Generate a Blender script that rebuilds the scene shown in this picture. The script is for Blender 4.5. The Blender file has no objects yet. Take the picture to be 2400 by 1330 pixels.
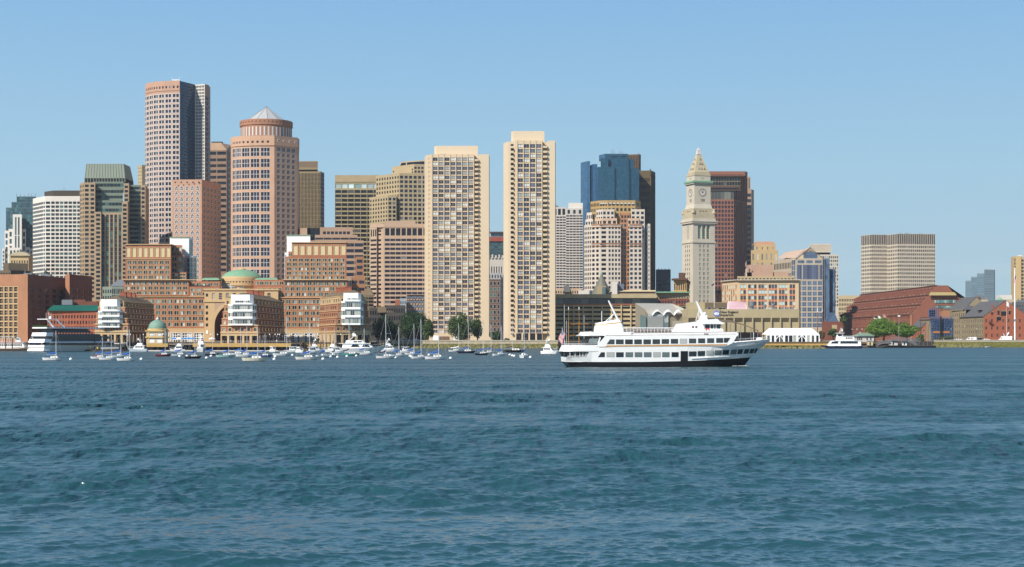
import bpy, math, random
import numpy as np
from math import radians as R, sin, cos, pi
from mathutils import Vector

random.seed(11)
scene = bpy.context.scene
COL = scene.collection

# ---------------------------------------------------------------- camera, sky, sun, exposure
F = 3776.0          # focal length in units of a 2400-wide frame
H = 5.4             # eye height above the water, metres
YH = 792.0          # row of the horizon
GZ = 3.4            # quay level
SUN_AZ, SUN_EL = 42.0, 40.0     # sun behind the camera, 42 degrees to the left

cam_d = bpy.data.cameras.new("camera")
cam_d.sensor_width = 36.0
cam_d.lens = 36.0 * F / 2400.0
cam_d.shift_y = (YH - 665.0) / 2400.0
cam_d.clip_start = 0.5
cam_d.clip_end = 60000.0
cam = bpy.data.objects.new("camera", cam_d)
cam.location = (0, 0, H)
cam.rotation_euler = (R(90), 0, 0)
COL.objects.link(cam)
scene.camera = cam

w = bpy.data.worlds.new("World")
scene.world = w
w.use_nodes = True
wn = w.node_tree
bg = wn.nodes["Background"]
sky = wn.nodes.new("ShaderNodeTexSky")
sky.sky_type = 'NISHITA'
sky.sun_disc = False
sky.sun_elevation = R(SUN_EL)
sky.sun_rotation = R(180 + SUN_AZ)
sky.altitude = 0
sky.air_density = 0.8
sky.dust_density = 0.0
sky.ozone_density = 3.0
wn.links.new(sky.outputs[0], bg.inputs['Color'])
bg.inputs['Strength'].default_value = 0.1
# the hazy band near the horizon is paler and bluer than the clear-air model: blend it in by elevation
tc = wn.nodes.new("ShaderNodeTexCoord"); sp = wn.nodes.new("ShaderNodeSeparateXYZ"); wn.links.new(tc.outputs['Generated'], sp.inputs[0])
rp = wn.nodes.new("ShaderNodeValToRGB"); wn.links.new(sp.outputs['Z'], rp.inputs[0])
els = rp.color_ramp.elements
stops = [(0.0, (.46, .645, .735)), (.05, (.44, .63, .75)), (.105, (.375, .61, .785)), (.205, (.25, .485, .77)), (.32, (.24, .46, .74)), (.45, (.20, .42, .70))]
els[0].position, els[0].color = stops[0][0], (*stops[0][1], 1)
els[1].position, els[1].color = stops[-1][0], (*stops[-1][1], 1)
for p_, c_ in stops[1:-1]: els.new(p_).color = (*c_, 1)
mpc = wn.nodes.new("ShaderNodeMapping"); mpc.inputs['Scale'].default_value = (1, 1, 6); wn.links.new(tc.outputs['Generated'], mpc.inputs['Vector'])
nz = wn.nodes.new("ShaderNodeTexNoise"); nz.inputs['Scale'].default_value = 9.0; nz.inputs['Detail'].default_value = 6; wn.links.new(mpc.outputs[0], nz.inputs['Vector'])
cr_ = wn.nodes.new("ShaderNodeMapRange"); cr_.inputs[1].default_value = .52; cr_.inputs[2].default_value = .8; cr_.inputs[4].default_value = .5; wn.links.new(nz.outputs['Fac'], cr_.inputs[0])
cz_ = wn.nodes.new("ShaderNodeMapRange"); cz_.inputs[1].default_value = .09; cz_.inputs[2].default_value = .03; wn.links.new(sp.outputs['Z'], cz_.inputs[0])
cm = wn.nodes.new("ShaderNodeMath"); cm.operation = 'MULTIPLY'; wn.links.new(cr_.outputs[0], cm.inputs[0]); wn.links.new(cz_.outputs[0], cm.inputs[1])
mxc = wn.nodes.new("ShaderNodeMix"); mxc.data_type = 'RGBA'; wn.links.new(cm.outputs[0], mxc.inputs['Factor']); wn.links.new(rp.outputs[0], mxc.inputs[6]); mxc.inputs[7].default_value = (.60, .70, .76, 1)
bg2 = wn.nodes.new("ShaderNodeBackground"); wn.links.new(mxc.outputs[2], bg2.inputs['Color']); bg2.inputs['Strength'].default_value = 0.76
mr = wn.nodes.new("ShaderNodeMapRange"); mr.interpolation_type = 'SMOOTHSTEP'; mr.inputs[1].default_value = .22; mr.inputs[2].default_value = .6; wn.links.new(sp.outputs['Z'], mr.inputs[0])
mxs = wn.nodes.new("ShaderNodeMixShader"); wn.links.new(mr.outputs[0], mxs.inputs[0]); wn.links.new(bg2.outputs[0], mxs.inputs[1]); wn.links.new(bg.outputs[0], mxs.inputs[2])
wn.links.new(mxs.outputs[0], wn.nodes["World Output"].inputs['Surface'])

sd = bpy.data.lights.new("sun", 'SUN')
sd.energy = 5.0
sd.angle = R(0.5)
sd.color = (1.0, 0.94, 0.84)
so = bpy.data.objects.new("sun", sd)
sv = Vector((-sin(R(SUN_AZ)) * cos(R(SUN_EL)), -cos(R(SUN_AZ)) * cos(R(SUN_EL)), sin(R(SUN_EL))))
so.rotation_euler = sv.to_track_quat('Z', 'Y').to_euler()
so.location = (-300, -300, 400)
COL.objects.link(so)

vs = scene.view_settings
vs.view_transform = 'Standard'
vs.look = 'None'
vs.exposure = 0.4
vs.gamma = 1.0
try:
    scene.cycles.max_bounces = 6
    scene.cycles.diffuse_bounces = 2
    scene.cycles.glossy_bounces = 3
    scene.cycles.transparent_max_bounces = 4
    scene.cycles.sample_clamp_indirect = 4.0
except Exception:
    pass

# ---------------------------------------------------------------- measuring helpers
def X(px, Y): return (px - 1200.0) * Y / F
def Z(py, Y): return H + (YH - py) * Y / F
def P(px, Y): return (X(px, Y), Y)

# ---------------------------------------------------------------- materials
KLIT = 1.52
def s2l(c):
    c = c / 255.0
    return c / 12.92 if c <= 0.04045 else ((c + 0.055) / 1.055) ** 2.4
def C(r, g, b, k=None):
    k = k or KLIT
    return tuple(min(0.86, s2l(v) / k) for v in (r, g, b))

MATS = {}
def mat(name, col, rough=0.8, metal=0.0, var=0.12, scale=0.15, streak=0.0, spec=0.3, fine=0.0):
    """plain painted, stone or metal surface with a little mottling"""
    if name in MATS: return MATS[name]
    m = bpy.data.materials.new(name); m.use_nodes = True
    nt = m.node_tree; b = nt.nodes["Principled BSDF"]
    b.inputs['Roughness'].default_value = rough
    b.inputs['Metallic'].default_value = metal
    b.inputs['Specular IOR Level'].default_value = spec
    c4 = (*col, 1)
    if var > 0:
        geo = nt.nodes.new("ShaderNodeNewGeometry")
        mp = nt.nodes.new("ShaderNodeMapping")
        mp.inputs['Scale'].default_value = (1, 1, 1 - 0.75 * streak)
        nt.links.new(geo.outputs['Position'], mp.inputs['Vector'])
        n = nt.nodes.new("ShaderNodeTexNoise")
        n.inputs['Scale'].default_value = scale; n.inputs['Detail'].default_value = 5
        n.inputs['Roughness'].default_value = 0.65
        nt.links.new(mp.outputs[0], n.inputs['Vector'])
        r = nt.nodes.new("ShaderNodeValToRGB")
        r.color_ramp.elements[0].position = 0.28; r.color_ramp.elements[1].position = 0.72
        r.color_ramp.elements[0].color = (*[max(0, v * (1 - var)) for v in col], 1)
        r.color_ramp.elements[1].color = (*[min(0.9, v * (1 + var * 0.8)) for v in col], 1)
        nt.links.new(n.outputs['Fac'], r.inputs[0])
        nt.links.new(r.outputs[0], b.inputs['Base Color'])
    else:
        b.inputs['Base Color'].default_value = c4
    MATS[name] = m
    return m

def glass(name, dark, blinds=(), rough=0.08, metal=0.0, spec=0.6, spread=0.35):
    """window glass; every pane draws its own tone, and some have a pale blind behind them"""
    if name in MATS: return MATS[name]
    m = bpy.data.materials.new(name); m.use_nodes = True
    nt = m.node_tree; b = nt.nodes["Principled BSDF"]
    b.inputs['Roughness'].default_value = rough
    b.inputs['Metallic'].default_value = metal
    b.inputs['Specular IOR Level'].default_value = spec
    oi = nt.nodes.new("ShaderNodeObjectInfo"); ge = nt.nodes.new("ShaderNodeNewGeometry")
    a = nt.nodes.new("ShaderNodeMath"); a.operation = 'ADD'
    nt.links.new(oi.outputs['Random'], a.inputs[0]); nt.links.new(ge.outputs['Random Per Island'], a.inputs[1])
    wn_ = nt.nodes.new("ShaderNodeTexWhiteNoise"); wn_.noise_dimensions = '1D'
    mu = nt.nodes.new("ShaderNodeMath"); mu.operation = 'MULTIPLY'; mu.inputs[1].default_value = 371.7
    nt.links.new(a.outputs[0], mu.inputs[0]); nt.links.new(mu.outputs[0], wn_.inputs['W'])
    r = nt.nodes.new("ShaderNodeValToRGB"); r.color_ramp.interpolation = 'CONSTANT'
    e = r.color_ramp.elements
    lo = [v * (1 - spread) for v in dark]; hi = [v * (1 + spread) for v in dark]
    p = sum(q for q, _ in blinds)
    e[0].position = 0.0; e[0].color = (*lo, 1)
    e[1].position = (1 - p) * 0.35; e[1].color = (*dark, 1)
    x = e.new((1 - p) * 0.75); x.color = (*hi, 1)
    acc = 1 - p
    for q, c in blinds:
        x = e.new(acc); x.color = (*c, 1); acc += q
    nt.links.new(wn_.outputs['Value'], r.inputs[0])
    nt.links.new(r.outputs[0], b.inputs['Base Color'])
    MATS[name] = m
    return m

# ---------------------------------------------------------------- mesh collecting
class MB:
    def __init__(s, m=None):
        s.v = []; s.f = []; s.mi = []; s.mats = []; s.cur = m
    def m(s, mt):
        mt = mt or s.cur
        if mt not in s.mats: s.mats.append(mt)
        return s.mats.index(mt)
    def poly(s, pts, mt=None):
        i = len(s.v); s.v.extend(pts); s.f.append(tuple(range(i, i + len(pts)))); s.mi.append(s.m(mt))
    def box(s, x0, x1, y0, y1, z0, z1, mt=None):
        s.prism([(x0, y0), (x1, y0), (x1, y1), (x0, y1)], z0, z1, mt)
    def prism(s, pts, z0, z1, mt=None, top=None, bottom=True, sides=None, cap=True):
        n = len(pts)
        for i in range(n):
            if sides is not None and i not in sides: continue
            a, b = pts[i], pts[(i + 1) % n]
            s.poly([(a[0], a[1], z0), (b[0], b[1], z0), (b[0], b[1], z1), (a[0], a[1], z1)], mt)
        if cap: s.poly([(p[0], p[1], z1) for p in pts], top or mt)
        if bottom: s.poly([(p[0], p[1], z0) for p in reversed(pts)], mt)
    def frustum(s, p0, z0, p1, z1, mt=None, top=None, cap=True):
        n = len(p0)
        for i in range(n):
            j = (i + 1) % n
            s.poly([(*p0[i], z0), (*p0[j], z0), (*p1[j], z1), (*p1[i], z1)], mt)
        if cap: s.poly([(*p, z1) for p in p1], top or mt)
    def lathe(s, cx, cy, prof, n=24, mt=None, a0=0.0, a1=2 * pi):
        ring = []
        full = abs(a1 - a0 - 2 * pi) < 1e-6
        k = n if full else n + 1
        for r, z in prof:
            ring.append([(cx + r * cos(a0 + (a1 - a0) * i / n), cy + r * sin(a0 + (a1 - a0) * i / n), z) for i in range(k)])
        for j in range(len(ring) - 1):
            for i in range(n):
                i2 = (i + 1) % k
                s.poly([ring[j][i], ring[j][i2], ring[j + 1][i2], ring[j + 1][i]], mt)
    def tube(s, p0, p1, r0, r1=None, n=6, mt=None, caps=True):
        r1 = r0 if r1 is None else r1
        a = Vector(p0); b = Vector(p1); d = (b - a).normalized()
        u = d.orthogonal().normalized(); v = d.cross(u)
        A = [tuple(a + (u * cos(2 * pi * i / n) + v * sin(2 * pi * i / n)) * r0) for i in range(n)]
        B = [tuple(b + (u * cos(2 * pi * i / n) + v * sin(2 * pi * i / n)) * r1) for i in range(n)]
        for i in range(n):
            j = (i + 1) % n
            s.poly([A[i], A[j], B[j], B[i]], mt)
        if caps:
            s.poly(list(reversed(A)), mt); s.poly(B, mt)
    def bar(s, p0, p1, wd, ht, mt=None):
        """box beam from p0 to p1"""
        a = Vector(p0); b = Vector(p1); d = (b - a).normalized()
        up = Vector((0, 0, 1)) if abs(d.z) < 0.95 else Vector((1, 0, 0))
        u = d.cross(up).normalized() * (wd / 2); v = u.cross(d).normalized() * (ht / 2)
        q = [[tuple(e + u * i + v * j) for i, j in ((-1, -1), (1, -1), (1, 1), (-1, 1))] for e in (a, b)]
        for i in range(4):
            j = (i + 1) % 4
            s.poly([q[0][i], q[0][j], q[1][j], q[1][i]], mt)
        s.poly(list(reversed(q[0])), mt); s.poly(q[1], mt)
    def build(s, name, parent=None, smooth=False, kind=None, weld=False):
        if not s.f: return None
        me = bpy.data.meshes.new(name)
        v = s.v
        if parent is not None:
            ox, oy, oz = BASE.get(parent.name, (0, 0, 0))
            v = [(a - ox, b - oy, c - oz) for a, b, c in v]
        me.from_pydata(v, [], s.f)
        for mt in s.mats: me.materials.append(mt)
        if len(s.mats) > 1: me.polygons.foreach_set('material_index', s.mi)
        if smooth or weld:
            import bmesh
            bm = bmesh.new(); bm.from_mesh(me); bmesh.ops.remove_doubles(bm, verts=bm.verts, dist=0.001); bm.to_mesh(me); bm.free()
        if smooth:
            me.polygons.foreach_set('use_smooth', [True] * len(me.polygons))
        me.update()
        o = bpy.data.objects.new(name, me)
        COL.objects.link(o)
        if parent is not None:
            o.parent = parent
            BASE[o.name] = BASE.get(parent.name, (0, 0, 0))
        if kind: o['kind'] = kind
        return o

BASE = {}
def thing(name, label, cat, loc=(0, 0, 0), group=None):
    o = bpy.data.objects.new(name, None)
    COL.objects.link(o)
    o.location = loc
    BASE[o.name] = tuple(loc)
    o['label'] = label; o['category'] = cat
    if group: o['group'] = group
    o.empty_display_size = 1
    return o
def tag(o, label, cat, group=None, kind=None):
    if label: o['label'] = label
    if cat: o['category'] = cat
    if group: o['group'] = group
    if kind: o['kind'] = kind
    return o

# ---------------------------------------------------------------- facades
class Wins:
    """window openings of one building"""
    def __init__(s, name='window'): s.l = []; s.name = name
    def add(s, quads):
        (a, b, c, d), _ = quads[0]
        ax = Vector(b) - Vector(a); ay = Vector(d) - Vector(a)
        n = ax.cross(ay); c0 = (Vector(a) + Vector(c)) / 2
        v = Vector((0, 0, H)) - c0
        s.l.append((abs(n.dot(v.normalized())) / max(v.length, 1) ** 2, c0.z, quads))
    def finish(s, root, most=100):
        s.l.sort(key=lambda t: (-round(t[0] * 1e6 * 4), -t[1]))
        for _, _, q in s.l[:most]:
            m = MB()
            for pts, mt in q: m.poly(pts, mt)
            m.build(s.name, root)
        if len(s.l) > most:
            m = MB()
            for _, _, q in s.l[most:]:
                for pts, mt in q: m.poly(pts, mt)
            m.build(s.name, root, kind='stuff')

def spans(n, L, frac, m0=0.0, m1=0.0):
    p = (L - m0 - m1) / n; wd = p * frac
    return [(m0 + p * (i + .5) - wd / 2, m0 + p * (i + .5) + wd / 2) for i in range(n)]

def face(W, wins, a, b, z0, z1, st, zb=None):
    """wall between plan points a (left) and b (right seen from outside) with real recessed window openings"""
    ax, ay = a[0], a[1]; bx, by = b[0], b[1]
    L = math.hypot(bx - ax, by - ay)
    ux, uy = (bx - ax) / L, (by - ay) / L
    nx, ny = uy, -ux
    wm = st['w']; gm = st['g']; sm = st.get('s') or wm
    d = st.get('d', 0.35); d = d if d > .9 else d * .55
    def pt(u, z, o=0.0): return (ax + ux * u + nx * o, ay + uy * u + ny * o, z)
    cols = st['cols'] if 'cols' in st else spans(st['n'], L, min(max(.96, st.get('cw', .6)), st.get('cw', .6) * 1.09), st.get('ms', 0.0), st.get('me', st.get('ms', 0.0)))
    cols = [(u0 * L if 'frac' in st else u0, u1 * L if 'frac' in st else u1) for u0, u1 in cols]
    zt = z1 - st.get('mt', 1.0); zm = z0 + st.get('mb', 0.0)
    rows = [(zm + r0, zm + r1) for r0, r1 in spans(st['r'], zt - zm, min(max(.96, st.get('rh', .55)), st.get('rh', .55) * 1.12))]
    if zb is not None and zb < z0:
        W.poly([pt(0, zb), pt(L, zb), pt(L, z0), pt(0, z0)], wm)
    us = [0.0]
    for c in cols: us += [c[0], c[1]]
    us.append(L)
    for i in range(0, len(us), 2):              # piers
        if us[i + 1] - us[i] > 0.02:
            W.poly([pt(us[i], z0), pt(us[i + 1], z0), pt(us[i + 1], z1), pt(us[i], z1)], wm)
    so = st.get('so', 0.0)                      # spandrels may sit back from the piers
    zs = [z0]
    for r in rows: zs += [r[0], r[1]]
    zs.append(z1)
    fr = st.get('fr'); mull = st.get('mull'); skip = st.get('skip')
    for ci, (u0, u1) in enumerate(cols):
        for j in range(0, len(zs), 2):
            if zs[j + 1] - zs[j] > 0.02:
                top = (j == 0 or j == len(zs) - 2)
                o = -so if (so and not top) else 0.0
                W.poly([pt(u0, zs[j], o), pt(u1, zs[j], o), pt(u1, zs[j + 1], o), pt(u0, zs[j + 1], o)], wm if top else sm)
        for ri, (r0, r1) in enumerate(rows):
            if skip and (ci, ri) in skip:
                W.poly([pt(u0, r0), pt(u1, r0), pt(u1, r1), pt(u0, r1)], wm); continue
            rm = st.get('rm') or wm
            W.poly([pt(u0, r0, -d), pt(u1, r0, -d), pt(u1, r0), pt(u0, r0)], rm)
            W.poly([pt(u0, r1), pt(u1, r1), pt(u1, r1, -d), pt(u0, r1, -d)], rm)
            W.poly([pt(u0, r0, -d), pt(u0, r0), pt(u0, r1), pt(u0, r1, -d)], rm)
            W.poly([pt(u1, r0), pt(u1, r0, -d), pt(u1, r1, -d), pt(u1, r1)], rm)
            q = []
            nv, nh, mw, mm = mull if mull else (1, 1, 0, None)
            npn = 1 if st.get('one') else nv; du = (u1 - u0) / npn
            for k in range(npn):
                q.append(([pt(u0 + du * k, r0, -d), pt(u0 + du * (k + 1), r0, -d), pt(u0 + du * (k + 1), r1, -d), pt(u0 + du * k, r1, -d)], gm))
            if mull:
                e = -d + 0.06; du = (u1 - u0) / nv
                for k in range(1, nv):
                    u = u0 + du * k
                    q.append(([pt(u - mw, r0, e), pt(u + mw, r0, e), pt(u + mw, r1, e), pt(u - mw, r1, e)], mm))
                for k in range(1, nh):
                    z = r0 + (r1 - r0) * k / nh
                    q.append(([pt(u0, z - mw, e + .02), pt(u1, z - mw, e + .02), pt(u1, z + mw, e + .02), pt(u0, z + mw, e + .02)], mm))
            if fr:
                fm, fw = fr[0], fr[1]; e = 0.07
                U0, U1, R0, R1 = u0 - fw, u1 + fw, r0 - fw, r1 + fw
                q.append(([pt(U0, R0, e), pt(U1, R0, e), pt(U1, r0, e), pt(U0, r0, e)], fm))
                q.append(([pt(U0, r1, e), pt(U1, r1, e), pt(U1, R1, e), pt(U0, R1, e)], fm))
                q.append(([pt(U0, r0, e), pt(u0, r0, e), pt(u0, r1, e), pt(U0, r1, e)], fm))
                q.append(([pt(u1, r0, e), pt(U1, r0, e), pt(U1, r1, e), pt(u1, r1, e)], fm))
                if len(fr) > 2:                 # arched head
                    h = fr[2]; um = (u0 + u1) / 2; a = (u1 - u0) * .27
                    q.append(([pt(um - a, R1, e), pt(um + a, R1, e), pt(um + a * .6, R1 + h, e), pt(um - a * .6, R1 + h, e)], fm))
                    q.append(([pt(um - a * .6, R1 - fw, e + .03), pt(um + a * .6, R1 - fw, e + .03), pt(um + a * .3, R1 + h * .7, e + .03), pt(um - a * .3, R1 + h * .7, e + .03)], gm))
            wins.add(q)

def blank(W, a, b, z0, z1, mt):
    W.poly([(a[0], a[1], z0), (b[0], b[1], z0), (b[0], b[1], z1), (a[0], a[1], z1)], mt)

def block(W, wins, pts, zt, zv, sts, depth, wm, roof=None, zb=None):
    """solid with visible front edges pts (left to right); zv: lowest level given windows; zb: foot of the walls"""
    zb = GZ - .5 if zb is None else zb
    ym = max(p[1] for p in pts) + depth
    # back corners stay inside the sight lines of the front ones, so only the listed faces show
    xr, yr_ = pts[-1]; xl, yl_ = pts[0]
    xb = xr * ym / yr_ - .15 if xr < 0 else xr
    xa = xl * ym / yl_ + .15 if xl > 0 else xl
    if xb - xa < 1: xa, xb = (xa + xb) / 2 - .5, (xa + xb) / 2 + .5
    back = [(xb, ym), (xa, ym)]
    for i in range(len(pts) - 1):
        st = sts[i] if i < len(sts) else None
        if st is None:
            blank(W, pts[i], pts[i + 1], zb, zt, wm)
        else:
            face(W, wins, pts[i], pts[i + 1], max(zv, zb), zt, st, zb if zb < zv else None)
    ring = list(pts) + back
    n = len(ring)
    for i in range(len(pts) - 1, n):
        blank(W, ring[i], ring[(i + 1) % n], zb, zt, wm)
    roof = roof or wm
    par = 0.9
    W.poly([(p[0], p[1], zt) for p in ring], roof)
    W.poly([(p[0], p[1], zb) for p in reversed(ring)], wm)
    return ring

def pxblock(W, wins, pp, ytop, yvis, sts, depth, wm, roof=None, zb=None, yref=None, ybot=None):
    """block from picture columns: pp = [(px, Y), ...]"""
    Yr = yref or min(p[1] for p in pp)
    if ybot is not None: zb = Z(ybot, Yr)
    return block(W, wins, [P(*p) for p in pp], Z(ytop, Yr), Z(yvis, Yr), sts, depth, wm, roof, zb)

def S(n, r, cw=.6, rh=.55, **k):
    d = dict(n=n, r=r, cw=cw, rh=rh); d.update(k); return d

def roof_units(root, x0, x1, Y, z, n, mt, hmax=3.0):
    for i in range(n):
        a = random.uniform(x0, x1); wd = random.uniform(1.5, 4.5); h = random.uniform(1.0, hmax)
        m = MB(mt); y = Y + random.uniform(3, 9)
        m.box(a - wd / 2, a + wd / 2, y, y + random.uniform(2, 5), z - .05, z + h)
        m.box(a - wd / 2 + .4, a - wd / 2 + .7, y + .5, y + .8, z + h, z + h + random.uniform(.4, 1.6))
        m.build('roof_unit', root)
def mast(root, x, y, z0, z1, r=.15, name='antenna', mt=None):
    m = MB(mt or M_STEEL); m.tube((x, y, z0), (x, y, z1), r, r * .6); return m.build(name, root)
# ---------------------------------------------------------------- palette
M_BEIGE = mat('beige_concrete', C(238, 214, 180), var=.06, scale=.08, streak=.8)
M_BEIGE2 = mat('beige_panel', C(240, 219, 188), var=.04, scale=.05)
M_REDFR = mat('rust_brown_frame', C(196, 150, 120), var=.05)
M_WHITEST = mat('white_stone', C(243, 236, 226), var=.05, scale=.1)
M_WHITE = mat('white_paint', (.80, .80, .78), rough=.45, var=.03)
M_WHITEB = mat('white_boat_paint', (.83, .83, .82), rough=.28, var=.025, scale=.6, spec=.5)
M_BROWNTAN = mat('brown_tan_granite', C(186, 160, 128), var=.12, scale=.1)
M_GREENGREY = mat('grey_green_metal', C(128, 140, 124), rough=.5, var=.08)
M_PINKGR = mat('pink_granite', C(210, 166, 140), var=.08, scale=.12)
M_WFRAME = mat('white_window_frame', C(232, 224, 218), var=.03)
M_TANST = mat('tan_stone', C(196, 176, 138), var=.08, scale=.1)
M_TANST2 = mat('khaki_stone', C(190, 172, 130), var=.08, scale=.1)
M_PINK = mat('pink_stone', C(204, 174, 148), var=.08, scale=.1)
M_PINK2 = mat('dull_pink_stone', C(186, 156, 132), var=.08, scale=.1)
M_BRICK = mat('hotel_brick', C(188, 120, 90), var=.2, scale=.35)
M_BRICK2 = mat('red_brick', C(178, 104, 76), var=.2, scale=.4)
M_BRICK3 = mat('shaded_red_brick', C(136, 82, 64), var=.18, scale=.3)
M_BRICKTAN = mat('orange_tan_brick', C(190, 136, 102), var=.15, scale=.25, streak=.5)
M_TANTRIM = mat('cream_trim', C(226, 192, 144), var=.07, scale=.3)
M_CREAM = mat('cream_panel', C(238, 216, 170), var=.05)
M_PATINA = mat('copper_patina', C(140, 186, 152), rough=.6, var=.12, scale=.5)
M_PATINA2 = mat('dome_patina', C(136, 172, 154), rough=.6, var=.14, scale=.5)
M_TEALROOF = mat('teal_metal_roof', C(40, 128, 112), rough=.5, var=.1)
M_DARKROOF = mat('dark_roofing', C(92, 84, 76), var=.2, scale=.5)
M_GREYROOF = mat('grey_slate', C(108, 108, 110), var=.18, scale=.4)
M_STEEL = mat('grey_steel', C(150, 155, 160), rough=.4, metal=.3, var=.08)
M_LEAD = mat('ribbed_lead', C(126, 124, 110), rough=.55, var=.12, scale=.3)
M_SILVER = mat('zinc_roof', (.55, .55, .53), rough=.4, metal=.35, var=.06)
M_CONC = mat('warm_concrete', C(196, 180, 142), var=.12, scale=.15, streak=.6)
M_GARAGE = mat('garage_concrete', C(216, 194, 150), var=.1, scale=.15)
M_DARK = mat('dark_void', (.012, .012, .014), rough=.9, var=0)
M_BLACK = mat('black_paint', (.012, .012, .014), rough=.35, var=0)
M_ORANGE = mat('orange_paint', C(236, 160, 70), var=.08)
M_LIMESTONE = mat('grey_granite', C(222, 212, 192), var=.09, scale=.15, streak=.4)
M_LIMEWARM = mat('weathered_limestone', C(208, 194, 162), var=.14, scale=.2)
M_BROWNTOWER = mat('brown_brick', C(160, 106, 82), var=.07, scale=.08)
M_DKBROWN = mat('bronze_metal', C(112, 80, 62), rough=.5, var=.08)
M_GREYBROWN = mat('grey_brown_concrete', C(128, 112, 88), var=.1, scale=.12)
M_GRANITE = mat('rough_granite', C(168, 154, 124), var=.3, scale=.8)
M_BLUEGREY = mat('blue_grey_cladding', C(120, 130, 148), var=.1)
M_REDROOF = mat('red_fascia', C(176, 84, 66), var=.06)
M_PAVE = mat('quay_paving', C(160, 148, 128), var=.15, scale=.3)
M_WOOD = mat('dock_timber', C(150, 120, 88), var=.3, scale=1.2)
M_PILE = mat('dark_pile_timber', (.045, .034, .028), var=.4, scale=2)
M_YELLOWDK = mat('ochre_fascia', C(216, 176, 104), var=.15, scale=.6)
M_SEAWALL = mat('granite_seawall', C(206, 192, 164), var=.25, scale=.7)
M_MOSS = mat('seaweed_wall', (.16, .15, .035), var=.55, scale=.8)

G_DARK = glass('dark_window', (.011, .011, .016), [(.05, (.08, .08, .08))], spec=.4)
G_NAVY = glass('navy_window', (.013, .015, .032), [(.03, (.14, .14, .16))], spec=.45)
G_APT = glass('apartment_window', (.055, .075, .115), [(.16, (.26, .30, .30)), (.22, (.55, .56, .52))], spread=.5)
G_HOTEL = glass('hotel_window', (.030, .042, .040), [(.24, (.08, .12, .11)), (.16, (.26, .30, .27)), (.06, (.52, .52, .46))], spread=.45)
G_TEAL = glass('teal_curtain_glass', (.035, .085, .105), [(.10, (.07, .17, .18))], rough=.12)
G_TEALW = glass('teal_window', (.014, .020, .022), [(.16, (.05, .12, .11))])
G_BLUE = glass('blue_curtain_glass', (.024, .085, .135), [(.12, (.035, .115, .17))], rough=.1, metal=.35, spread=.14)
G_BLUED = glass('deep_blue_glass', (.018, .055, .12), [], rough=.1, metal=.3, spread=.15)
G_SKY = glass('sky_blue_glass', (.10, .155, .24), [(.15, (.05, .085, .15))], rough=.1, metal=.25, spread=.2)
G_PALE = glass('pale_green_glass', (.16, .24, .24), [], rough=.1, metal=.3, spread=.15)
G_BAY = glass('bay_window', (.13, .155, .145), [(.2, (.36, .38, .34)), (.2, (.04, .05, .06))], spread=.4)
G_SHOP = glass('shop_window', (.03, .03, .03), [(.45, (.55, .53, .48))])

def bld(name, label, cat, px, Y, group=None):
    return thing(name, label, cat, (X(px, Y), Y, GZ), group)
def done(W, wins, root, name='wall', most=100):
    W.build(name, root); wins.finish(root, most)

SKY = 'office towers of the skyline'

# ================================================================ far left
r = bld('office_tower', 'teal glass tower with stepped white stone front at the far left', 'skyscraper', 45, 1350, SKY)
W, wi = MB(), Wins()
g = S(13, 20, .84, .74, w=mat('teal_mullion', (.06, .10, .11)), g=G_TEAL, d=.25, mt=.6)
pxblock(W, wi, [(14, 1352), (80, 1352)], 487, 640, [g], 30, M_GREYROOF)
g2 = dict(g); g2.update(n=10, r=2)
pxblock(W, wi, [(27, 1356), (82, 1356)], 474, 487, [g2], 24, M_GREYROOF, ybot=487)
g3 = dict(g); g3.update(n=7, r=2)
pxblock(W, wi, [(39, 1360), (84, 1360)], 461, 474, [g3], 18, M_GREYROOF, ybot=474)
wv = S(2, 3, .5, .86, w=M_WHITEST, g=G_TEAL, d=.5, mt=2, ms=1.2)
pxblock(W, wi, [(30, 1336), (51, 1336)], 503, 640, [wv], 14, M_WHITEST)
w1 = S(1, 6, .5, .6, w=M_WHITEST, g=G_TEAL, d=.4, mt=1.5)
for a, b, t, y in ((20, 30, 537, 1340), (51, 61, 537, 1340), (11, 20, 541, 1345), (5, 11, 583, 1343), (61, 70, 580, 1342), (70, 76, 583, 1345)):
    pxblock(W, wi, [(a, y), (b, y)], t, 640, [w1], 8, M_WHITEST)
w3 = S(3, 3, .55, .7, w=M_WHITEST, g=G_TEAL, d=.4, mt=1.5)
pxblock(W, wi, [(22, 1330), (46, 1330)], 581, 640, [w3], 5, M_WHITEST)
done(W, wi, r)
for px in (39, 48, 57, 66, 73, 83):
    mast(r, X(px, 1362), 1362, Z(461, 1362), Z(random.uniform(450, 457), 1362), .25)

r = bld('stone_building', 'small tan stone building with arched pediment below the teal glass tower', 'building', 50, 1120)
W, wi = MB(), Wins()
st = S(7, 1, .45, .62, w=mat('pale_sandstone', C(216, 188, 140)), g=G_NAVY, d=.4, mt=3.4, mb=1)
pxblock(W, wi, [(22, 1124), (25, 1120), (67, 1120), (77, 1128)], 598, 622, [None, st, None], 25, M_TANST)
m = M_LIMEWARM
cx = X(46, 1119); zc = Z(598, 1120)
W.poly([(cx + 6.3 * cos(a), 1119.6, zc + 2.2 * sin(a)) for a in np.linspace(0, pi, 9)], m)
W.box(X(20, 1119), X(70, 1119), 1118.7, 1119.9, zc - .6, zc + .3, m)
done(W, wi, r)
r = bld('low_block', 'dark flat roofed block peeping over the brick office at far left', 'building', 30, 1000)
W, wi = MB(), Wins()
dk = S(9, 1, .5, .4, w=M_GREYBROWN, g=G_DARK, d=.3, mt=1)
pxblock(W, wi, [(-30, 1000), (25, 1000), (70, 1012)], 634, 645, [dk, None], 30, mat('dark_stone', C(70, 62, 52)))  # right side, back and roof darker than the grey brown front
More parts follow.
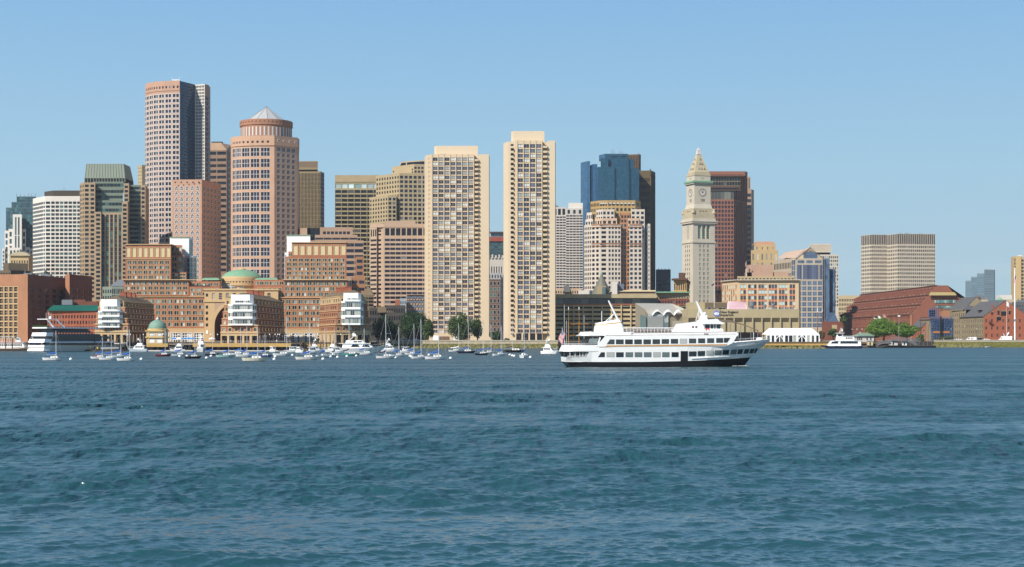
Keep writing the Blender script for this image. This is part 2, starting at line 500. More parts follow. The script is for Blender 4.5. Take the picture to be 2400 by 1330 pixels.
pxblock(W, wi, [(8, 1004), (20, 1004), (66, 1010)], 617, 634, [None, None], 16, M_GREYBROWN, M_DARKROOF, ybot=634)
done(W, wi, r)

# white ribbon building
r = bld('office_tower', 'white banded office tower with curved corner and dark roof storey at left', 'skyscraper', 132, 1160, SKY)
W, wi = MB(), Wins()
f1 = S(7, 21, .74, .56, w=M_WHITEST, g=G_TEALW, d=.5, mt=3.4)
fl = S(9, 21, .92, .56, w=M_WHITEST, g=G_TEALW, d=.4, mt=3.4)
fc = S(1, 21, .6, .56, w=M_WHITEST, g=G_TEALW, d=.4, mt=3.4)
pxblock(W, wi, [(77, 1182), (101, 1163), (106, 1160.5), (119, 1160), (190, 1160)], 460, 664, [fl, fc, S(1, 21, .7, .56, w=M_WHITEST, g=G_TEALW, d=.5, mt=3.4), f1], 40, M_WHITEST, M_GREYROOF)
pxblock(W, wi, [(104, 1176), (125, 1166), (190, 1166)], 447, 459, [], 20, mat('dark_bronze_screen', C(84, 74, 62)), ybot=459)
done(W, wi, r)
mast(r, X(150, 1170), 1170, Z(447, 1166), Z(437, 1166))

# brown tower with green mansard hat
r = bld('office_tower', 'brown stone tower topped by a green grey mansard roof, left of the tall round tower', 'skyscraper', 245, 1060, SKY)
W, wi = MB(), Wins()
bw = M_BROWNTAN
sL = S(2, 26, .62, .52, w=bw, g=G_DARK, d=.5, mt=.8, fr=None)
sS = S(3, 26, .55, .52, w=bw, g=G_DARK, d=.4, mt=.8)
pxblock(W, wi, [(187, 1064), (197, 1056), (223, 1056)], 428, 700, [sS, sL], 45, bw, M_DARKROOF)
sC = S(1, 23, .62, .52, w=bw, g=G_DARK, d=.5, mt=.8)
pxblock(W, wi, [(223, 1053), (237, 1053)], 497, 735, [sC], 46, bw, M_DARKROOF)
sP = S(5, 24, .6, .74, w=bw, g=G_TEALW, s=M_GREENGREY, so=.25, d=.55, mt=1)
pxblock(W, wi, [(237, 1056), (286, 1056)], 499, 735, [sP], 44, bw, M_DARKROOF)
sG = S(8, 2, .9, .45, w=M_GREENGREY, g=G_TEALW, d=.3, mt=.5)
pxblock(W, wi, [(222.5, 1060), (286, 1060)], 470, 500, [sG], 40, M_GREENGREY, ybot=502)
sG2 = S(9, 2, .9, .45, w=M_GREENGREY, g=G_TEALW, d=.3, mt=.5)
pxblock(W, wi, [(223.5, 1064), (288, 1064)], 441, 469, [sG2], 36, M_GREENGREY, ybot=472)
pxblock(W, wi, [(218, 1069), (290, 1069)], 426, 441, [S(9, 1, .9, .5, w=M_GREENGREY, g=G_TEALW, d=.3, mt=.5)], 30, M_GREENGREY, ybot=443)
sR = S(1, 26, .62, .52, w=bw, g=G_DARK, d=.5, mt=.8)
pxblock(W, wi, [(286, 1053), (299, 1053)], 474, 735, [sR], 44, bw, M_DARKROOF)
pxblock(W, wi, [(290, 1061), (302, 1061)], 430, 474, [S(1, 4, .6, .5, w=bw, g=G_DARK, d=.5)], 40, bw, M_DARKROOF, ybot=474)
sW = S(6, 24, .9, .5, w=M_GREENGREY, g=G_DARK, d=.4, mt=.6)
pxblock(W, wi, [(302, 1068), (330, 1068)], 434, 690, [sW], 30, M_GREENGREY, M_DARKROOF)
pxblock(W, wi, [(330, 1064), (341, 1064)], 434, 690, [S(1, 24, .6, .5, w=bw, g=G_DARK, d=.4)], 30, bw, M_DARKROOF)
done(W, wi, r)
hat = MB(M_GREENGREY)
z0, z1 = Z(428, 1072), Z(383, 1072)
b0 = [P(199, 1072), P(293, 1072), (X(293, 1072), 1096), (X(199, 1072), 1096)]
b1 = [(X(203, 1076), 1076), (X(290, 1076), 1076), (X(290, 1076), 1094), (X(203, 1076), 1094)]
zm = z0 + (z1 - z0) * .22
hat.prism(b0, z0, zm, M_DARK, bottom=False)
hat.frustum(b0, zm, b1, z1)
for i in range(15):
    t = i / 14
    xa = b0[0][0] + (b0[1][0] - b0[0][0]) * t; xb = b1[0][0] + (b1[1][0] - b1[0][0]) * t
    hat.bar((xa, 1071.9, z0), (xa, 1071.9, zm), .5, .5)
    hat.bar((xa, 1071.9, zm), (xb, 1075.9, z1 + .1), .3, .3)
hat.build('mansard_roof', r)

r = bld('tower_top', 'pale tan tower top just left of the tall round tower', 'skyscraper', 333, 1300, SKY)
W, wi = MB(), Wins()
pxblock(W, wi, [(323, 1300), (333, 1296), (350, 1300)], 387, 440, [S(2, 6, .3, .3, w=M_TANST, g=G_DARK, d=.2), None], 25, M_TANST)
done(W, wi, r)

# ================================================================ tall round tower
r = bld('round_tower', 'tallest tower, round pink granite side with glass wedge and white lattice strip', 'skyscraper', 415, 1130, SKY)
W, wi = MB(), Wins()
xs = [340.5, 343, 350.5, 359.5, 371.5, 386, 402.8, 421.5]; ys = [18, 15, 10.5, 7, 4.5, 2.5, 1, 0]
ar = S(1, 36, .70, .56, w=M_PINKGR, g=G_NAVY, d=.35, mt=8.4, fr=(M_WFRAME, .42), mull=(2, 1, .26, M_WFRAME))
pp = [(x, 1130 + y) for x, y in zip(xs, ys)]
gl = S(9, 60, .86, .62, w=mat('dark_glass_mullion', (.03, .055, .07)), g=G_BLUED, d=.15, mt=.3)
lat = S(6, 60, .62, .60, w=M_WHITEST, g=G_DARK, d=.7, mt=.5, ms=.3)
rb = S(2, 36, .8, .62, w=M_PINKGR, g=G_NAVY, d=.35, mt=8)
pp += [(457, 1147), (480, 1144), (489, 1149), (493, 1160)]
pxblock(W, wi, pp, 190, 655, [ar] * 7 + [gl, lat, rb, rb], 40, M_PINKGR, M_GREYROOF, yref=1130)
top = S(2, 1, .42, .42, w=M_PINKGR, g=G_NAVY, d=.35, mt=2.6, mb=0.8)
for i in range(1, 7):
    a, b = P(*pp[i]), P(*pp[i + 1])
    d = (b[0] - a[0], b[1] - a[1]); L = math.hypot(*d); n = (d[1] / L * .35, -d[0] / L * .35)
    face(W, wi, (a[0] + n[0], a[1] + n[1]), (b[0] + n[0], b[1] + n[1]), Z(212.5, 1130), Z(189.3, 1130), top)
    blank(W, (a[0] + n[0], a[1] + n[1]), a, Z(212.5, 1130), Z(189.3, 1130), M_DARK)
done(W, wi, r)
rm = MB(M_WHITE); x0 = X(412, 1138); zz = Z(190, 1130)
rm.box(x0 - 2, x0 + 2, 1137, 1139, zz, zz + 1); rm.box(x0 - .3, x0 + .3, 1137.7, 1138.3, zz + 1, zz + 1.6); rm.box(x0 - 2.6, x0 + 2.6, 1137.6, 1138.4, zz + 1.6, zz + 2.1)
rm.tube((x0 - 2.5, 1138, zz + 2), (x0 - 2.7, 1138, zz + 4), .12); rm.tube((x0 + 2.5, 1138, zz + 2), (x0 + 2.7, 1138, zz + 4), .12)
rm.build('window_washing_rig', r)

r = bld('corner_block', 'pink granite block with arched white windows in front of the tall round tower', 'office block', 440, 1062)
W, wi = MB(), Wins()
pal = S(5, 17, .44, .42, w=M_PINKGR, g=G_NAVY, d=.3, mt=4.2, mb=.5, ms=1.0, fr=(M_WFRAME, .36, 1.0), mull=(2, 2, .14, M_WFRAME))
pxblock(W, wi, [(404, 1064), (473, 1062), (518, 1094)], 421, 660, [pal, dict(pal)], 20, M_PINKGR, M_GREYROOF)
for i in range(5):
    cx = X(404 + 69 * (i + .5) / 5, 1061.6); m = MB(M_DARK)
    m.poly([(cx + .55 * cos(a), 1061.6 + .35 * (4 - i) / 5, Z(428, 1062) + .55 * sin(a)) for a in np.linspace(0, 2 * pi, 12, endpoint=False)]); m.build('round_vent', r)
done(W, wi, r)

r = bld('office_tower', 'brown tower with sloping roof cap between the two round granite towers', 'skyscraper', 517, 1400, SKY)
W, wi = MB(), Wins()
br = mat('brown_concrete', C(160, 128, 104), var=.1)
sb = S(2, 20, .84, .44, w=br, g=G_DARK, d=.6, mt=.8)
pxblock(W, wi, [(485, 1402), (531, 1400), (545, 1425)], 366, 640, [sb, S(1, 20, .2, .3, w=br, g=G_DARK, d=.3)], 20, br)
sb2 = S(2, 1, .84, .6, w=br, g=G_DARK, d=.8, mt=.6)
pxblock(W, wi, [(485, 1402), (531, 1400), (545, 1425)], 352, 365, [sb2, None], 20, br, ybot=366)
c = MB(mat('tan_cap', C(186, 152, 122)))
q0 = [P(485, 1402), P(531, 1400), P(545, 1425), (X(485, 1425), 1425)]
q1 = [P(485, 1412), P(518, 1410), P(541, 1425.5), (X(485, 1425), 1426)]
c.frustum(q0, Z(352, 1400), q1, Z(332, 1400)); c.box(X(495, 1412), X(520, 1412), 1413, 1418, Z(332, 1400), Z(328, 1400), M_DARKROOF)
c.build('roof_cap', r)
done(W, wi, r)

# ================================================================ second round tower
r = bld('round_tower', 'pink granite tower with a brick drum and pointed silver roof', 'skyscraper', 620, 1042, SKY)
W, wi = MB(), Wins()
pp = [(541, 1056), (545, 1051), (553, 1048), (566, 1045.5), (586, 1043.5), (609.5, 1042.4), (634, 1042), (643, 1042), (697, 1054), (701, 1064)]
Pk = mat('rosy_granite', C(220, 176, 146), var=.07)
da = S(1, 12, .76, .66, w=Pk, g=G_NAVY, d=.4, mt=.6, fr=(M_WFRAME, .16), mull=(3, 2, .14, M_WFRAME), s=Pk)
flat = S(4, 24, .5, .62, w=Pk, g=G_NAVY, d=.5, mt=.6, ms=1.2, fr=(M_WFRAME, .22), mull=(2, 1, .15, M_WFRAME))
pxblock(W, wi, pp, 341, 655, [None, da, da, da, da, da, None, flat, None], 30, Pk, M_GREYROOF, yref=1042)
done(W, wi, r)
W, wi = MB(), Wins()
cr = S(2, 1, .40, .42, w=Pk, g=G_NAVY, d=.35, mt=2.6, mb=.8)
ppc = [(x + (-.6 if i < 4 else (.6 if i > 7 else 0)), y - .6) for i, (x, y) in enumerate(pp)]
pxblock(W, wi, ppc, 318, 341, [None, cr, cr, cr, cr, cr, None, None, None], 30, Pk, M_GREYROOF, yref=1042, ybot=341.5)
for i in range(4):
    cx = X(652 + i * 12.3, 1042); m = W
    m.poly([(cx + .75 * cos(a), 1041.6 + i * 2.7, Z(330, 1042) + .75 * sin(a)) for a in np.linspace(0, 2 * pi, 12, endpoint=False)], M_WFRAME)
    m.poly([(cx + .55 * cos(a) + .1, 1041.5 + i * 2.7, Z(330, 1042) + .55 * sin(a)) for a in np.linspace(0, 2 * pi, 12, endpoint=False)], M_DARK)
done(W, wi, r, 'crown')
cx, cy = X(622, 1062), 1066.0; rr = (682 - 562) / 2 * 1062 / F
Db = mat('drum_brick', C(188, 134, 104), var=.1)
dm = MB(Db); z0, z1 = Z(320, 1052), Z(280, 1052)
dm.lathe(cx, cy, [(rr, z0), (rr, z1 - 3.6)], 40); dm.lathe(cx, cy, [(rr + .5, z1 - 3.6), (rr + .5, z1)], 40)
dm.poly([(cx + (rr + .5) * cos(a), cy + (rr + .5) * sin(a), z1) for a in np.linspace(0, 2 * pi, 40, endpoint=False)], M_GREYROOF)
dm.build('drum', r)
for k in range(40):
    a = 2 * pi * (k + .5) / 40
    if sin(a) > .2: continue
    m = MB(M_WFRAME); wx, wy = cx + (rr + .12) * cos(a), cy + (rr + .12) * sin(a); tx, ty = -sin(a), cos(a)
    q = .55
    m.poly([(wx - tx * q, wy - ty * q, z0 + .4), (wx + tx * q, wy + ty * q, z0 + .4), (wx + tx * q, wy + ty * q, z0 + 6.2), (wx - tx * q, wy - ty * q, z0 + 6.2)])
    wx, wy = cx + (rr + .66) * cos(a), cy + (rr + .66) * sin(a)
    m.poly([(wx + tx * .4 * cos(b), wy + ty * .4 * cos(b), z1 - 1.6 + .4 * sin(b)) for b in np.linspace(0, 2 * pi, 8, endpoint=False)], M_DARK)
    m.build('slit_window', r)
cn = MB(M_SILVER); apex = (cx, cy, Z(250, 1066)); zc = z1 + .2; rc = rr * .80
ring = [(cx + rc * cos(2 * pi * (k + .4) / 12), cy + rc * sin(2 * pi * (k + .4) / 12), zc) for k in range(12)]
for k in range(12): cn.poly([ring[k], ring[(k + 1) % 12], apex])
for k in range(12): cn.bar(ring[k], apex, .25, .25, M_STEEL)
cn.build('pointed_roof', r)

r = bld('office_tower', 'olive brown tower with ribbed facade right of the pointed roof tower', 'skyscraper', 730, 1400, SKY)
W, wi = MB(), Wins()
ol = mat('olive_concrete', C(160, 140, 104), var=.1)
so_ = S(17, 17, .5, .72, w=ol, g=G_DARK, d=.7, mt=1.2, s=mat('olive_spandrel', C(150, 128, 88)), so=.3)
pxblock(W, wi, [(694, 1402), (751, 1400), (760, 1414)], 402, 575, [so_, S(6, 17, .6, .6, w=M_DKBROWN, g=G_DARK, d=.5)], 25, ol)
sp_ = S(4, 1, .9, .74, w=ol, g=mat('louvre_screen', C(138, 116, 92)), d=.3, mt=.4)
pxblock(W, wi, [(694, 1404), (745, 1403)], 378, 394, [sp_], 18, ol, ybot=398)
pxblock(W, wi, [(694, 1408), (743, 1408)], 398, 403, [], 12, M_DARK, ybot=403)
done(W, wi, r)

# khaki ribbon building
r = bld('office_tower', 'khaki banded tower with one bright window row near its top', 'skyscraper', 835, 1360, SKY)
W, wi = MB(), Wins()
kh = S(8, 25, .84, .56, w=M_TANST2, g=G_DARK, d=.7, mt=0, mb=0, s=M_TANST2, so=.25)
pxblock(W, wi, [(785, 1360), (905, 1360)], 444, 700, [kh], 35, M_TANST2, yref=1360)
kt = S(8, 1, .78, .62, w=M_TANST2, g=glass('pale_row_glass', (.45, .55, .55), [(.3, (.2, .3, .3))], spread=.3), d=.8, mt=1, mb=0)  # pale glass colour makes the bright window row
pxblock(W, wi, [(785, 1360), (905, 1360)], 426, 444, [kt], 35, mat('khaki_cap', C(186, 160, 124)), yref=1360, ybot=444)
pxblock(W, wi, [(785, 1359.6), (905, 1359.6)], 411, 426, [S(8, 1, .96, .3, w=mat('khaki_cap2', C(196, 172, 134)), g=M_DKBROWN, d=.06, mt=6)], 35, M_TANST2, yref=1360, ybot=426)
done(W, wi, r)

# stepped tan building
r = bld('office_tower', 'tan stepped tower with square windows behind the left beige apartment tower', 'skyscraper', 930, 1250, SKY)
W, wi = MB(), Wins()
tn = M_TANST
fL = S(9, 20, .46, .5, w=tn, g=G_DARK, d=.5, mt=1.4); fR = S(7, 20, .62, .56, w=tn, g=G_NAVY, d=.5, mt=1.4)
pxblock(W, wi, [(881, 1275), (936, 1252), (1010, 1256)], 406, 560, [dict(fL, r=14), dict(fR, r=14)], 10, tn)
pxblock(W, wi, [(866, 1268), (909, 1248), (929, 1249)], 458, 560, [dict(fL, n=7, r=10), dict(fR, n=2, r=10)], 12, tn)
pxblock(W, wi, [(919, 1284), (970, 1264), (1010, 1266)], 385, 407, [S(8, 2, .42, .5, w=tn, g=G_DARK, d=.5, mt=3, skip={(i, j) for i in range(1, 7) for j in (0, 1)}), S(5, 2, .62, .55, w=tn, g=G_NAVY, d=.5, mt=1.5)], 20, tn, ybot=408)
gp = MB(G_NAVY)
q0 = [P(935, 1292), P(952, 1286), P(1010, 1274), (X(1010, 1300), 1310), (X(935, 1300), 1312)]
q1 = [P(941, 1294), P(953, 1289), P(1005, 1278), (X(1005, 1300), 1309), (X(941, 1300), 1310)]
gp.frustum(q0, Z(391, 1275), q1, Z(376, 1275), G_NAVY, M_TANST)
for i in range(3):
    gp.bar((*q0[i], Z(391, 1275)), (*q1[i], Z(376, 1275)), .8, .8, M_TANST)
    if i < 2: gp.bar((*q1[i], Z(375.6, 1275)), (*q1[i + 1], Z(375.6, 1275)), 1, .9, M_TANST)
gp.build('sloping_glass_penthouse', r)
mast(r, X(942, 1296), 1296, Z(376, 1275), Z(369, 1275)); mast(r, X(946, 1296), 1296, Z(376, 1275), Z(371, 1275))
done(W, wi, r)

# pink building left of harbor tower
r = bld('office_block', 'pink stone block with tall dark top windows beside the left apartment tower', 'office block', 940, 1010)
W, wi = MB(), Wins()
pk = M_PINK
pf = S(8, 18, .84, .5, w=pk, g=G_NAVY, d=.5, mt=1, ms=.6)
ps = S(1, 18, .84, .42, w=pk, g=G_DARK, d=.6, mt=1)
ps2 = S(1, 18, .62, .42, w=pk, g=G_DARK, d=.5, mt=1)
pts = [(868, 1017), (883, 1013), (884.5, 1015), (895, 1012), (899, 1010), (1006, 1010)]
pxblock(W, wi, pts, 554, 745, [ps, None, ps2, None, pf], 40, pk, yref=1010)
pt_ = S(8, 1, .72, .86, w=pk, g=G_DARK, d=.8, mt=.5, mb=.3, ms=.6)
pxblock(W, wi, pts, 533, 554, [S(3, 1, .5, .9, w=pk, g=G_DARK, d=.5), None, S(1, 2, .62, .4, w=pk, g=G_DARK, d=.5), None, pt_], 40, pk, yref=1010, ybot=554)
pxblock(W, wi, [(868, 1016.8), (883, 1012.8), (899, 1009.8), (1006, 1009.8)], 525, 533, [], 40, pk, M_DARKROOF, yref=1010, ybot=533)
pxblock(W, wi, [(901, 1020), (974, 1020)], 518, 525, [], 20, pk, ybot=526)
done(W, wi, r)

# stepped dull pink building behind the hotel
r = bld('office_block', 'stepped pinkish block with dark ribbon windows behind the right hotel wing', 'office block', 800, 1050)
W, wi = MB(), Wins()
p2 = M_PINK2
sx = S(5, 12, .86, .48, w=p2, g=G_NAVY, d=.5, mt=1.2)
pxblock(W, wi, [(700, 1050), (852, 1050)], 564, 720, [S(7, 11, .86, .5, w=p2, g=G_NAVY, d=.5, mt=1)], 30, p2)
pxblock(W, wi, [(738, 1052), (838, 1052)], 551, 564, [S(5, 1, .86, .5, w=p2, g=G_NAVY, d=.5, mt=1.4)], 26, p2, ybot=565)
pxblock(W, wi, [(750, 1055), (827, 1055)], 533, 551, [S(7, 1, .68, .62, w=p2, g=G_NAVY, d=.5, mt=2.4, ms=1.6)], 22, p2, ybot=552)
pxblock(W, wi, [(701, 1056), (720, 1054)], 535, 565, [], 20, p2, ybot=565)
pxblock(W, wi, [(720, 1062), (750, 1062)], 535, 565, [S(4, 1, .9, .9, w=M_DARK, g=G_DARK, d=.2)], 14, M_DARK, ybot=565)
pxblock(W, wi, [(833, 1044), (853, 1044)], 602, 720, [S(1, 8, .62, .48, w=mat('tawny_stone', C(168, 124, 92)), g=G_NAVY, d=.4)], 8, mat('tawny_stone', C(168, 124, 92)))
pxblock(W, wi, [(823, 1036), (856, 1036)], 650, 720, [S(2, 4, .7, .4, w=mat('tawny_stone', C(168, 124, 92)), g=G_NAVY, d=.4)], 8, mat('tawny_stone', C(168, 124, 92)))
pxblock(W, wi, [(812, 1030), (824, 1030)], 653, 720, [S(2, 1, .84, .9, w=p2, g=G_DARK, d=.4)], 6, p2)
done(W, wi, r)
r = bld('glass_wedge_block', 'small dark gabled block beside the shaded pink tower', 'building', 862, 990)
W, wi = MB(), Wins()
pxblock(W, wi, [(850, 990), (876, 990)], 692, 720, [S(2, 3, .8, .5, w=M_GREYBROWN, g=G_DARK, d=.3)], 12, M_GREYBROWN)
W.frustum([P(850, 990), P(876, 990), (X(876, 990), 1002), (X(850, 990), 1002)], Z(692, 990), [P(862, 995), P(864, 995), P(864, 997), P(862, 997)], Z(672, 990), M_GREYBROWN)
done(W, wi, r)
# ================================================================ brick blocks on the left shore
r = bld('brick_office', 'large orange brick office block at the far left waterfront', 'office block', 80, 750)
W, wi = MB(), Wins()
bt = M_BRICKTAN
bl_ = S(6, 9, .64, .70, w=bt, g=G_DARK, d=.5, mt=5.5, mb=1, fr=(M_TANTRIM, .28), mull=(2, 2, .05, M_TANTRIM), me=5.2, ms=0)
sh = S(5, 9, .46, .6, w=M_BRICK3, g=G_DARK, d=.4, mt=5.5, mb=1, mull=(3, 1, .15, M_BRICK3))  # darker brick paints the shade into the right-hand faces
pxblock(W, wi, [(-25, 752), (65, 745), (153, 795)], 643, 800, [bl_, sh], 30, bt, M_DARKROOF, yref=745)
pxblock(W, wi, [(153, 785), (163, 783), (216, 812)], 643, 800, [None, S(4, 8, .3, .5, w=M_BRICK3, g=G_DARK, d=.4, mt=6)], 20, bt, M_DARKROOF, yref=783)
sd_ = S(1, 9, .5, .55, w=bt, g=G_DARK, d=.4, mt=5.5, mb=1)
done(W, wi, r)
roof_units(r, X(60, 780), X(140, 780), 775, Z(643, 745), 5, M_STEEL, 2.2)

r = bld('brick_office', 'low brick block with a teal metal roof behind the white dinner yacht', 'office block', 170, 735)
W, wi = MB(), Wins()
lo = S(17, 5, .46, .5, w=M_BRICK2, g=G_DARK, d=.35, mt=1.4, mb=.5, fr=None)
pxblock(W, wi, [(111, 736), (226, 734)], 729, 806, [lo], 25, M_BRICK2, M_DARKROOF)
tr = MB(M_TEALROOF); za, zb_ = Z(729, 734), Z(715.5, 734)
xa, xb = X(111, 735), X(226, 734)
tr.poly([(xa, 734.6, za), (xb, 733.4, za), (xb, 741, zb_), (xa + 1, 741, zb_)]); tr.poly([(xa, 734.6, za), (xa + 1, 741, zb_), (xa, 745, za)]); tr.poly([(xb, 733.4, za), (xb, 745, za), (xb, 741, zb_)])
for i in range(24):
    t = i / 23; tr.bar((xa + (xb - xa) * t, 734.4 - t, za + .06), (xa + 1 + (xb - xa - 1) * t, 740.9, zb_ + .06), .14, .14)
tr.build('metal_roof', r)
W2 = MB(M_BRICK3); W2.box(X(172, 752), X(203, 752), 750, 757, Z(716, 750), Z(703, 750)); W2.box(X(203, 752), X(232, 752), 750, 757, Z(716, 750), Z(707, 750)); W2.build('brick_penthouse', r)
W2 = MB(M_STEEL); W2.box(X(146, 747), X(171, 747), 746, 749, Z(715, 746), Z(703, 746)); W2.build('roof_unit', r)
done(W, wi, r)

r = bld('pavilion_tower', 'small grey green block with pyramid roof left of the hotel', 'building', 268, 930)
W, wi = MB(), Wins()
gg = mat('pale_grey_green', C(140, 150, 138))
pxblock(W, wi, [(240, 934), (262, 930), (300, 930)], 672, 720, [S(4, 3, .5, .5, w=gg, g=G_DARK, d=.3), S(9, 3, .6, .7, w=gg, g=G_DARK, d=.3)], 20, gg)
W.frustum([P(258, 930), P(299, 930), (X(299, 930), 940), (X(258, 930), 940)], Z(671, 930), [P(277, 935), P(286, 935), P(286, 936), P(277, 936)], Z(655, 930), M_STEEL)
done(W, wi, r)

# ================================================================ waterfront hotel
YHT = 790.0
hot = bld('waterfront_hotel', 'long red brick hotel with copper dome, great arch and two white stepped towers', 'hotel', 555, YHT)
W, wi = MB(), Wins()
def HS(n, rws, **k):
    d = S(n, rws, .64, .58, w=M_BRICK, g=G_HOTEL, d=.3, mt=.6, mb=.3, fr=(M_TANTRIM, .2), mull=(2, 1, .07, M_WFRAME))
    d.update(k); return d
def panels(x0, x1, Y, y0, y1, n):
    """cream blind panels of the top storey, a shallow niche each"""
    st = S(n, 1, .58, .72, w=M_BRICK, g=M_CREAM, d=.35, mt=.9, mb=.4, fr=(M_TANTRIM, .25))
    face(W, wi, P(x0, Y), P(x1, Y), Z(y1, Y), Z(y0, Y), st)
# left tower
pxblock(W, wi, [(294, YHT), (401, YHT)], 607, 658, [HS(8, 4, ms=.6)], 24, M_BRICK, M_DARKROOF, ybot=657.5)
pxblock(W, wi, [(294.5, YHT + 1), (400.5, YHT + 1)], 575, 600, [], 22, M_BRICK, M_DARKROOF, ybot=607)
panels(294, 401, YHT, 574, 607, 8)
W.box(X(293.6, YHT), X(401.4, YHT), YHT - .5, YHT + 23, Z(574.2, YHT), Z(572.5, YHT), M_TANTRIM)
W.box(X(294, YHT), X(401, YHT), YHT - .3, YHT - .02, Z(608.2, YHT), Z(606.6, YHT), M_TANTRIM)
for a, b, t, o in ((401, 427, 575, 9), (401, 432, 598, 7), (401, 437, 638, 4)):
    pxblock(W, wi, [(a, YHT + o), (b, YHT + o)], t, 657, [HS(2, max(2, int((657 - t) / 13)))], 14, M_BRICK, M_DARKROOF, ybot=657.6)
# long middle storeys
pxblock(W, wi, [(289.5, YHT - .6), (443, YHT - .6)], 656, 694, [HS(11, 3, ms=.5)], 20, M_BRICK, M_DARKROOF, ybot=694)
pxblock(W, wi, [(443, YHT + 2), (516, YHT + 2)], 660, 673, [HS(5, 1, ms=.5)], 20, M_BRICK, M_DARKROOF, ybot=700)
pxblock(W, wi, [(443, YHT - .4), (516, YHT - .4)], 672, 696, [HS(5, 2, ms=.5)], 20, M_BRICK, M_DARKROOF, ybot=700)
pxblock(W, wi, [(289, YHT - 1.2), (481, YHT - 1.2)], 697, 769, [HS(13, 5, ms=.5, rh=.56)], 18, M_BRICK, M_DARKROOF, zb=Z(770, YHT))
for yy in (656, 696, 770):
    W.box(X(289, YHT), X(479.5, YHT), YHT - 1.7, YHT - .5, Z(yy + 1.2, YHT), Z(yy - .4, YHT), M_TANTRIM)
ba = S(7, 1, .72, .9, w=M_TANTRIM, g=G_SHOP, d=.5, mt=2, mb=.2, fr=(M_WHITE, .2), mull=(4, 4, .13, M_WHITE))
pxblock(W, wi, [(289, YHT - 1.6), (479, YHT - 1.6)], 771, 803, [ba], 18, M_TANTRIM)
# arch block
ya = YHT - 3
xa0, xa1 = X(479, ya), X(652, ya); zt = Z(681, ya); z0 = GZ - .5
acx = X(557, ya); ar_ = X(557, ya) - X(503, ya); zsp = Z(764, ya)
def archpts(rad, n=24): return [(acx - rad * cos(t), ya, zsp + rad * sin(t)) for t in np.linspace(0, pi, n)]
A = archpts(ar_)
ztop = Z(722, ya) + 3
W.poly([(xa0, ya, z0), (acx - ar_, ya, z0), (acx - ar_, ya, zsp), (xa0, ya, zsp)], M_TANTRIM)
W.poly([(acx + ar_, ya, z0), (xa1, ya, z0), (xa1, ya, zsp), (acx + ar_, ya, zsp)], M_TANTRIM)
for i in range(len(A) - 1):
    a, b = A[i], A[i + 1]
    W.poly([a, b, (b[0], ya, ztop), (a[0], ya, ztop)], M_PINK)
W.poly([(xa0, ya, zsp), (acx - ar_, ya, zsp), (acx - ar_, ya, ztop), (xa0, ya, ztop)], M_TANTRIM)
W.poly([(acx + ar_, ya, zsp), (xa1, ya, zsp), (xa1, ya, ztop), (acx + ar_, ya, ztop)], M_TANTRIM)
O = archpts(ar_ + 1.6); Of = [(p[0], ya - .3, p[2]) for p in O]; Af = [(p[0], ya - .3, p[2]) for p in A]
for i in range(len(A) - 1):
    W.poly([Af[i], Af[i + 1], Of[i + 1], Of[i]], M_TANTRIM)
    W.poly([Of[i], Of[i + 1], (O[i + 1][0], ya, O[i + 1][2]), (O[i][0], ya, O[i][2])], M_TANTRIM)
    W.poly([Af[i], (A[i][0], ya + 22, A[i][2]), (A[i + 1][0], ya + 22, A[i + 1][2]), Af[i + 1]], M_BRICK3)
for sx_ in (-1, 1):
    W.box(acx + sx_ * (ar_ + .8) - .8, acx + sx_ * (ar_ + .8) + .8, ya - .3, ya - .01, z0, zsp, M_TANTRIM)
    W.poly([(acx + sx_ * ar_, ya, z0), (acx + sx_ * ar_, ya + 22, z0), (acx + sx_ * ar_, ya + 22, zsp), (acx + sx_ * ar_, ya, zsp)], M_BRICK3)
W.box(xa0, xa1, ya + 22, ya + 23, z0, zt - 2, M_DARK)
W.box(xa0 - .3, xa1 + .3, ya - .45, ya - .02, ztop - .2, ztop + .7, M_TANTRIM)
face(W, wi, (xa0, ya), (xa1, ya), ztop + .7, zt, S(9, 1, .42, .82, w=M_TANTRIM, g=G_BAY, d=.5, mt=1.2, mb=.3, ms=2.8, mull=(1, 3, .12, M_TANTRIM)))
W.poly([(xa0, ya, zt), (xa1, ya, zt), (xa1, ya + 20, zt), (xa0, ya + 20, zt)], M_TANTRIM)
W.poly([(xa0, ya + 20, z0), (xa0, ya, z0), (xa0, ya, zt), (xa0, ya + 20, zt)], M_TANTRIM)
W.poly([(xa1, ya, z0), (xa1, ya + 20, z0), (xa1, ya + 20, zt), (xa1, ya, zt)], M_TANTRIM)
W.box(xa0 - .4, xa1 + .4, ya - .5, ya + 2, zt + .002, zt + .8, M_TANTRIM)
for k, py in enumerate((692, 720, 734, 748, 762)):
    m = MB(G_DARK); cx_ = X(485, ya); zz = Z(py, ya)
    m.poly([(cx_ - .55, ya - .03, zz - .75), (cx_ + .55, ya - .03, zz - .75), (cx_ + .55, ya - .03, zz + .75), (cx_ - .55, ya - .03, zz + .75)]); m.build('small_window', hot)
m = MB(M_WHITE); m.box(X(483, ya), X(488, ya), ya - .2, ya - .02, Z(783, ya), Z(775, ya)); m.build('small_window', hot)
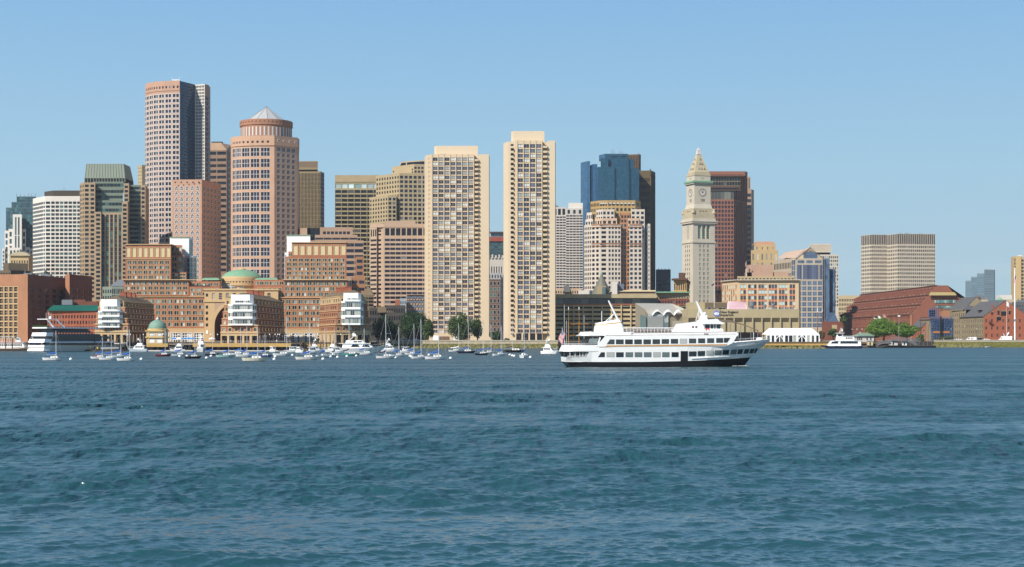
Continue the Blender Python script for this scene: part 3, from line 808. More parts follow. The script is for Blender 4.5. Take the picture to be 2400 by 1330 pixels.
# right tower
xr = YHT
pxblock(W, wi, [(668, xr), (812, xr)], 602, 658, [HS(10, 5, ms=.5)], 26, M_BRICK, M_DARKROOF, ybot=657.6)
pxblock(W, wi, [(684.5, xr + 1), (811.5, xr + 1)], 570, 600, [], 22, M_BRICK, M_DARKROOF, ybot=602)
panels(684, 812, xr, 569, 602, 8)
W.box(X(683.6, xr), X(812.4, xr), xr - .5, xr + 23, Z(569.6, xr), Z(568, xr), M_TANTRIM)
pxblock(W, wi, [(676, xr + 3), (686, xr + 3)], 590, 603, [HS(1, 1)], 14, M_BRICK, ybot=603)
pxblock(W, wi, [(664, xr - .7), (814, xr - .7)], 656, 698, [HS(11, 3, ms=.5)], 20, M_BRICK, M_DARKROOF, ybot=698)
pxblock(W, wi, [(594, xr + 2), (668, xr + 2)], 656, 671, [HS(6, 1, ms=.5)], 18, M_BRICK, M_DARKROOF, ybot=700)
pxblock(W, wi, [(600, xr - .4), (664, xr - .4)], 671, 698, [HS(5, 2, ms=.5)], 18, M_BRICK, M_DARKROOF, ybot=700)
pxblock(W, wi, [(652, xr - 1.2), (800, xr - 1.2)], 698, 770, [HS(10, 5, ms=.5, rh=.56)], 18, M_BRICK, M_DARKROOF, zb=Z(771, xr))
for yy, a, b in ((656, 664, 814), (698, 652, 800), (771, 652, 800)):
    W.box(X(a, xr), X(b, xr), xr - 1.7, xr - .5, Z(yy + 1.2, xr), Z(yy - .4, xr), M_TANTRIM)
pxblock(W, wi, [(652, xr - 1.6), (800, xr - 1.6)], 772, 803, [dict(ba, n=5)], 18, M_TANTRIM)
done(W, wi, hot)
# rotunda
yr = YHT + 22; cx = X(560, yr - 8); cy = yr; rr = 47 * yr / F
rt = MB(M_TANTRIM)
rt.lathe(cx, cy, [(rr * .92, Z(690, yr)), (rr * .92, Z(672, yr)), (rr, Z(671, yr)), (rr, Z(654, yr)), (rr * .98, Z(650, yr)), (rr * .94, Z(648, yr))], 40)
rt.build('rotunda', hot, smooth=False)
dm = MB(M_PATINA); dm.lathe(cx, cy, [(rr * .98, Z(650, yr)), (rr * .90, Z(645, yr)), (rr * .72, Z(639, yr)), (rr * .45, Z(634.5, yr)), (rr * .2, Z(632.6, yr)), (.01, Z(632, yr))], 40); dm.build('shallow_dome', hot, smooth=True)
ln = MB(M_TANTRIM); ln.lathe(cx, cy, [(rr * .22, Z(633, yr)), (rr * .22, Z(631.4, yr)), (rr * .1, Z(628.5, yr)), (.01, Z(627.5, yr))], 12); ln.build('dome_lantern', hot)
for k in range(20):
    a = pi + pi * (k + .5) / 20
    m = MB(M_DARK); x_, y_ = cx + (rr + .05) * cos(a), cy + (rr + .05) * sin(a); tx, ty = -sin(a) * .5, cos(a) * .5
    zz = Z(661, yr)
    m.poly([(x_ - tx, y_ - ty, zz), (x_ + tx, y_ + ty, zz), (x_, y_, zz - .9)]); m.build('drum_vent', hot)
gw = MB(); W, wi = MB(), Wins('rotunda_window')
yg = yr - rr * .93
face(W, wi, (X(520, yg), yg), (X(572, yg), yg), Z(682, yg), Z(661.5, yg), S(9, 1, .8, .9, w=M_TANTRIM, g=G_BAY, d=.3, mt=.4, mull=(1, 4, .12, M_WHITE)))
done(W, wi, hot, 'rotunda_glazing')
for a, b in ((471, 513), (597, 650)):
    m = MB(M_PATINA); y0 = YHT + 4
    pr = [(y0, Z(657, y0)), (y0 + .6, Z(654, y0)), (y0 + 2.4, Z(651.6, y0)), (y0 + 6, Z(650.5, y0)), (y0 + 12, Z(650.5, y0)), (y0 + 14, Z(657, y0))]
    for i in range(len(pr) - 1):
        m.poly([(X(a, y0), pr[i][0], pr[i][1]), (X(b, y0), pr[i][0], pr[i][1]), (X(b, y0) - (.8 if i else 0), pr[i + 1][0], pr[i + 1][1]), (X(a, y0) + (.8 if i else 0), pr[i + 1][0], pr[i + 1][1])])
    for xx in (X(a, y0), X(b, y0)): m.poly([(xx, q[0], q[1]) for q in pr])
    m.build('copper_roof', hot)
# white stair towers
def white_stack(x0, x1, x2, yt, ym, yb, Y, lx):
    W, wi = MB(), Wins('stair_window')
    ws = S(3, 9, .92, .86, w=M_WHITE, g=mat('white_panel', (.74, .75, .74), rough=.4, var=.03), d=.05, mt=.8)
    wg = S(2, 8, .7, .8, w=M_WHITE, g=G_PALE, d=.3, mt=1)
    if lx > 0:
        pxblock(W, wi, [(x0, Y), (x1, Y), (x1 + 9, Y + 3)], yt, ym, [ws, wg], 10, M_WHITE, M_PATINA, ybot=yb)
        pxblock(W, wi, [(x1 - 6, Y - 2), (x1 + 2, Y - 4), (x1 + 9, Y - 3.4), (x2, Y)], ym, yb, [dict(wg, n=1, r=5)] * 3, 9, M_WHITE, M_PATINA, ybot=yb)
    else:
        pxblock(W, wi, [(x0, Y), (x1, Y)], yt, ym, [ws], 10, M_WHITE, M_PATINA, ybot=yb)
        pxblock(W, wi, [(x2, Y), (x2 + 4, Y - 3), (x0 + 12, Y - 3)], ym, yb, [dict(wg, n=1, r=5), ws], 9, M_WHITE, M_PATINA, ybot=yb)
    W.box(X(x0 - .5, Y), X(x1 + .5, Y), Y - .5, Y + 9, Z(yt, Y), Z(yt - 1.2, Y), M_PATINA)
    done(W, wi, hot, 'white_stair_tower')
white_stack(398, 443, 461, 557, 600, 662, YHT + 24, 1)
white_stack(672, 727, 667, 552, 592, 655, YHT + 24, -1)

# ================================================================ three wharf buildings of the hotel
def finger(name, label, pp, ys, bx, by, side, ridge):
    """brick wharf block: stepped shoulders, white bay in front, hipped roof"""
    r = bld(name, label, 'building', (pp[1][0] + pp[2][0]) / 2, pp[1][1], 'brick wharf blocks in front of the hotel')
    W, wi = MB(), Wins()
    y_e, y_b, y_c = ys              # eaves, cornice above colonnade, foot
    Yf = pp[1][1]
    b4 = S(9, 5, .5, .5, w=M_BRICK3 if side > 0 else M_BRICK, g=G_HOTEL, d=.3, mt=.5, mb=.2, fr=(M_TANTRIM, .18))  # right sides get darker brick, their shade put into the colour
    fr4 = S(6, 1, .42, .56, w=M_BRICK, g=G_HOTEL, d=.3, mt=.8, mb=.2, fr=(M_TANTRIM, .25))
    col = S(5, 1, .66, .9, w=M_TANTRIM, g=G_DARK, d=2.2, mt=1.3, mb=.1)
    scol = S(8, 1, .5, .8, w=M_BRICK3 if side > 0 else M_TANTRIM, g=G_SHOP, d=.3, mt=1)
    y_f = y_b - 17                  # first floor strip above the colonnade
    if side > 0:
        full = [pp[0], pp[1], pp[2]]; fs = lambda f, s_: [f, s_]
    else:
        full = [pp[0], pp[1], pp[2]]; fs = lambda f, s_: [s_, f]
    pxblock(W, wi, full, y_b, y_c, fs(col, scol), 4, M_TANTRIM, yref=Yf)
    pxblock(W, wi, full, y_f, y_b, fs(fr4, dict(b4, r=1)), 4, M_BRICK, yref=Yf, ybot=y_b)
    for y, t in ((y_b, .7), (y_f, .5)):
        for a, b in zip(full[:-1], full[1:]):
            A_, B_ = P(*a), P(*b); W.bar((*A_, Z(y, Yf)), (*B_, Z(y, Yf)), .6, t, M_TANTRIM)
    # stepped shoulders
    n = 4; hgt = (y_f - y_e) / n
    (fa, fb) = (pp[0], pp[1]) if side > 0 else (pp[1], pp[2])
    for i in range(n):
        ins = 2.6 * (i + 1)
        a = (fa[0] + ins, fa[1] + 1.2 * (i + 1)); b = (fb[0] - ins, fb[1] + 1.2 * (i + 1))
        top = y_f - hgt * (i + 1)
        sst = S(4, 1, .2, .5, w=M_BRICK if i < n - 1 else M_TANTRIM, g=G_HOTEL, d=.3, mt=.5, cols=[(.7, 1.7), (X(b[0], b[1]) - X(a[0], a[1]) - 1.7, X(b[0], b[1]) - X(a[0], a[1]) - .7)], fr=(M_TANTRIM, .2))
        far = pp[2] if side > 0 else pp[0]
        far = (far[0] - ins * .25 * side, far[1])
        wmx = (M_BRICK3 if side > 0 else M_BRICK) if i < n - 1 else (mat('shaded_cream_wall', C(150, 124, 88)) if side > 0 else M_TANTRIM)  # darker cream copy paints the shade of the right side
        pts = [a, b, far] if side > 0 else [far, a, b]
        pxblock(W, wi, pts, top, top + hgt, fs(sst, dict(b4, r=1, n=9, w=wmx)), 2, M_BRICK if i < n - 1 else M_TANTRIM, M_DARKROOF, yref=Yf, ybot=top + hgt)
        for u, v in zip(pts[:-1], pts[1:]):
            W.bar((*P(*u), Z(top, Yf)), (*P(*v), Z(top, Yf)), .4, .3, M_TANTRIM)
    done(W, wi, r, most=90)
    # hipped roof
    rf = MB(M_GREYBROWN)
    ins = 2.6 * n
    a = P(fa[0] + ins, fa[1] + 1.2 * n); b = P(fb[0] - ins, fb[1] + 1.2 * n)
    far = pp[2] if side > 0 else pp[0]; f = P(far[0] - 2.6 * side, far[1]); ze = Z(y_e, Yf) + .1
    wid = b[0] - a[0]
    g_ = (f[0] - wid, f[1]) if side > 0 else (f[0] + wid, f[1])
    mid0 = ((a[0] + b[0]) / 2, a[1] + 9); mid1 = ((f[0] + g_[0]) / 2, f[1] - 2); zr = Z(ridge, Yf)
    L_, R_ = (g_, f) if side > 0 else (f, g_)
    rf.poly([(*a, ze), (*b, ze), (*mid0, zr)]); rf.poly([(*b, ze), (*R_, ze), (*mid1, zr), (*mid0, zr)]); rf.poly([(*L_, ze), (*a, ze), (*mid0, zr), (*mid1, zr)]); rf.poly([(*R_, ze), (*L_, ze), (*mid1, zr)])
    rf.build('hipped_roof', r)
    # chimneys
    for k in range(3):
        t = .25 + .2 * k; m = MB(M_BRICK2); cx_ = mid0[0] + (mid1[0] - mid0[0]) * t; cy_ = mid0[1] + (mid1[1] - mid0[1]) * t
        m.box(cx_ - 1.4, cx_ + 1.4, cy_ - 1, cy_ + 1, zr - 2.5, zr + 1.4); m.box(cx_ - 1.55, cx_ + 1.55, cy_ - 1.15, cy_ + 1.15, zr + 1.4, zr + 1.7); m.build('chimney', r)
    # white bay
    W, wi = MB(), Wins('bay_window')
    x0, x1 = bx; yt, ym, yb = by; Yb = Yf - .7
    bw_ = dict(w=M_WHITE, g=G_BAY, d=.2, mt=.5, mb=.5)
    e = (x1 - x0) * .14
    for k in range(3):
        ya_, yb_ = ym + (yb - ym) * k / 3, ym + (yb - ym) * (k + 1) / 3
        pxblock(W, wi, [(x0, Yb + 2), (x0 + e, Yb), (x1 - e, Yb), (x1, Yb + 2)], ya_, yb_, [S(2, 1, .8, .74, **bw_), S(8, 1, .86, .74, **bw_), S(2, 1, .8, .74, **bw_)], 9, M_WHITE, yref=Yb, ybot=yb_)
        W.bar((*P(x0 + e, Yb - .3), Z(ya_, Yb)), (*P(x1 - e, Yb - .3), Z(ya_, Yb)), .5, .35, M_WHITE)
    ins = (x1 - x0) * .1
    pxblock(W, wi, [(x0 + ins, Yb + 4.5), (x0 + ins + e, Yb + 3), (x1 - ins - e, Yb + 3), (x1 - ins, Yb + 4.5)], ym - (ym - yt) * .5, ym, [None, S(7, 1, .84, .84, **bw_), None], 8, M_WHITE, yref=Yb + 3, ybot=ym)
    pxblock(W, wi, [(x0 + ins, Yb + 4.6), (x0 + ins + e, Yb + 3.1), (x1 - ins - e, Yb + 3.1), (x1 - ins, Yb + 4.6)], yt, ym - (ym - yt) * .5, [], 8, M_WHITE, M_GREYBROWN, yref=Yb + 3, ybot=ym - (ym - yt) * .5)
    done(W, wi, r, 'white_bay')
    return r
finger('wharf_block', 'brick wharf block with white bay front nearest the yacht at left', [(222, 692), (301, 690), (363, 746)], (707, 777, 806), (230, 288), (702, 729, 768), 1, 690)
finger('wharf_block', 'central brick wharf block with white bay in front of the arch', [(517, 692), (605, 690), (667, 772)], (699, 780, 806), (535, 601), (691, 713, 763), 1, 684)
finger('wharf_block', 'right brick wharf block whose long side faces the sun, next to the trees', [(748, 740), (786, 692), (869, 698)], (694, 778, 806), (800, 852), (687, 706, 762), -1, 678)

# dome pavilion
r = bld('dome_pavilion', 'small cream pavilion with green copper dome at the water edge', 'pavilion', 367, 652)
W, wi = MB(), Wins()
Yp = 650; px0, px1 = 343, 394
oc = [(px0, Yp + 3), (px0 + 4, Yp), (382, Yp), (394, Yp + 8)]
ow = mat('pavilion_cream', C(226, 194, 134))
g1 = S(2, 1, .6, .74, w=ow, g=G_DARK, d=.3, mt=.5, mb=.3, fr=(M_WHITE, .12), mull=(4, 5, .14, M_WHITE))
pxblock(W, wi, oc, 791, 812, [None, g1, dict(g1, n=1)], 4, ow, yref=Yp)
pxblock(W, wi, oc, 775, 790, [None, dict(g1, mull=(4, 2, .14, M_WHITE), mt=1), dict(g1, n=1)], 4, ow, yref=Yp, ybot=790)
for y in (791, 776):
    for a, b in zip(oc[:-1], oc[1:]): W.bar((*P(*a), Z(y, Yp)), (*P(*b), Z(y, Yp)), 1.0, .5, ow)
done(W, wi, r)
cx, cy = X(368, Yp + 4), Yp + 5; rd = 21.5 * Yp / F
m = MB(ow); m.lathe(cx, cy, [(rd + .4, Z(775, Yp)), (rd + .4, Z(771, Yp)), (rd + .1, Z(770.5, Yp))], 32); m.build('dome_base', r)
m = MB(M_PATINA2); m.lathe(cx, cy, [(rd * cos(t), Z(771, Yp) + rd * 1.0 * sin(t)) for t in np.linspace(0, pi / 2, 12)], 32); m.build('dome', r, smooth=True)
m = MB(M_WFRAME); m.lathe(cx, cy, [(.7, Z(751, Yp)), (.6, Z(748, Yp)), (.8, Z(747.5, Yp)), (.4, Z(745, Yp)), (.02, Z(742, Yp))], 10); m.build('finial', r)
# ================================================================ two beige apartment towers
def apt_tower(label, Y, xl, xw, xg0, xg1, xb, xr, ncol, yt, ph, yv, nf, opening):
    r = bld('apartment_tower', label, 'apartment tower', (xg0 + xg1) / 2, Y, 'pair of beige apartment towers')
    W, wi = MB(), Wins()
    st = S(ncol, nf, .76, .60, w=M_BEIGE, g=G_APT, d=.55, mt=1.6, mb=.2, s=M_BEIGE, so=.22, mull=(2, 1, .09, M_REDFR), fr=None, rm=M_REDFR, one=1)
    zv = Z(yv, Y)
    ns = S(1, nf, .5, .42, w=M_BEIGE2, g=G_DARK, d=1.6, mt=1.6, mb=.2)
    # main body
    block(W, wi, [P(xl, Y + 10), P(xw, Y + 1.5), P(xg0 - 5, Y + 1.5)], Z(yt + 1.5, Y), zv, [None, None], 22, M_BEIGE2)
    block(W, wi, [P(xg0 - 5, Y), P(xg1, Y)], Z(yt, Y), zv, [dict(st, ms=1.3, me=.3)], 26, M_BEIGE)
    block(W, wi, [P(xg1, Y + 2.2), P(xb, Y + 2.2)], Z(yt + 3, Y), zv, [S(1, nf, .72, .62, w=M_BEIGE, g=G_DARK, d=.4, mt=1.2)], 24, M_BEIGE)
    block(W, wi, [P(xb, Y + .2), P(xr, Y + .2), P(xr + 1.5, Y + 14)], Z(yt, Y), zv, [None, None], 16, M_BEIGE2)
    # vertical ribs between window columns
    L0, L1 = X(xg0 - 5, Y) + 1.3, X(xg1, Y) - .3
    for k in range(ncol + 1):
        xx = L0 + (L1 - L0) * k / ncol
        W.box(xx - .2, xx + .2, Y - .25, Y - .005, zv, Z(yt - .8, Y), M_BEIGE)
    # penthouse
    a, b, t = ph
    block(W, wi, [P(a, Y + 8), P(a + 5, Y + 5), P(b, Y + 5)], Z(t, Y), Z(t, Y), [None, None], 14, M_BEIGE2, zb=Z(yt + 2, Y))
    W.box(X(a + 14, Y), X(a + 27, Y), Y + 4.9, Y + 4.99, Z(yt - 1.2, Y), Z(yt - 2.6, Y), M_DARK)
    done(W, wi, r)
    # balconies
    zt_, zb_ = Z(yt, Y) - 1.6, zv + .2
    for k in range(nf):
        z = zb_ + (zt_ - zb_) * (k + .08) / nf
        m = MB(M_BEIGE)
        x0, x1 = X(xg1 + 1.2, Y), X(xb, Y)
        m.box(x0, x1, Y - 1.3, Y + 2.19, z - .18, z); m.box(x0, x1, Y - 1.3, Y - 1.15, z + .004, z + 1.05)
        m.box(x1 - .15, x1 - .004, Y - 1.14, Y + .15, z + .004, z + 1.05)
        m.build('balcony', r)
    for k in range(nf):
        z = zb_ + (zt_ - zb_) * (k + .08) / nf
        m = MB(M_BEIGE); x0, x1 = X(xw + 5.5, Y), X(xg0 - 8.2, Y)
        m.box(x0, x1, Y - .6, Y + 1.49, z - .18, z); m.box(x0, x1, Y - .6, Y - .45, z + .004, z + 1.05); m.build('balcony', r)
        m = MB(M_DARK); m.box(x0 + .1, x1 - .1, Y + 1.35, Y + 1.47, z + 1.1, z + 2.3); m.build('balcony_opening', r)
    # open ground floor
    if opening:
        L = (xg1 - xg0 + 5) / ncol
        for k in range(ncol):
            m = MB(M_DARK); a0 = xg0 - 2 + L * k; m.box(X(a0, Y), X(a0 + L * .74, Y), Y - .12, Y - .02, GZ, GZ + 4.6); m.build('lobby_opening', r)
    for px in (a + 3, b - 3): mast(r, X(px, Y + 8), Y + 8, Z(t, Y), Z(t - 4, Y), .15)
    return r
apt_tower('left beige apartment tower, seven window columns wide, with flat penthouse', 1000, 995, 999, 1013, 1111.5, 1121.5, 1146, 7, 362, (1018, 1120, 340), 783, 39, False)
apt_tower('right beige apartment tower, taller, four window columns wide, beside the dark garage', 930, 1180, 1191, 1212, 1271.5, 1282.5, 1301, 4, 330, (1198, 1276, 305), 783, 39, True)
# low garden walls at their feet
for lab, a, b, c in (('white banner hung on the left tower podium', 1015, 1029, 0), ('white banner hung beside the podium trees', 1063, 1078, 1)):
    m = MB(mat('white_cloth', (.78, .78, .78), rough=.9, var=.05)); Yb = 905
    m.box(X(a, Yb), X(b, Yb), Yb, Yb + .15, Z(805, Yb), Z(787, Yb)); tag(m.build('banner'), lab, 'banner')
r = bld('podium', 'low tan podium with brown garage doors in front of the left apartment tower', 'building', 1060, 915)
W = MB(M_BEIGE); W.box(X(1000, 915), X(1160, 915), 915, 940, GZ - .5, Z(786, 915)); W.build('wall', r)
for a, b in ((1029, 1053), (1078, 1100)):
    m = MB(mat('brown_roller_door', C(132, 104, 84), streak=.5)); m.box(X(a, 914.8), X(b, 914.8), 914.7, 914.95, GZ, Z(789, 915)); m.build('garage_door', r)

# ================================================================ seen between and beside the apartment towers
r = bld('office_tower', 'dark green glass tower with a red fascia between the apartment towers', 'skyscraper', 1163, 1500, SKY)
W, wi = MB(), Wins()
pxblock(W, wi, [(1142, 1500), (1190, 1500)], 566, 640, [S(6, 9, .8, .6, w=mat('dark_green_frame', (.05, .07, .07)), g=G_TEAL, d=.3, mt=.5)], 20, M_STEEL)
pxblock(W, wi, [(1142, 1499), (1190, 1499)], 556, 565, [], 22, M_REDROOF, ybot=566)
pxblock(W, wi, [(1150, 1504), (1190, 1504)], 546, 556, [S(6, 1, .7, .6, w=M_STEEL, g=G_PALE, d=.3)], 14, M_STEEL, ybot=556)
pxblock(W, wi, [(1146, 1501), (1192, 1501)], 543, 545, [], 18, M_STEEL, ybot=545)
done(W, wi, r)
r = bld('office_tower', 'white art deco tower with dark slot windows between the apartment towers', 'skyscraper', 1163, 1420, SKY)
W, wi = MB(), Wins()
dw = mat('pale_deco_stone', C(224, 216, 206))
pxblock(W, wi, [(1138, 1420), (1190, 1420)], 604, 660, [S(9, 1, .36, .66, w=dw, g=G_DARK, d=.5, mt=6)], 20, dw)
for k in range(6): W.box(X(1144 + 8 * k, 1420), X(1148 + 8 * k, 1420), 1419, 1422, Z(606, 1420), Z(599 - 2 * (k % 2), 1420), dw)
done(W, wi, r)
r = bld('brick_block', 'old brown brick block with pale top storey between the apartment towers', 'building', 1163, 1240)
W, wi = MB(), Wins()
pxblock(W, wi, [(1138, 1240), (1190, 1240)], 655, 780, [S(6, 9, .55, .55, w=mat('umber_brick', C(120, 92, 76)), g=G_TEALW, d=.3, mt=1, fr=(M_WFRAME, .15))], 20, M_STEEL)
pxblock(W, wi, [(1138, 1240), (1190, 1240)], 640, 654, [S(8, 1, .4, .6, w=mat('pale_mansard', C(190, 190, 190)), g=G_DARK, d=.3)], 18, M_STEEL, ybot=655)
pxblock(W, wi, [(1174, 1225), (1192, 1225)], 650, 780, [S(3, 10, .6, .7, w=mat('dim_blue_cladding', (.05, .06, .08)), g=G_BLUED, d=.3)], 14, M_STEEL)
done(W, wi, r)

r = bld('orange_block', 'orange painted warehouse left of the left apartment tower', 'building', 970, 1070)
W, wi = MB(), Wins()
pxblock(W, wi, [(948, 1078), (957, 1070), (1010, 1068)], 652, 730, [None, S(9, 5, .42, .55, w=M_ORANGE, g=G_DARK, d=.3, mt=.8)], 20, M_ORANGE, M_WHITEST)
done(W, wi, r)
r = bld('low_block', 'blue grey low block with roof railing in front of the orange warehouse', 'building', 960, 1010)
W, wi = MB(), Wins()
pxblock(W, wi, [(934, 1012), (954, 1010), (1000, 1010)], 692, 740, [None, S(7, 4, .6, .5, w=M_BLUEGREY, g=G_DARK, d=.3)], 20, M_BLUEGREY)
pxblock(W, wi, [(937, 1002), (952, 1002)], 700, 740, [S(3, 3, .4, .5, w=mat('pale_blue_wall', C(176, 186, 196)), g=G_DARK, d=.3)], 6, M_BLUEGREY)
done(W, wi, r)
roof_units(r, X(940, 1015), X(990, 1015), 1012, Z(692, 1010), 5, M_STEEL, 2)
r = bld('low_block', 'dark shaded low roofs and brick walls above the trees by the hotel', 'building', 905, 985)
W, wi = MB(), Wins()
pxblock(W, wi, [(866, 985), (912, 985)], 722, 790, [S(8, 4, .5, .5, w=mat('shaded_brick_wall', (.05, .045, .04)), g=G_DARK, d=.3)], 20, mat('shaded_brick_wall', (.05, .045, .04)), M_DARKROOF)  # near-black colour stands for the shade on these brick walls
pxblock(W, wi, [(905, 975), (950, 975)], 716, 790, [S(8, 4, .5, .5, w=mat('shaded_brick_wall', (.05, .045, .04)), g=G_DARK, d=.3)], 20, mat('shaded_brick_wall', (.05, .045, .04)), M_DARKROOF)
W.frustum([P(885, 975), P(925, 975), (X(925, 975), 990), (X(885, 975), 990)], Z(733, 975), [P(885, 975.5), P(900, 975.5), (X(900, 975), 989), (X(885, 975), 989)], Z(719, 975), M_GREYBROWN)
W.box(X(926, 980), X(936, 980), 980, 984, Z(735, 980), Z(703, 980), M_BRICK2)
done(W, wi, r)

# ================================================================ right of the towers
r = bld('office_tower', 'white tower with fine dark bands left of the blue glass tower', 'skyscraper', 1332, 1270, SKY)
W, wi = MB(), Wins()
wb = mat('cool_white_panel', C(222, 214, 206), var=.05)
sb3 = S(5, 30, .80, .46, w=wb, g=G_DARK, d=.4, mt=.5)
pxblock(W, wi, [(1296, 1272), (1326.5, 1272)], 505, 690, [S(4, 29, .80, .46, w=wb, g=G_DARK, d=.4, mt=.5)], 20, wb)
pxblock(W, wi, [(1326.5, 1270), (1366, 1270)], 502, 690, [sb3], 24, wb)
pxblock(W, wi, [(1296, 1272), (1326.5, 1272)], 486, 505, [S(3, 1, .6, .8, w=wb, g=G_DARK, d=.6)], 20, wb, ybot=505)
pxblock(W, wi, [(1326.5, 1270), (1366, 1270)], 489, 502, [S(3, 1, .4, .8, w=wb, g=G_DARK, d=.6)], 24, wb, ybot=502)
pxblock(W, wi, [(1332, 1276), (1366, 1276)], 476, 490, [], 14, M_WHITEST, ybot=490)
done(W, wi, r)
roof_units(r, X(1300, 1276), X(1325, 1276), 1274, Z(486, 1272), 3, M_STEEL, 2)

r = bld('glass_tower', 'blue glass tower with stepped faceted crown', 'skyscraper', 1430, 1330, SKY)
W, wi = MB(), Wins('glass_panel')
BM = mat('blue_mullion', (.02, .06, .11), rough=.4, var=0)
bg_ = S(10, 24, .88, .86, w=BM, g=G_BLUE, d=.08, mt=.3)
lf = S(4, 45, .86, .88, w=BM, g=glass('side_blue_glass', (.05, .13, .24), [], rough=.1, metal=.35, spread=.12), d=.08, mt=.3)
pxblock(W, wi, [(1361, 1352), (1376, 1340), (1383, 1339)], 380, 690, [lf, dict(lf, n=2)], 30, BM, yref=1345)
pxblock(W, wi, [(1382, 1345), (1390, 1334), (1400, 1334)], 387, 690, [dict(lf, n=2), dict(lf, n=3)], 24, BM, yref=1340)
pxblock(W, wi, [(1393, 1338), (1402, 1326), (1440, 1325)], 393, 500, [dict(lf, n=3, r=24), bg_], 24, BM, yref=1330)
pxblock(W, wi, [(1440, 1327), (1474, 1327)], 393, 500, [dict(bg_, n=9)], 22, BM, yref=1330)
pxblock(W, wi, [(1474, 1329), (1498, 1331)], 395, 540, [dict(bg_, n=7, r=32)], 24, BM, yref=1330)
pxblock(W, wi, [(1408, 1336), (1425, 1336)], 371, 394, [dict(bg_, n=5, r=5)], 14, BM, ybot=395)
pxblock(W, wi, [(1424, 1341), (1433, 1341)], 371, 394, [S(3, 4, .9, .9, w=BM, g=G_BLUED, d=.1)], 10, BM, ybot=395)
pxblock(W, wi, [(1433, 1335), (1473, 1335)], 369, 394, [dict(bg_, n=11, r=5)], 14, BM, ybot=395)
pxblock(W, wi, [(1473, 1337), (1486, 1337)], 374, 396, [dict(bg_, n=4, r=5)], 14, BM, ybot=396)
pxblock(W, wi, [(1404, 1352), (1418, 1342), (1472, 1342)], 361, 371, [dict(lf, n=4, r=2), dict(bg_, n=14, r=2)], 12, BM, ybot=372)
for a, b in ((1433, 1447), (1455, 1467)):
    W.box(X(a, 1341), X(b, 1341), 1341.6, 1341.9, Z(368.5, 1341), Z(366, 1341), M_DARK)
done(W, wi, r, 'mullion_frame')
for px, h in ((1433, 352), (1437, 349), (1441, 355), (1452, 353), (1456, 355), (1460, 355)): mast(r, X(px, 1348), 1348, Z(361, 1342), Z(h, 1348), .22)
r = bld('office_tower', 'dark bronze ribbed tower directly behind the blue glass tower', 'skyscraper', 1510, 1370, SKY)
W, wi = MB(), Wins()
gbm = mat('bronze_rib', C(124, 98, 72), var=.1)
pxblock(W, wi, [(1471, 1372), (1497, 1370), (1502, 1376)], 362, 690, [S(7, 26, .42, .9, w=gbm, g=G_DARK, d=.8, mt=1), None], 26, gbm)
gb2 = mat('olive_bronze', C(112, 94, 62), var=.1)
pxblock(W, wi, [(1495, 1364), (1526, 1362), (1536, 1378)], 400, 690, [S(11, 17, .5, .5, w=gb2, g=G_DARK, d=.8, mt=5, ms=1), S(6, 1, .5, .94, w=mat('shadow_bronze', C(70, 58, 46)), g=G_DARK, d=.8)], 26, gb2)  # shade of the right side put into a darker bronze
W.box(X(1523, 1362), X(1526, 1362), 1361.5, 1364, Z(410, 1362), Z(397, 1362), gb2)
done(W, wi, r)
for k in range(4): mast(r, X(1496 + 2 * k, 1375), 1375, Z(362, 1370), Z(357 + k, 1370), .3)

# rounded stone and brick tower with stepped crown
r = bld('office_tower', 'stepped white stone and brick tower with arched top storey below the blue glass tower', 'skyscraper', 1448, 1200, SKY)
W, wi = MB(), Wins()
ws = mat('pale_masonry', C(228, 216, 200), var=.06); wbk = mat('rose_brick_band', C(196, 140, 104), var=.1); wt = mat('olive_tan_brick', C(196, 164, 110), var=.1)
fm = M_WFRAME
def rs(n, r_, w_, **k): return S(n, r_, .56, .52, w=w_, g=G_TEALW if w_ is not ws else G_NAVY, d=.4, mt=1, **k)
Yc = 1200
pxblock(W, wi, [(1384, Yc + 16), (1405, Yc + 6), (1424, Yc + 4), (1489, Yc + 4), (1502, Yc + 12)], 470, 560, [rs(6, 7, wt), rs(3, 7, wt), rs(7, 7, wt), rs(4, 7, wt)], 22, wt)
for (a, b, n) in ((1406, 1423, 3), (1426, 1488, 7)):
    for k in range(n):
        px = a + (b - a) * (k + .5) / n; m = MB(fm); cx = X(px, Yc + 3.4); zz = Z(477.5, Yc)
        m.poly([(cx + 1.0 * cos(t), Yc + (3.4 if n > 3 else 4.2), zz + 1.0 * sin(t)) for t in np.linspace(0, pi, 9)]); m.build('arch_head', r)
pxblock(W, wi, [(1375, Yc + 14), (1388, Yc + 9)], 498, 560, [rs(3, 4, ws)], 16, ws)
pxblock(W, wi, [(1397, Yc + 6), (1412, Yc - 1), (1440, Yc - 1)], 491, 540, [rs(3, 4, ws), rs(3, 4, ws)], 14, ws)
pxblock(W, wi, [(1479, Yc - 1), (1511, Yc - 1)], 491, 560, [rs(3, 6, ws)], 16, ws)
pxblock(W, wi, [(1372, Yc + 8), (1390, Yc + 2)], 514, 700, [rs(3, 16, ws)], 16, ws)
pk2 = mat('pinkish_masonry', C(226, 194, 168), var=.06)
pxblock(W, wi, [(1394, Yc + 1), (1411, Yc - 4), (1446, Yc - 4)], 512, 540, [rs(3, 2, pk2), rs(3, 2, pk2)], 12, pk2, ybot=541)
pxblock(W, wi, [(1471, Yc - 4), (1498, Yc - 4)], 512, 540, [rs(3, 2, pk2)], 12, pk2, ybot=541)
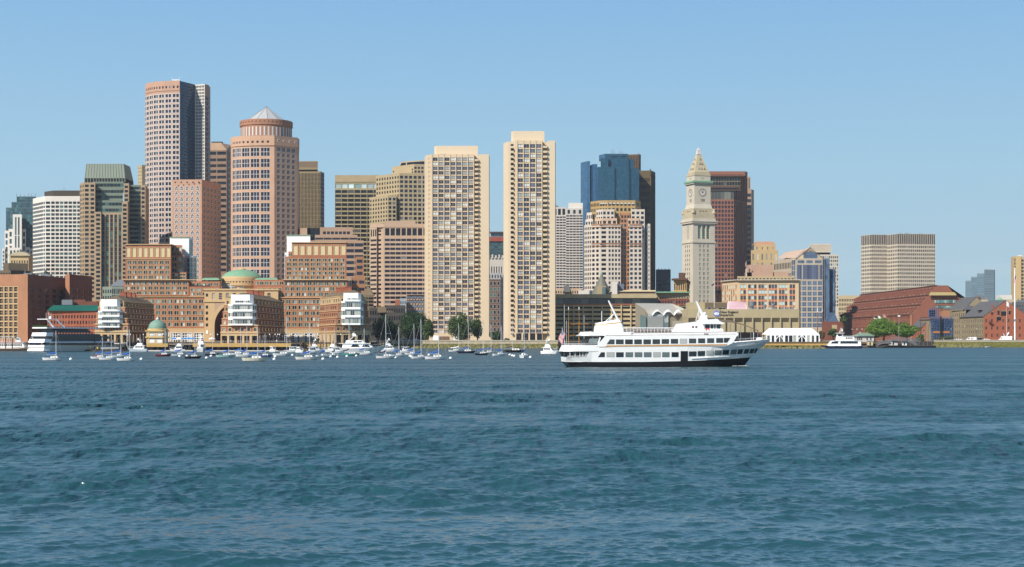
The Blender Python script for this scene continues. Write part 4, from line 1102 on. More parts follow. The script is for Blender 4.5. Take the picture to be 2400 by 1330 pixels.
# lower body: curved white shaft, brick core strip, right shaft, glass slot
pxblock(W, wi, [(1369, Yc + 6), (1386, Yc - 2), (1405, Yc - 6.5), (1425, Yc - 7), (1455, Yc - 7)], 526, 690, [rs(4, 15, ws), rs(2, 15, ws), S(1, 15, .5, .5, w=ws, g=G_DARK, d=1.2, mt=1), rs(4, 15, ws)], 20, ws)
pxblock(W, wi, [(1455, Yc - 2), (1476, Yc - 2)], 500, 690, [S(3, 18, .6, .55, w=wbk, g=G_TEALW, d=.4, mt=1)], 16, wbk)
pxblock(W, wi, [(1475, Yc - 6), (1505, Yc - 6)], 526, 690, [rs(3, 15, ws)], 18, ws)
pxblock(W, wi, [(1505, Yc), (1519, Yc)], 527, 690, [S(3, 16, .84, .7, w=mat('dark_glass_mullion', (.03, .055, .07)), g=G_BLUED, d=.2)], 16, ws)
pxblock(W, wi, [(1518, Yc - 2), (1524, Yc - 2)], 525, 690, [S(1, 16, .3, .5, w=ws, g=G_DARK, d=.3)], 16, ws)
for yb_, t in ((528, .6), (534, .4), (572, .6), (578, .4)):
    W.bar((*P(1386, Yc - 2.4), Z(yb_, Yc)), (*P(1405, Yc - 6.9), Z(yb_, Yc)), .3, t, wbk); W.bar((*P(1405, Yc - 7.2), Z(yb_, Yc)), (*P(1455.4, Yc - 7.4), Z(yb_, Yc)), .3, t, wbk); W.bar((*P(1475, Yc - 6.4), Z(yb_, Yc)), (*P(1505.4, Yc - 6.4), Z(yb_, Yc)), .3, t, wbk)
done(W, wi, r)

r = bld('low_block', 'dark grey concrete block right of the bronze tower', 'building', 1555, 1380)
W, wi = MB(), Wins()
dg = mat('charcoal_precast', C(88, 92, 100), var=.1)
pxblock(W, wi, [(1537, 1380), (1572, 1380)], 632, 690, [S(8, 4, .4, .4, w=dg, g=G_DARK, d=.3, mt=8)], 20, dg)
done(W, wi, r)
for k in range(4): mast(r, X(1543 + 8 * k, 1385), 1385, Z(632, 1380), Z(629, 1380), .4)
r = bld('palazzo_block', 'yellow brick block with heavy dark cornice beside the clock tower', 'building', 1592, 1180)
W, wi = MB(), Wins()
yb_m = mat('yellow_brick', C(222, 178, 104), var=.1)
pxblock(W, wi, [(1579, 1182), (1610, 1180)], 657, 730, [S(6, 3, .5, .6, w=yb_m, g=G_NAVY, d=.4, mt=1.4, fr=(M_TANTRIM, .12))], 20, yb_m)
W.box(X(1577, 1180), X(1612, 1180), 1178, 1190, Z(657, 1180), Z(653, 1180), M_DKBROWN)
W.box(X(1592, 1190), X(1604, 1190), 1188, 1194, Z(653, 1190), Z(640, 1190), M_DKBROWN)
done(W, wi, r)
r = bld('cornice_block', 'low brick and stone block with green cornice behind the theatre', 'building', 1570, 1100)
W, wi = MB(), Wins()
pxblock(W, wi, [(1538, 1102), (1615, 1100)], 700, 730, [S(12, 2, .45, .5, w=M_BRICK3, g=G_NAVY, d=.4, mt=.6)], 20, M_BRICK3)
pxblock(W, wi, [(1538, 1102), (1615, 1100)], 687, 700, [S(12, 1, .45, .6, w=M_TANST, g=G_NAVY, d=.4, mt=2.4)], 20, M_TANST, ybot=700)
W.box(X(1536, 1100), X(1617, 1100), 1098, 1110, Z(687, 1100), Z(684, 1100), M_PATINA)
done(W, wi, r)
r = bld('cone_roof_block', 'round old building with a tall grey ribbed conical roof behind the garage', 'building', 1412, 1130)
W, wi = MB(), Wins()
cx, cy = X(1412, 1130), 1140
W.lathe(cx, cy, [(7.6, GZ), (7.6, Z(692, 1130))], 24, M_TANST)
W.build('wall', r); wi.finish(r)
m = MB(M_LEAD); m.lathe(cx, cy, [(8.2, Z(692, 1130)), (4.2, Z(668, 1130)), (.55, Z(643, 1130))], 28); m.build('conical_roof', r)
m = MB(M_PATINA2); m.lathe(cx, cy, [(.9, Z(644, 1130)), (.8, Z(640, 1130)), (.1, Z(637, 1130)), (.05, Z(630, 1130))], 8); m.build('finial', r)
m = MB(M_TANST); m.box(X(1400, 1130), X(1420, 1130), 1130.5, 1140, Z(692, 1130), Z(671, 1130)); m.box(X(1411, 1130), X(1419, 1130), 1130.2, 1130.45, Z(690, 1130), Z(673, 1130), G_PALE); m.build('dormer', r)
r = bld('mansard_block', 'short row of old stone houses with grey mansard roof above the garage at left', 'building', 1325, 1024)
W, wi = MB(), Wins()
pxblock(W, wi, [(1301, 1026), (1362, 1024)], 676, 720, [S(11, 1, .4, .5, w=mat('rosy_sandstone', C(206, 178, 150)), g=G_DARK, d=.3, mt=1, mb=8)], 14, mat('rosy_sandstone', C(206, 178, 150)))
W.frustum([P(1320, 1023), P(1337, 1023), (X(1337, 1023), 1030), (X(1320, 1023), 1030)], Z(685, 1024), [P(1323, 1025), P(1334, 1025), (X(1334, 1024), 1029), (X(1323, 1024), 1029)], Z(670, 1024), M_GREYROOF)
W.box(X(1356, 1022), X(1388, 1022), 1022, 1030, Z(700, 1022), Z(681, 1022), M_WHITEST)
done(W, wi, r)
r = bld('low_block', 'long low cream roofed market building above the sunlit end of the garage', 'building', 1490, 1075)
W = MB(M_CREAM); W.box(X(1440, 1075), X(1536, 1075), 1075, 1100, GZ, Z(684, 1075), M_PINK2)
W.frustum([P(1432, 1074), P(1537, 1074), (X(1537, 1074), 1100), (X(1432, 1074), 1100)], Z(684, 1075), [P(1434, 1080), P(1536, 1080), (X(1536, 1080), 1094), (X(1434, 1080), 1094)], Z(680, 1075), M_CREAM)
W.box(X(1434, 1076), X(1446, 1076), 1073, 1078, Z(690, 1076), Z(661, 1076), M_WHITEST); W.box(X(1446, 1080), X(1462, 1080), 1079, 1084, Z(690, 1080), Z(666, 1080), M_BLUEGREY)
W.build('wall', r)

# ================================================================ clock tower
r = bld('clock_tower', 'tall granite clock tower with pyramid spire and green balcony', 'clock tower', 1638, 1180)
TA = R(20); Yk = 1180.0; tcx = X(1637, 1188); tcy = 1188.0; FULL = 74 * 1182 / F / (cos(TA) + sin(TA)) / 2
e1 = (cos(TA), sin(TA)); e2 = (-sin(TA), cos(TA))
def tq(f, dx=0.0):
    h = FULL * f
    return [(tcx + e1[0] * a * h + e2[0] * b * h, tcy + e1[1] * a * h + e2[1] * b * h) for a, b in ((-1, -1), (1, -1), (1, 1), (-1, 1))]
def tz(py): return Z(py, 1178)
def tier(W, f, y0, y1, mt): W.prism(tq(f), tz(y1), tz(y0), mt, bottom=False)
W, wi = MB(), Wins()
lm, lw = M_LIMESTONE, M_LIMEWARM
q = tq(1.0)
sf = S(3, 14, .42, .56, w=lm, g=glass('small_sash', (.10, .11, .10), [(.3, (.3, .3, .28))]), d=.35, mt=.8, ms=4.2, mull=(2, 2, .12, lm))
sl = S(3, 14, .3, .5, w=lm, g=G_NAVY, d=.35, mt=.8, ms=4.2)
face(W, wi, q[3], q[0], tz(722), tz(569), sl, GZ); face(W, wi, q[0], q[1], tz(722), tz(569), sf, GZ)
blank(W, q[1], q[2], GZ, tz(569), lm); blank(W, q[2], q[3], GZ, tz(569), lm)
q = tq(.985)
bel = S(3, 1, .70, .84, w=lm, g=glass('green_bronze_window', (.05, .16, .12), [(.4, (.02, .02, .025))]), d=1.0, mt=1.0, mb=1.6, ms=3.6, mull=(2, 6, .16, M_LIMESTONE))
face(W, wi, q[3], q[0], tz(566), tz(524), dict(bel, g=G_DARK, cols=[(8.3, 9.2), (10, 10.9)])); face(W, wi, q[0], q[1], tz(566), tz(524), bel)
blank(W, q[1], q[2], tz(566), tz(524), lm); blank(W, q[2], q[3], tz(566), tz(524), lm)
for y0, y1, f in ((566, 569.5, 1.06), (520, 524, 1.10), (517.5, 520, 1.15), (512, 517.5, 1.04), (500, 512, .97)): tier(W, f, y0, y1, lm if f > 1.02 else lw)
q = tq(.88)
at = S(3, 1, .45, .55, w=lw, g=G_DARK, d=.4, mt=1.6, mb=1, ms=4.5)
face(W, wi, q[3], q[0], tz(500), tz(488), at); face(W, wi, q[0], q[1], tz(500), tz(488), at)
blank(W, q[1], q[2], tz(500), tz(488), lw); blank(W, q[2], q[3], tz(500), tz(488), lw)
W.poly([(*p, tz(488)) for p in q], lw)
W.frustum(tq(.84), tz(488), tq(.74), tz(478), lm)
q = tq(.73)
bw2 = S(5, 1, .7, .8, w=lm, g=glass('red_framed_window', (.10, .02, .02), [(.4, (.5, .45, .42))]), d=.3, mt=.4, mb=.4, ms=4.6)
for a, b in ((q[3], q[0]), (q[0], q[1])):
    blank(W, a, b, tz(478), tz(474), lm)
    face(W, wi, a, b, tz(474), tz(464), bw2)
    blank(W, a, b, tz(464), tz(432), lm)
blank(W, q[1], q[2], tz(478), tz(432), lm); blank(W, q[2], q[3], tz(478), tz(432), lm)
for y0, y1, f in ((430.5, 432, .78), (427.5, 430.5, .84)): tier(W, f, y0, y1, lm)
q = tq(.72)
lo_ = S(4, 1, .45, .6, w=lm, g=G_DARK, d=.6, mt=1.0, mb=.6, ms=4.8)
face(W, wi, q[3], q[0], tz(423), tz(411), lo_); face(W, wi, q[0], q[1], tz(423), tz(411), lo_)
blank(W, q[1], q[2], tz(423), tz(411), lm); blank(W, q[2], q[3], tz(423), tz(411), lm)
for y0, y1, f in ((409, 411, .75), (405, 409, .70), (402, 405, .66)): tier(W, f, y0, y1, lw)
# corner groups of carved stone
for a, b in ((-1, -1), (1, -1), (1, 1), (-1, 1)):
    h = FULL * .93; x_, y_ = tcx + e1[0] * a * h + e2[0] * b * h, tcy + e1[1] * a * h + e2[1] * b * h
    W.lathe(x_, y_, [(1.2, tz(500)), (1.3, tz(497)), (.7, tz(494)), (.9, tz(492)), (.3, tz(489)), (.02, tz(488.5))], 8, lw)
W.build('shaft', r); wi.finish(r)
m = MB(M_PATINA); m.prism(tq(.90), tz(427.4), tz(423.2), M_PATINA); m.build('green_balcony', r)
sp = MB(lw); sp.frustum(tq(.64), tz(402), tq(.16), tz(359), lw); sp.build('spire', r)
for (py, n, wd) in ((394, 3, .5), (382, 2, .35), (371, 1, .2)):
    f = .64 + (.16 - .64) * (402 - py) / (402 - 359) + .015
    for side in (0, 1):
        q = tq(f); a, b = (q[0], q[1]) if side else (q[3], q[0])
        for k in range(n):
            t = .5 + (k - (n - 1) / 2) * .22
            x_, y_ = a[0] + (b[0] - a[0]) * t, a[1] + (b[1] - a[1]) * t
            nrm = (e2[0] * -1, e2[1] * -1) if side else (-e1[0], -e1[1]); tg = e1 if side else (-e2[0], -e2[1])
            m = MB(M_DARK); o = .3; c = (x_ + nrm[0] * o, y_ + nrm[1] * o)
            m.poly([(c[0] - tg[0] * .28, c[1] - tg[1] * .28, tz(py) - .5), (c[0] + tg[0] * .28, c[1] + tg[1] * .28, tz(py) - .5), (c[0] + tg[0] * .28, c[1] + tg[1] * .28, tz(py) + .5), (c[0], c[1], tz(py) + .9), (c[0] - tg[0] * .28, c[1] - tg[1] * .28, tz(py) + .5)])
            for s_ in (-1, 1): m.bar((c[0] + tg[0] * .45 * s_, c[1] + tg[1] * .45 * s_, tz(py) - .6), (c[0] + tg[0] * .45 * s_, c[1] + tg[1] * .45 * s_, tz(py) + .6), .2, .35, lw)
            m.build('lucarne', r)
m = MB(M_WFRAME); m.frustum(tq(.17), tz(359), tq(.13), tz(350), M_WFRAME); m.frustum(tq(.20), tz(359.5), tq(.20), tz(358.6), M_WFRAME); m.frustum(tq(.15), tz(350), tq(.01), tz(343), M_WFRAME); m.tube((tcx, tcy, tz(344)), (tcx, tcy, tz(339)), .15); m.build('lantern', r)
def clock(side):
    q = tq(.73); a, b = (q[0], q[1]) if side else (q[3], q[0])
    nrm = (-e2[0], -e2[1]) if side else (-e1[0], -e1[1]); tg = e1 if side else (-e2[0], -e2[1])
    c = ((a[0] + b[0]) / 2 + nrm[0] * .1, (a[1] + b[1]) / 2 + nrm[1] * .1); zc = tz(450.5)
    def ring(r0, r1, o, mt, m):
        n = 28
        for k in range(n):
            t0, t1 = 2 * pi * k / n, 2 * pi * (k + 1) / n
            pt = lambda rr, t: (c[0] + nrm[0] * o + tg[0] * rr * cos(t), c[1] + nrm[1] * o + tg[1] * rr * cos(t), zc + rr * sin(t))
            if r0 == 0: m.poly([pt(r1, t0), pt(r1, t1), (c[0] + nrm[0] * o, c[1] + nrm[1] * o, zc)], mt)
            else: m.poly([pt(r0, t0), pt(r1, t0), pt(r1, t1), pt(r0, t1)], mt)
    m = MB(); ring(0, 3.15, 0, mat('clock_bronze', C(150, 134, 118)), m); ring(2.0, 3.0, .05, mat('clock_ring', C(186, 174, 160)), m); ring(0, 1.9, .08, M_WHITEST, m); ring(0, .8, .1, mat('clock_rose', C(150, 120, 108)), m)
    f = m.build('clock_face', r)
    for ang, ln, wd in ((R(125), 1.8, .22), (R(75), 2.5, .16)):
        h = MB(M_DARK); dx = cos(ang); dz = sin(ang); o = .16
        p0 = (c[0] + nrm[0] * o, c[1] + nrm[1] * o, zc); p1 = (p0[0] + tg[0] * dx * ln, p0[1] + tg[1] * dx * ln, zc + dz * ln)
        h.bar(p0, p1, wd, wd)
        hb = h.build('clock_hand', f)
clock(1); clock(0)

r = bld('office_tower', 'reddish brown tower with grid windows and dark finned side behind the clock tower', 'skyscraper', 1705, 1500, SKY)
W, wi = MB(), Wins()
bt_ = M_BROWNTOWER
pxblock(W, wi, [(1645, 1500), (1720, 1500), (1751, 1528)], 468, 690, [S(10, 22, .62, .58, w=bt_, g=G_NAVY, d=.6, mt=1), S(8, 1, .5, .98, w=mat('brown_fin', C(150, 104, 82)), g=G_DARK, d=1.4, mt=.3)], 25, bt_)
pxblock(W, wi, [(1645, 1501), (1720, 1501)], 447, 468, [S(10, 1, .84, .9, w=mat('olive_mullion', C(130, 122, 96)), g=glass('smoky_glass', (.09, .09, .08), [(.3, (.16, .16, .13))]), d=.5, mt=.5)], 24, bt_, ybot=468)
pxblock(W, wi, [(1645, 1500), (1735, 1500)], 436, 447, [S(1, 1, .96, .5, w=M_DKBROWN, g=G_DARK, d=.6)], 26, M_DKBROWN, ybot=447)
pxblock(W, wi, [(1645, 1501), (1735, 1501)], 413, 436, [S(14, 2, .8, .7, w=mat('olive_mullion', C(130, 122, 96)), g=G_DARK, d=.6)], 26, M_DKBROWN, ybot=436)
pxblock(W, wi, [(1644, 1499), (1746, 1499), (1752, 1506)], 402, 413, [S(1, 1, .97, .3, w=bt_, g=G_DARK, d=.4, mt=2.6), None], 30, bt_, ybot=413)
pxblock(W, wi, [(1720, 1510), (1752, 1529)], 412, 470, [S(8, 1, .5, .98, w=mat('brown_fin', C(150, 104, 82)), g=G_DARK, d=1.2, mt=.3)], 10, bt_, ybot=469)
done(W, wi, r)
r = bld('office_tower', 'pinkish slab tower peeping out at the right of the reddish brown tower', 'skyscraper', 1758, 1560, SKY)
W, wi = MB(), Wins()
pxblock(W, wi, [(1740, 1560), (1761, 1560), (1767, 1570)], 444, 690, [S(2, 18, .8, .5, w=M_PINK2, g=G_NAVY, d=.5, mt=3), None], 20, M_PINK2)
pxblock(W, wi, [(1740, 1564), (1759, 1564)], 415, 444, [S(3, 1, .3, .8, w=M_PINK2, g=G_DARK, d=.6)], 14, M_PINK2, ybot=445)
done(W, wi, r)
r = bld('deco_building', 'tan art deco office building with stepped top and cream vertical windows', 'office block', 1795, 1470)
W, wi = MB(), Wins()
td = mat('deco_tan', C(214, 184, 134), var=.08)
gd = glass('cream_sash', (.40, .38, .33), [(.2, (.12, .12, .12))])
pxblock(W, wi, [(1760, 1470), (1824, 1470)], 587, 700, [S(6, 5, .3, .62, w=td, g=gd, d=.4, mt=2, mb=1)], 25, td)
pxblock(W, wi, [(1768, 1474), (1818, 1474)], 574, 587, [S(4, 1, .2, .6, w=td, g=gd, d=.4, mt=1.5)], 18, td, ybot=588)
W.frustum([P(1768, 1474), P(1818, 1474), (X(1818, 1474), 1492), (X(1768, 1474), 1492)], Z(574, 1474), [P(1774, 1478), P(1812, 1478), (X(1812, 1478), 1490), (X(1774, 1478), 1490)], Z(566, 1474), mat('copper_tile', C(196, 150, 116)))
done(W, wi, r)
# ================================================================ garage, theatre, aquarium
r = bld('parking_garage', 'long multi storey concrete garage, half in the shadow of the apartment tower', 'parking garage', 1455, 968)
W, wi = MB(), Wins('garage_opening')
gs = S(14, 8, .94, .36, w=M_GARAGE, g=M_DARK, d=.8, mt=.6, mb=.4, s=M_GARAGE, so=.25)
pxblock(W, wi, [(1300, 968), (1612, 968)], 714, 800, [gs], 40, M_GARAGE, M_CONC)
for k in range(15):
    xx = X(1300 + 312 * k / 14, 968); W.box(xx - .35, xx + .35, 967.3, 967.99, GZ, Z(713, 968), M_GARAGE)
up = S(12, 1, .9, .86, w=M_DKBROWN, g=glass('office_strip_glass', (.03, .03, .03), [(.2, (.12, .12, .10))]), d=.5, mt=.2)
pxblock(W, wi, [(1300, 972), (1542, 972)], 699, 713, [up], 30, M_CONC, ybot=713.5)
W.box(X(1299, 970), X(1538, 970), 969, 1003, Z(699, 970), Z(690, 970), M_CONC)
W.box(X(1300, 968), X(1612, 968), 967.2, 967.95, Z(715, 968), Z(712.5, 968), M_BRICK2)
W.mats and None
done(W, wi, r, most=100)

r = bld('theatre_building', 'angular grey metal clad theatre with scalloped white awning', 'theatre', 1550, 880)
sg = mat('zinc_cladding', C(186, 180, 168), rough=.5, metal=.2, var=.06, scale=.4)
sg2 = mat('dark_zinc_cladding', C(150, 140, 122), rough=.55, var=.08, scale=.4)
W = MB(sg2)
Yt = 880
def tp(px, py, Y=Yt): return (X(px, Y), Y, Z(py, Y))
zb_ = GZ - .3
W.poly([(X(1489, 884), 884, zb_), (X(1515, Yt), Yt, zb_), tp(1520, 739), tp(1512, 726), (X(1489, 884), 884, Z(711, 884))])           # left angled wall
W.poly([(X(1515, Yt), Yt, zb_), (X(1600, Yt), Yt, zb_), tp(1600, 738), tp(1520, 739)], sg2)
W.poly([(X(1600, Yt), Yt, zb_), (X(1613, 890), 890, zb_), (X(1613, 890), 890, Z(727, 890)), tp(1600, 738)], sg2)
W.poly([(X(1489, 884), 884, Z(711, 884)), tp(1512, 726), tp(1520, 739), tp(1600, 738), (X(1611, 878), 878, Z(727, 878)), (X(1575, 905), 905, Z(712, 905))], mat('silver_roof_sheet', C(206, 200, 188), rough=.5, var=.06))
W.poly([(X(1489, 884), 884, Z(711, 884)), (X(1575, 905), 905, Z(712, 905)), (X(1575, 905), 905, zb_), (X(1489, 884), 884, zb_)])
W.poly([(X(1575, 905), 905, Z(712, 905)), (X(1611, 878), 878, Z(727, 878)), (X(1613, 890), 890, zb_), (X(1575, 905), 905, zb_)])
W.build('metal_hull', r)
W = MB(mat('pale_zinc', C(196, 206, 206), rough=.4, metal=.2, var=.04)); W.box(X(1519, Yt), X(1566, Yt), Yt - 1.2, Yt - .02, zb_, Z(736, Yt)); W.box(X(1517, Yt), X(1554, Yt), Yt - 1.9, Yt - 1.22, zb_, Z(742, Yt), mat('mid_zinc', C(170, 174, 172), rough=.4, metal=.2)); W.build('lobby_front', r)
W = MB(G_PALE); W.box(X(1555, Yt), X(1566, Yt), Yt - 1.4, Yt - 1.21, Z(766, Yt), Z(756, Yt)); W.poly([(X(1500, 882), 881, zb_), (X(1514, 880), 879, zb_), (X(1514, 880), 879, Z(742, 880)), (X(1500, 882), 881, Z(738, 882))]); W.build('window', r)
W = MB(sg); W.box(X(1576, Yt), X(1598, Yt), Yt - .6, Yt - .03, zb_, Z(753, Yt)); W.build('grey_panel', r)
m = MB(M_WHITE)
for k, (a, b) in enumerate(((1528, 1553), (1554, 1578), (1579, 1601))):
    n = 10
    for i in range(n):
        t0, t1 = i / n, (i + 1) / n
        h = lambda t: Z(738, Yt) - .4 + 2.4 * sin(pi * t)
        xa, xb = X(a + (b - a) * t0, Yt), X(a + (b - a) * t1, Yt)
        m.poly([(xa, Yt - 2.6, h(t0)), (xb, Yt - 2.6, h(t1)), (xb, Yt + .5, h(t1) + .8), (xa, Yt + .5, h(t0) + .8)])
        m.poly([(xa, Yt - 2.6, h(t0) - .25), (xb, Yt - 2.6, h(t1) - .25), (xb, Yt - 2.6, h(t1)), (xa, Yt - 2.6, h(t0))])
m.build('scalloped_awning', r)
m = MB(M_STEEL); m.tube((X(1603, 874), 874, zb_), (X(1603, 874), 874, Z(724, 874)), .3); m.build('corner_post', r)

r = bld('aquarium', 'long tan concrete aquarium with a round blue fish sign', 'aquarium', 1745, 850)
W = MB(M_CONC); Ya = 850
x0, x1 = X(1612, Ya), X(1873, Ya)
zt, zm = Z(725, Ya), Z(744, Ya)
W.box(x0, x1, Ya, Ya + 45, zm - .3, zt)
W.box(x0 + .1, x1 - .1, Ya + 1.2, Ya + 44.9, GZ - .5, zm - .3)
n = 12
for k in range(n + 1):
    xx = x0 + (x1 - x0) * k / n
    W.box(max(x0, xx - .35), min(x1, xx + .35), Ya, Ya + 1.19, GZ - .5, zm - .301)
W.box(X(1612, Ya + 20), X(1700, Ya + 20), Ya + 16, Ya + 30, zt, Z(709, Ya + 16))
W.box(X(1654, Ya + 12), X(1703, Ya + 12), Ya + 10, Ya + 15.9, zt, Z(709, Ya + 16) - .3, M_GREYBROWN)
W.build('concrete_wall', r)
W = MB(M_GREYBROWN)
for k in range(n):
    xa, xb = x0 + (x1 - x0) * k / n + .42, x0 + (x1 - x0) * (k + 1) / n - .42
    W.poly([(xa, Ya + .9, zm - 2.2), (xb, Ya + .9, zm - 2.2), (xb, Ya + .05, zm - .35), (xa, Ya + .05, zm - .35)])
W.build('angled_vent', r)  # sloping grey brown vents between the posts
for k, (a, b, y) in enumerate(((1755, 1768, 706), (1788, 1796, 713), (1807, 1816, 711))):
    m = MB(M_STEEL); cx = X((a + b) / 2, Ya + 10); rr = (b - a) / 2 * Ya / F
    m.lathe(cx, Ya + 10, [(rr * .7, zt), (rr * .7, zt + 1.5), (rr, zt + 1.6), (rr, Z(y + 1, Ya)), (rr * .8, Z(y, Ya)), (.02, Z(y, Ya))], 14); m.build('roof_tank', r)
for k in range(14):
    m = MB(M_STEEL); a = X(random.uniform(1640, 1865), Ya + 8); h = random.uniform(.5, 1.3); m.box(a - .8, a + .8, Ya + 6, Ya + 8, zt - .02, zt + h); m.build('roof_unit', r)
# sign disc, fish and lettering
m = MB(mat('sign_blue', C(142, 152, 214), rough=.5, var=.02)); cx, cz, rd = X(1679.5, Ya), Z(735.5, Ya), 7.6 * Ya / F
ring = [(cx + rd * cos(t), cz + rd * sin(t)) for t in np.linspace(0, 2 * pi, 32, endpoint=False)]
m.poly([(a, Ya - .30, b) for a, b in ring])
for i in range(32):
    a, b = ring[i], ring[(i + 1) % 32]; m.poly([(a[0], Ya - .02, a[1]), (b[0], Ya - .02, b[1]), (b[0], Ya - .30, b[1]), (a[0], Ya - .30, a[1])])
sg_ = m.build('round_sign', r)
m = MB(M_WHITE); k_ = rd / 7.6
body = [(cx + (-.6 + 5.4 * cos(t)) * k_, cz + 2.9 * sin(t) * k_) for t in np.linspace(0, 2 * pi, 24, endpoint=False)]
m.poly([(a, Ya - .34, b) for a, b in body]); m.poly([(cx + 3.6 * k_, Ya - .345, cz), (cx + 6.4 * k_, Ya - .345, cz - 2.6 * k_), (cx + 5.6 * k_, Ya - .345, cz), (cx + 6.4 * k_, Ya - .345, cz + 2.6 * k_)]); m.build('fish_emblem', sg_)
m = MB(mat('sign_blue', (0, 0, 0))); m.poly([(cx + (-.2 + 2.3 * cos(t)) * k_, Ya - .37, cz + 1.25 * sin(t) * k_) for t in np.linspace(0, 2 * pi, 20, endpoint=False)]); m.build('fish_outline', sg_)
m = MB(M_WHITE); m.poly([(cx + (-.6 + 1.5 * cos(t)) * k_, Ya - .39, cz + .8 * sin(t) * k_) for t in np.linspace(0, 2 * pi, 16, endpoint=False)]); m.build('fish_inner', sg_)
def text(body, size, loc, mt, name, parent, bold=0.0, rx=90, rz=0, align='LEFT', ext=.03):
    cu = bpy.data.curves.new(name, 'FONT'); cu.body = body; cu.size = size; cu.extrude = ext; cu.offset = bold; cu.align_x = align
    tmp = bpy.data.objects.new('tmp_text', cu); COL.objects.link(tmp)
    dg = bpy.context.evaluated_depsgraph_get()
    me = bpy.data.meshes.new_from_object(tmp.evaluated_get(dg)); bpy.data.objects.remove(tmp); bpy.data.curves.remove(cu)
    me.materials.clear(); me.materials.append(mt); me.name = name
    o = bpy.data.objects.new(name, me); COL.objects.link(o); o.rotation_euler = (R(rx), 0, R(rz))
    if parent is not None:
        o.parent = parent; b = BASE.get(parent.name, (0, 0, 0)); o.location = (loc[0] - b[0], loc[1] - b[1], loc[2] - b[2])
    else: o.location = loc
    return o
text("New England", 1.75, (X(1688.5, Ya), Ya - .08, Z(734.5, Ya)), M_BLACK, 'sign_lettering', r, .035)
text("Aquarium", 1.75, (X(1688.5, Ya), Ya - .08, Z(741.2, Ya)), M_BLACK, 'sign_lettering', r, .035)
# patterned banner on the roof
m = MB(mat('banner_white_pink', C(246, 220, 226), rough=.8, var=.10, scale=3.0)); a, b = X(1703, Ya + 3), X(1748, Ya + 3)
m.poly([(a, Ya + 2, zt), (b + .6, Ya + 2, zt), (b, Ya + 4, Z(708, Ya)), (a + .8, Ya + 4, Z(706, Ya))])
m.poly([(a, Ya + 2.3, zt), (a + .8, Ya + 4.3, Z(706, Ya)), (b, Ya + 4.3, Z(708, Ya)), (b + .6, Ya + 2.3, zt)])
o = m.build('roof_banner'); tag(o, 'white and pink patterned banner standing on the aquarium roof', 'banner')
pinkd = mat('banner_pink', C(236, 150, 176), rough=.8, var=0)
m = MB(pinkd)
for rw in range(5):
    for k in range(26):
        t = (k + .5) / 26; zz = zt + (Z(707, Ya) - zt) * (rw + .5) / 5; yy = Ya + 2 + 2 * (rw + .5) / 5 - .06; xx = a + .8 + (b - a - 1) * t
        hh = .28 + .14 * ((k * 7 + rw * 3) % 3)
        m.bar((xx, yy - .02, zz - hh), (xx + .1, yy + .06, zz + hh), .14, .05)
ob = m.build('banner_print', o)

# canopy roof of the harbour terminal behind the ferry bow
r = bld('pier_canopy', 'low sloping brown canopy roof beside the aquarium, behind the ferry', 'canopy', 1735, 815)
W = MB(mat('canopy_brown', C(134, 114, 92), rough=.6, var=.15, scale=.6)); Yc_ = 815
p = [(1680, 752), (1722, 755), (1752, 764), (1778, 775)]
for i in range(3):
    a, b = p[i], p[i + 1]
    W.poly([(X(a[0], Yc_), Yc_, Z(a[1], Yc_)), (X(b[0], Yc_), Yc_, Z(b[1], Yc_)), (X(b[0], Yc_), Yc_ + 16, Z(b[1], Yc_) + 1), (X(a[0], Yc_), Yc_ + 16, Z(a[1], Yc_) + 1)])
    W.poly([(X(a[0], Yc_), Yc_, Z(a[1], Yc_) - .5), (X(b[0], Yc_), Yc_, Z(b[1], Yc_) - .5), (X(b[0], Yc_), Yc_, Z(b[1], Yc_)), (X(a[0], Yc_), Yc_, Z(a[1], Yc_))])
W.build('canopy_roof', r)
for px in (1690, 1712, 1736, 1760, 1776):
    m = MB(M_STEEL); m.tube((X(px, Yc_ + 1), Yc_ + 1, 1.0), (X(px, Yc_ + 1), Yc_ + 1, Z(760 + max(0, px - 1722) * .3, Yc_)), .18); m.build('canopy_post', r)
m = MB(M_DKBROWN); m.box(X(1684, Yc_ + 12), X(1786, Yc_ + 12), Yc_ + 12, Yc_ + 14, .5, Z(779, Yc_)); m.build('back_wall', r)

# tan office with brick spandrels
r = bld('office_block', 'cream office block with orange brick spandrels above the aquarium', 'office block', 1785, 965)
W, wi = MB(), Wins()
cr_ = mat('cream_concrete', C(232, 202, 162), var=.07); os_ = mat('orange_brick_spandrel', C(216, 142, 100), var=.1)
go = glass('office_blind_window', (.045, .05, .075), [(.42, (.40, .52, .52))], spread=.3)
cols = []
L = X(1872, 965) - X(1727.5, 968)
for b in range(6):
    n = 3 if 0 < b < 5 else 2; c0 = L * (b + .5) / 6 + (.6 if b == 0 else (-.6 if b == 5 else 0))
    for k in range(n): cols.append((c0 + (k - (n - 1) / 2) * 1.75 - .75, c0 + (k - (n - 1) / 2) * 1.75 + .75))
of = dict(n=1, r=5, rh=.56, w=cr_, g=go, s=os_, so=.12, d=.5, mt=2.2, mb=.4, cols=cols)
pxblock(W, wi, [(1692, 990), (1727.5, 968), (1872, 965), (1876, 972)], 656, 733, [S(7, 5, .4, .6, w=cr_, g=go, s=os_, so=.1, d=.4, mt=2.2), of, None], 25, cr_, yref=966)
W.bar((*P(1691, 989.5), Z(656.5, 966)), (*P(1727.5, 967), Z(656.5, 966)), 1.4, .6, mat('pale_cornice', C(206, 196, 180))); W.bar((*P(1727, 967.2), Z(656.5, 966)), (*P(1876, 964), Z(656.5, 966)), 1.4, .6, mat('pale_cornice', (0, 0, 0)))
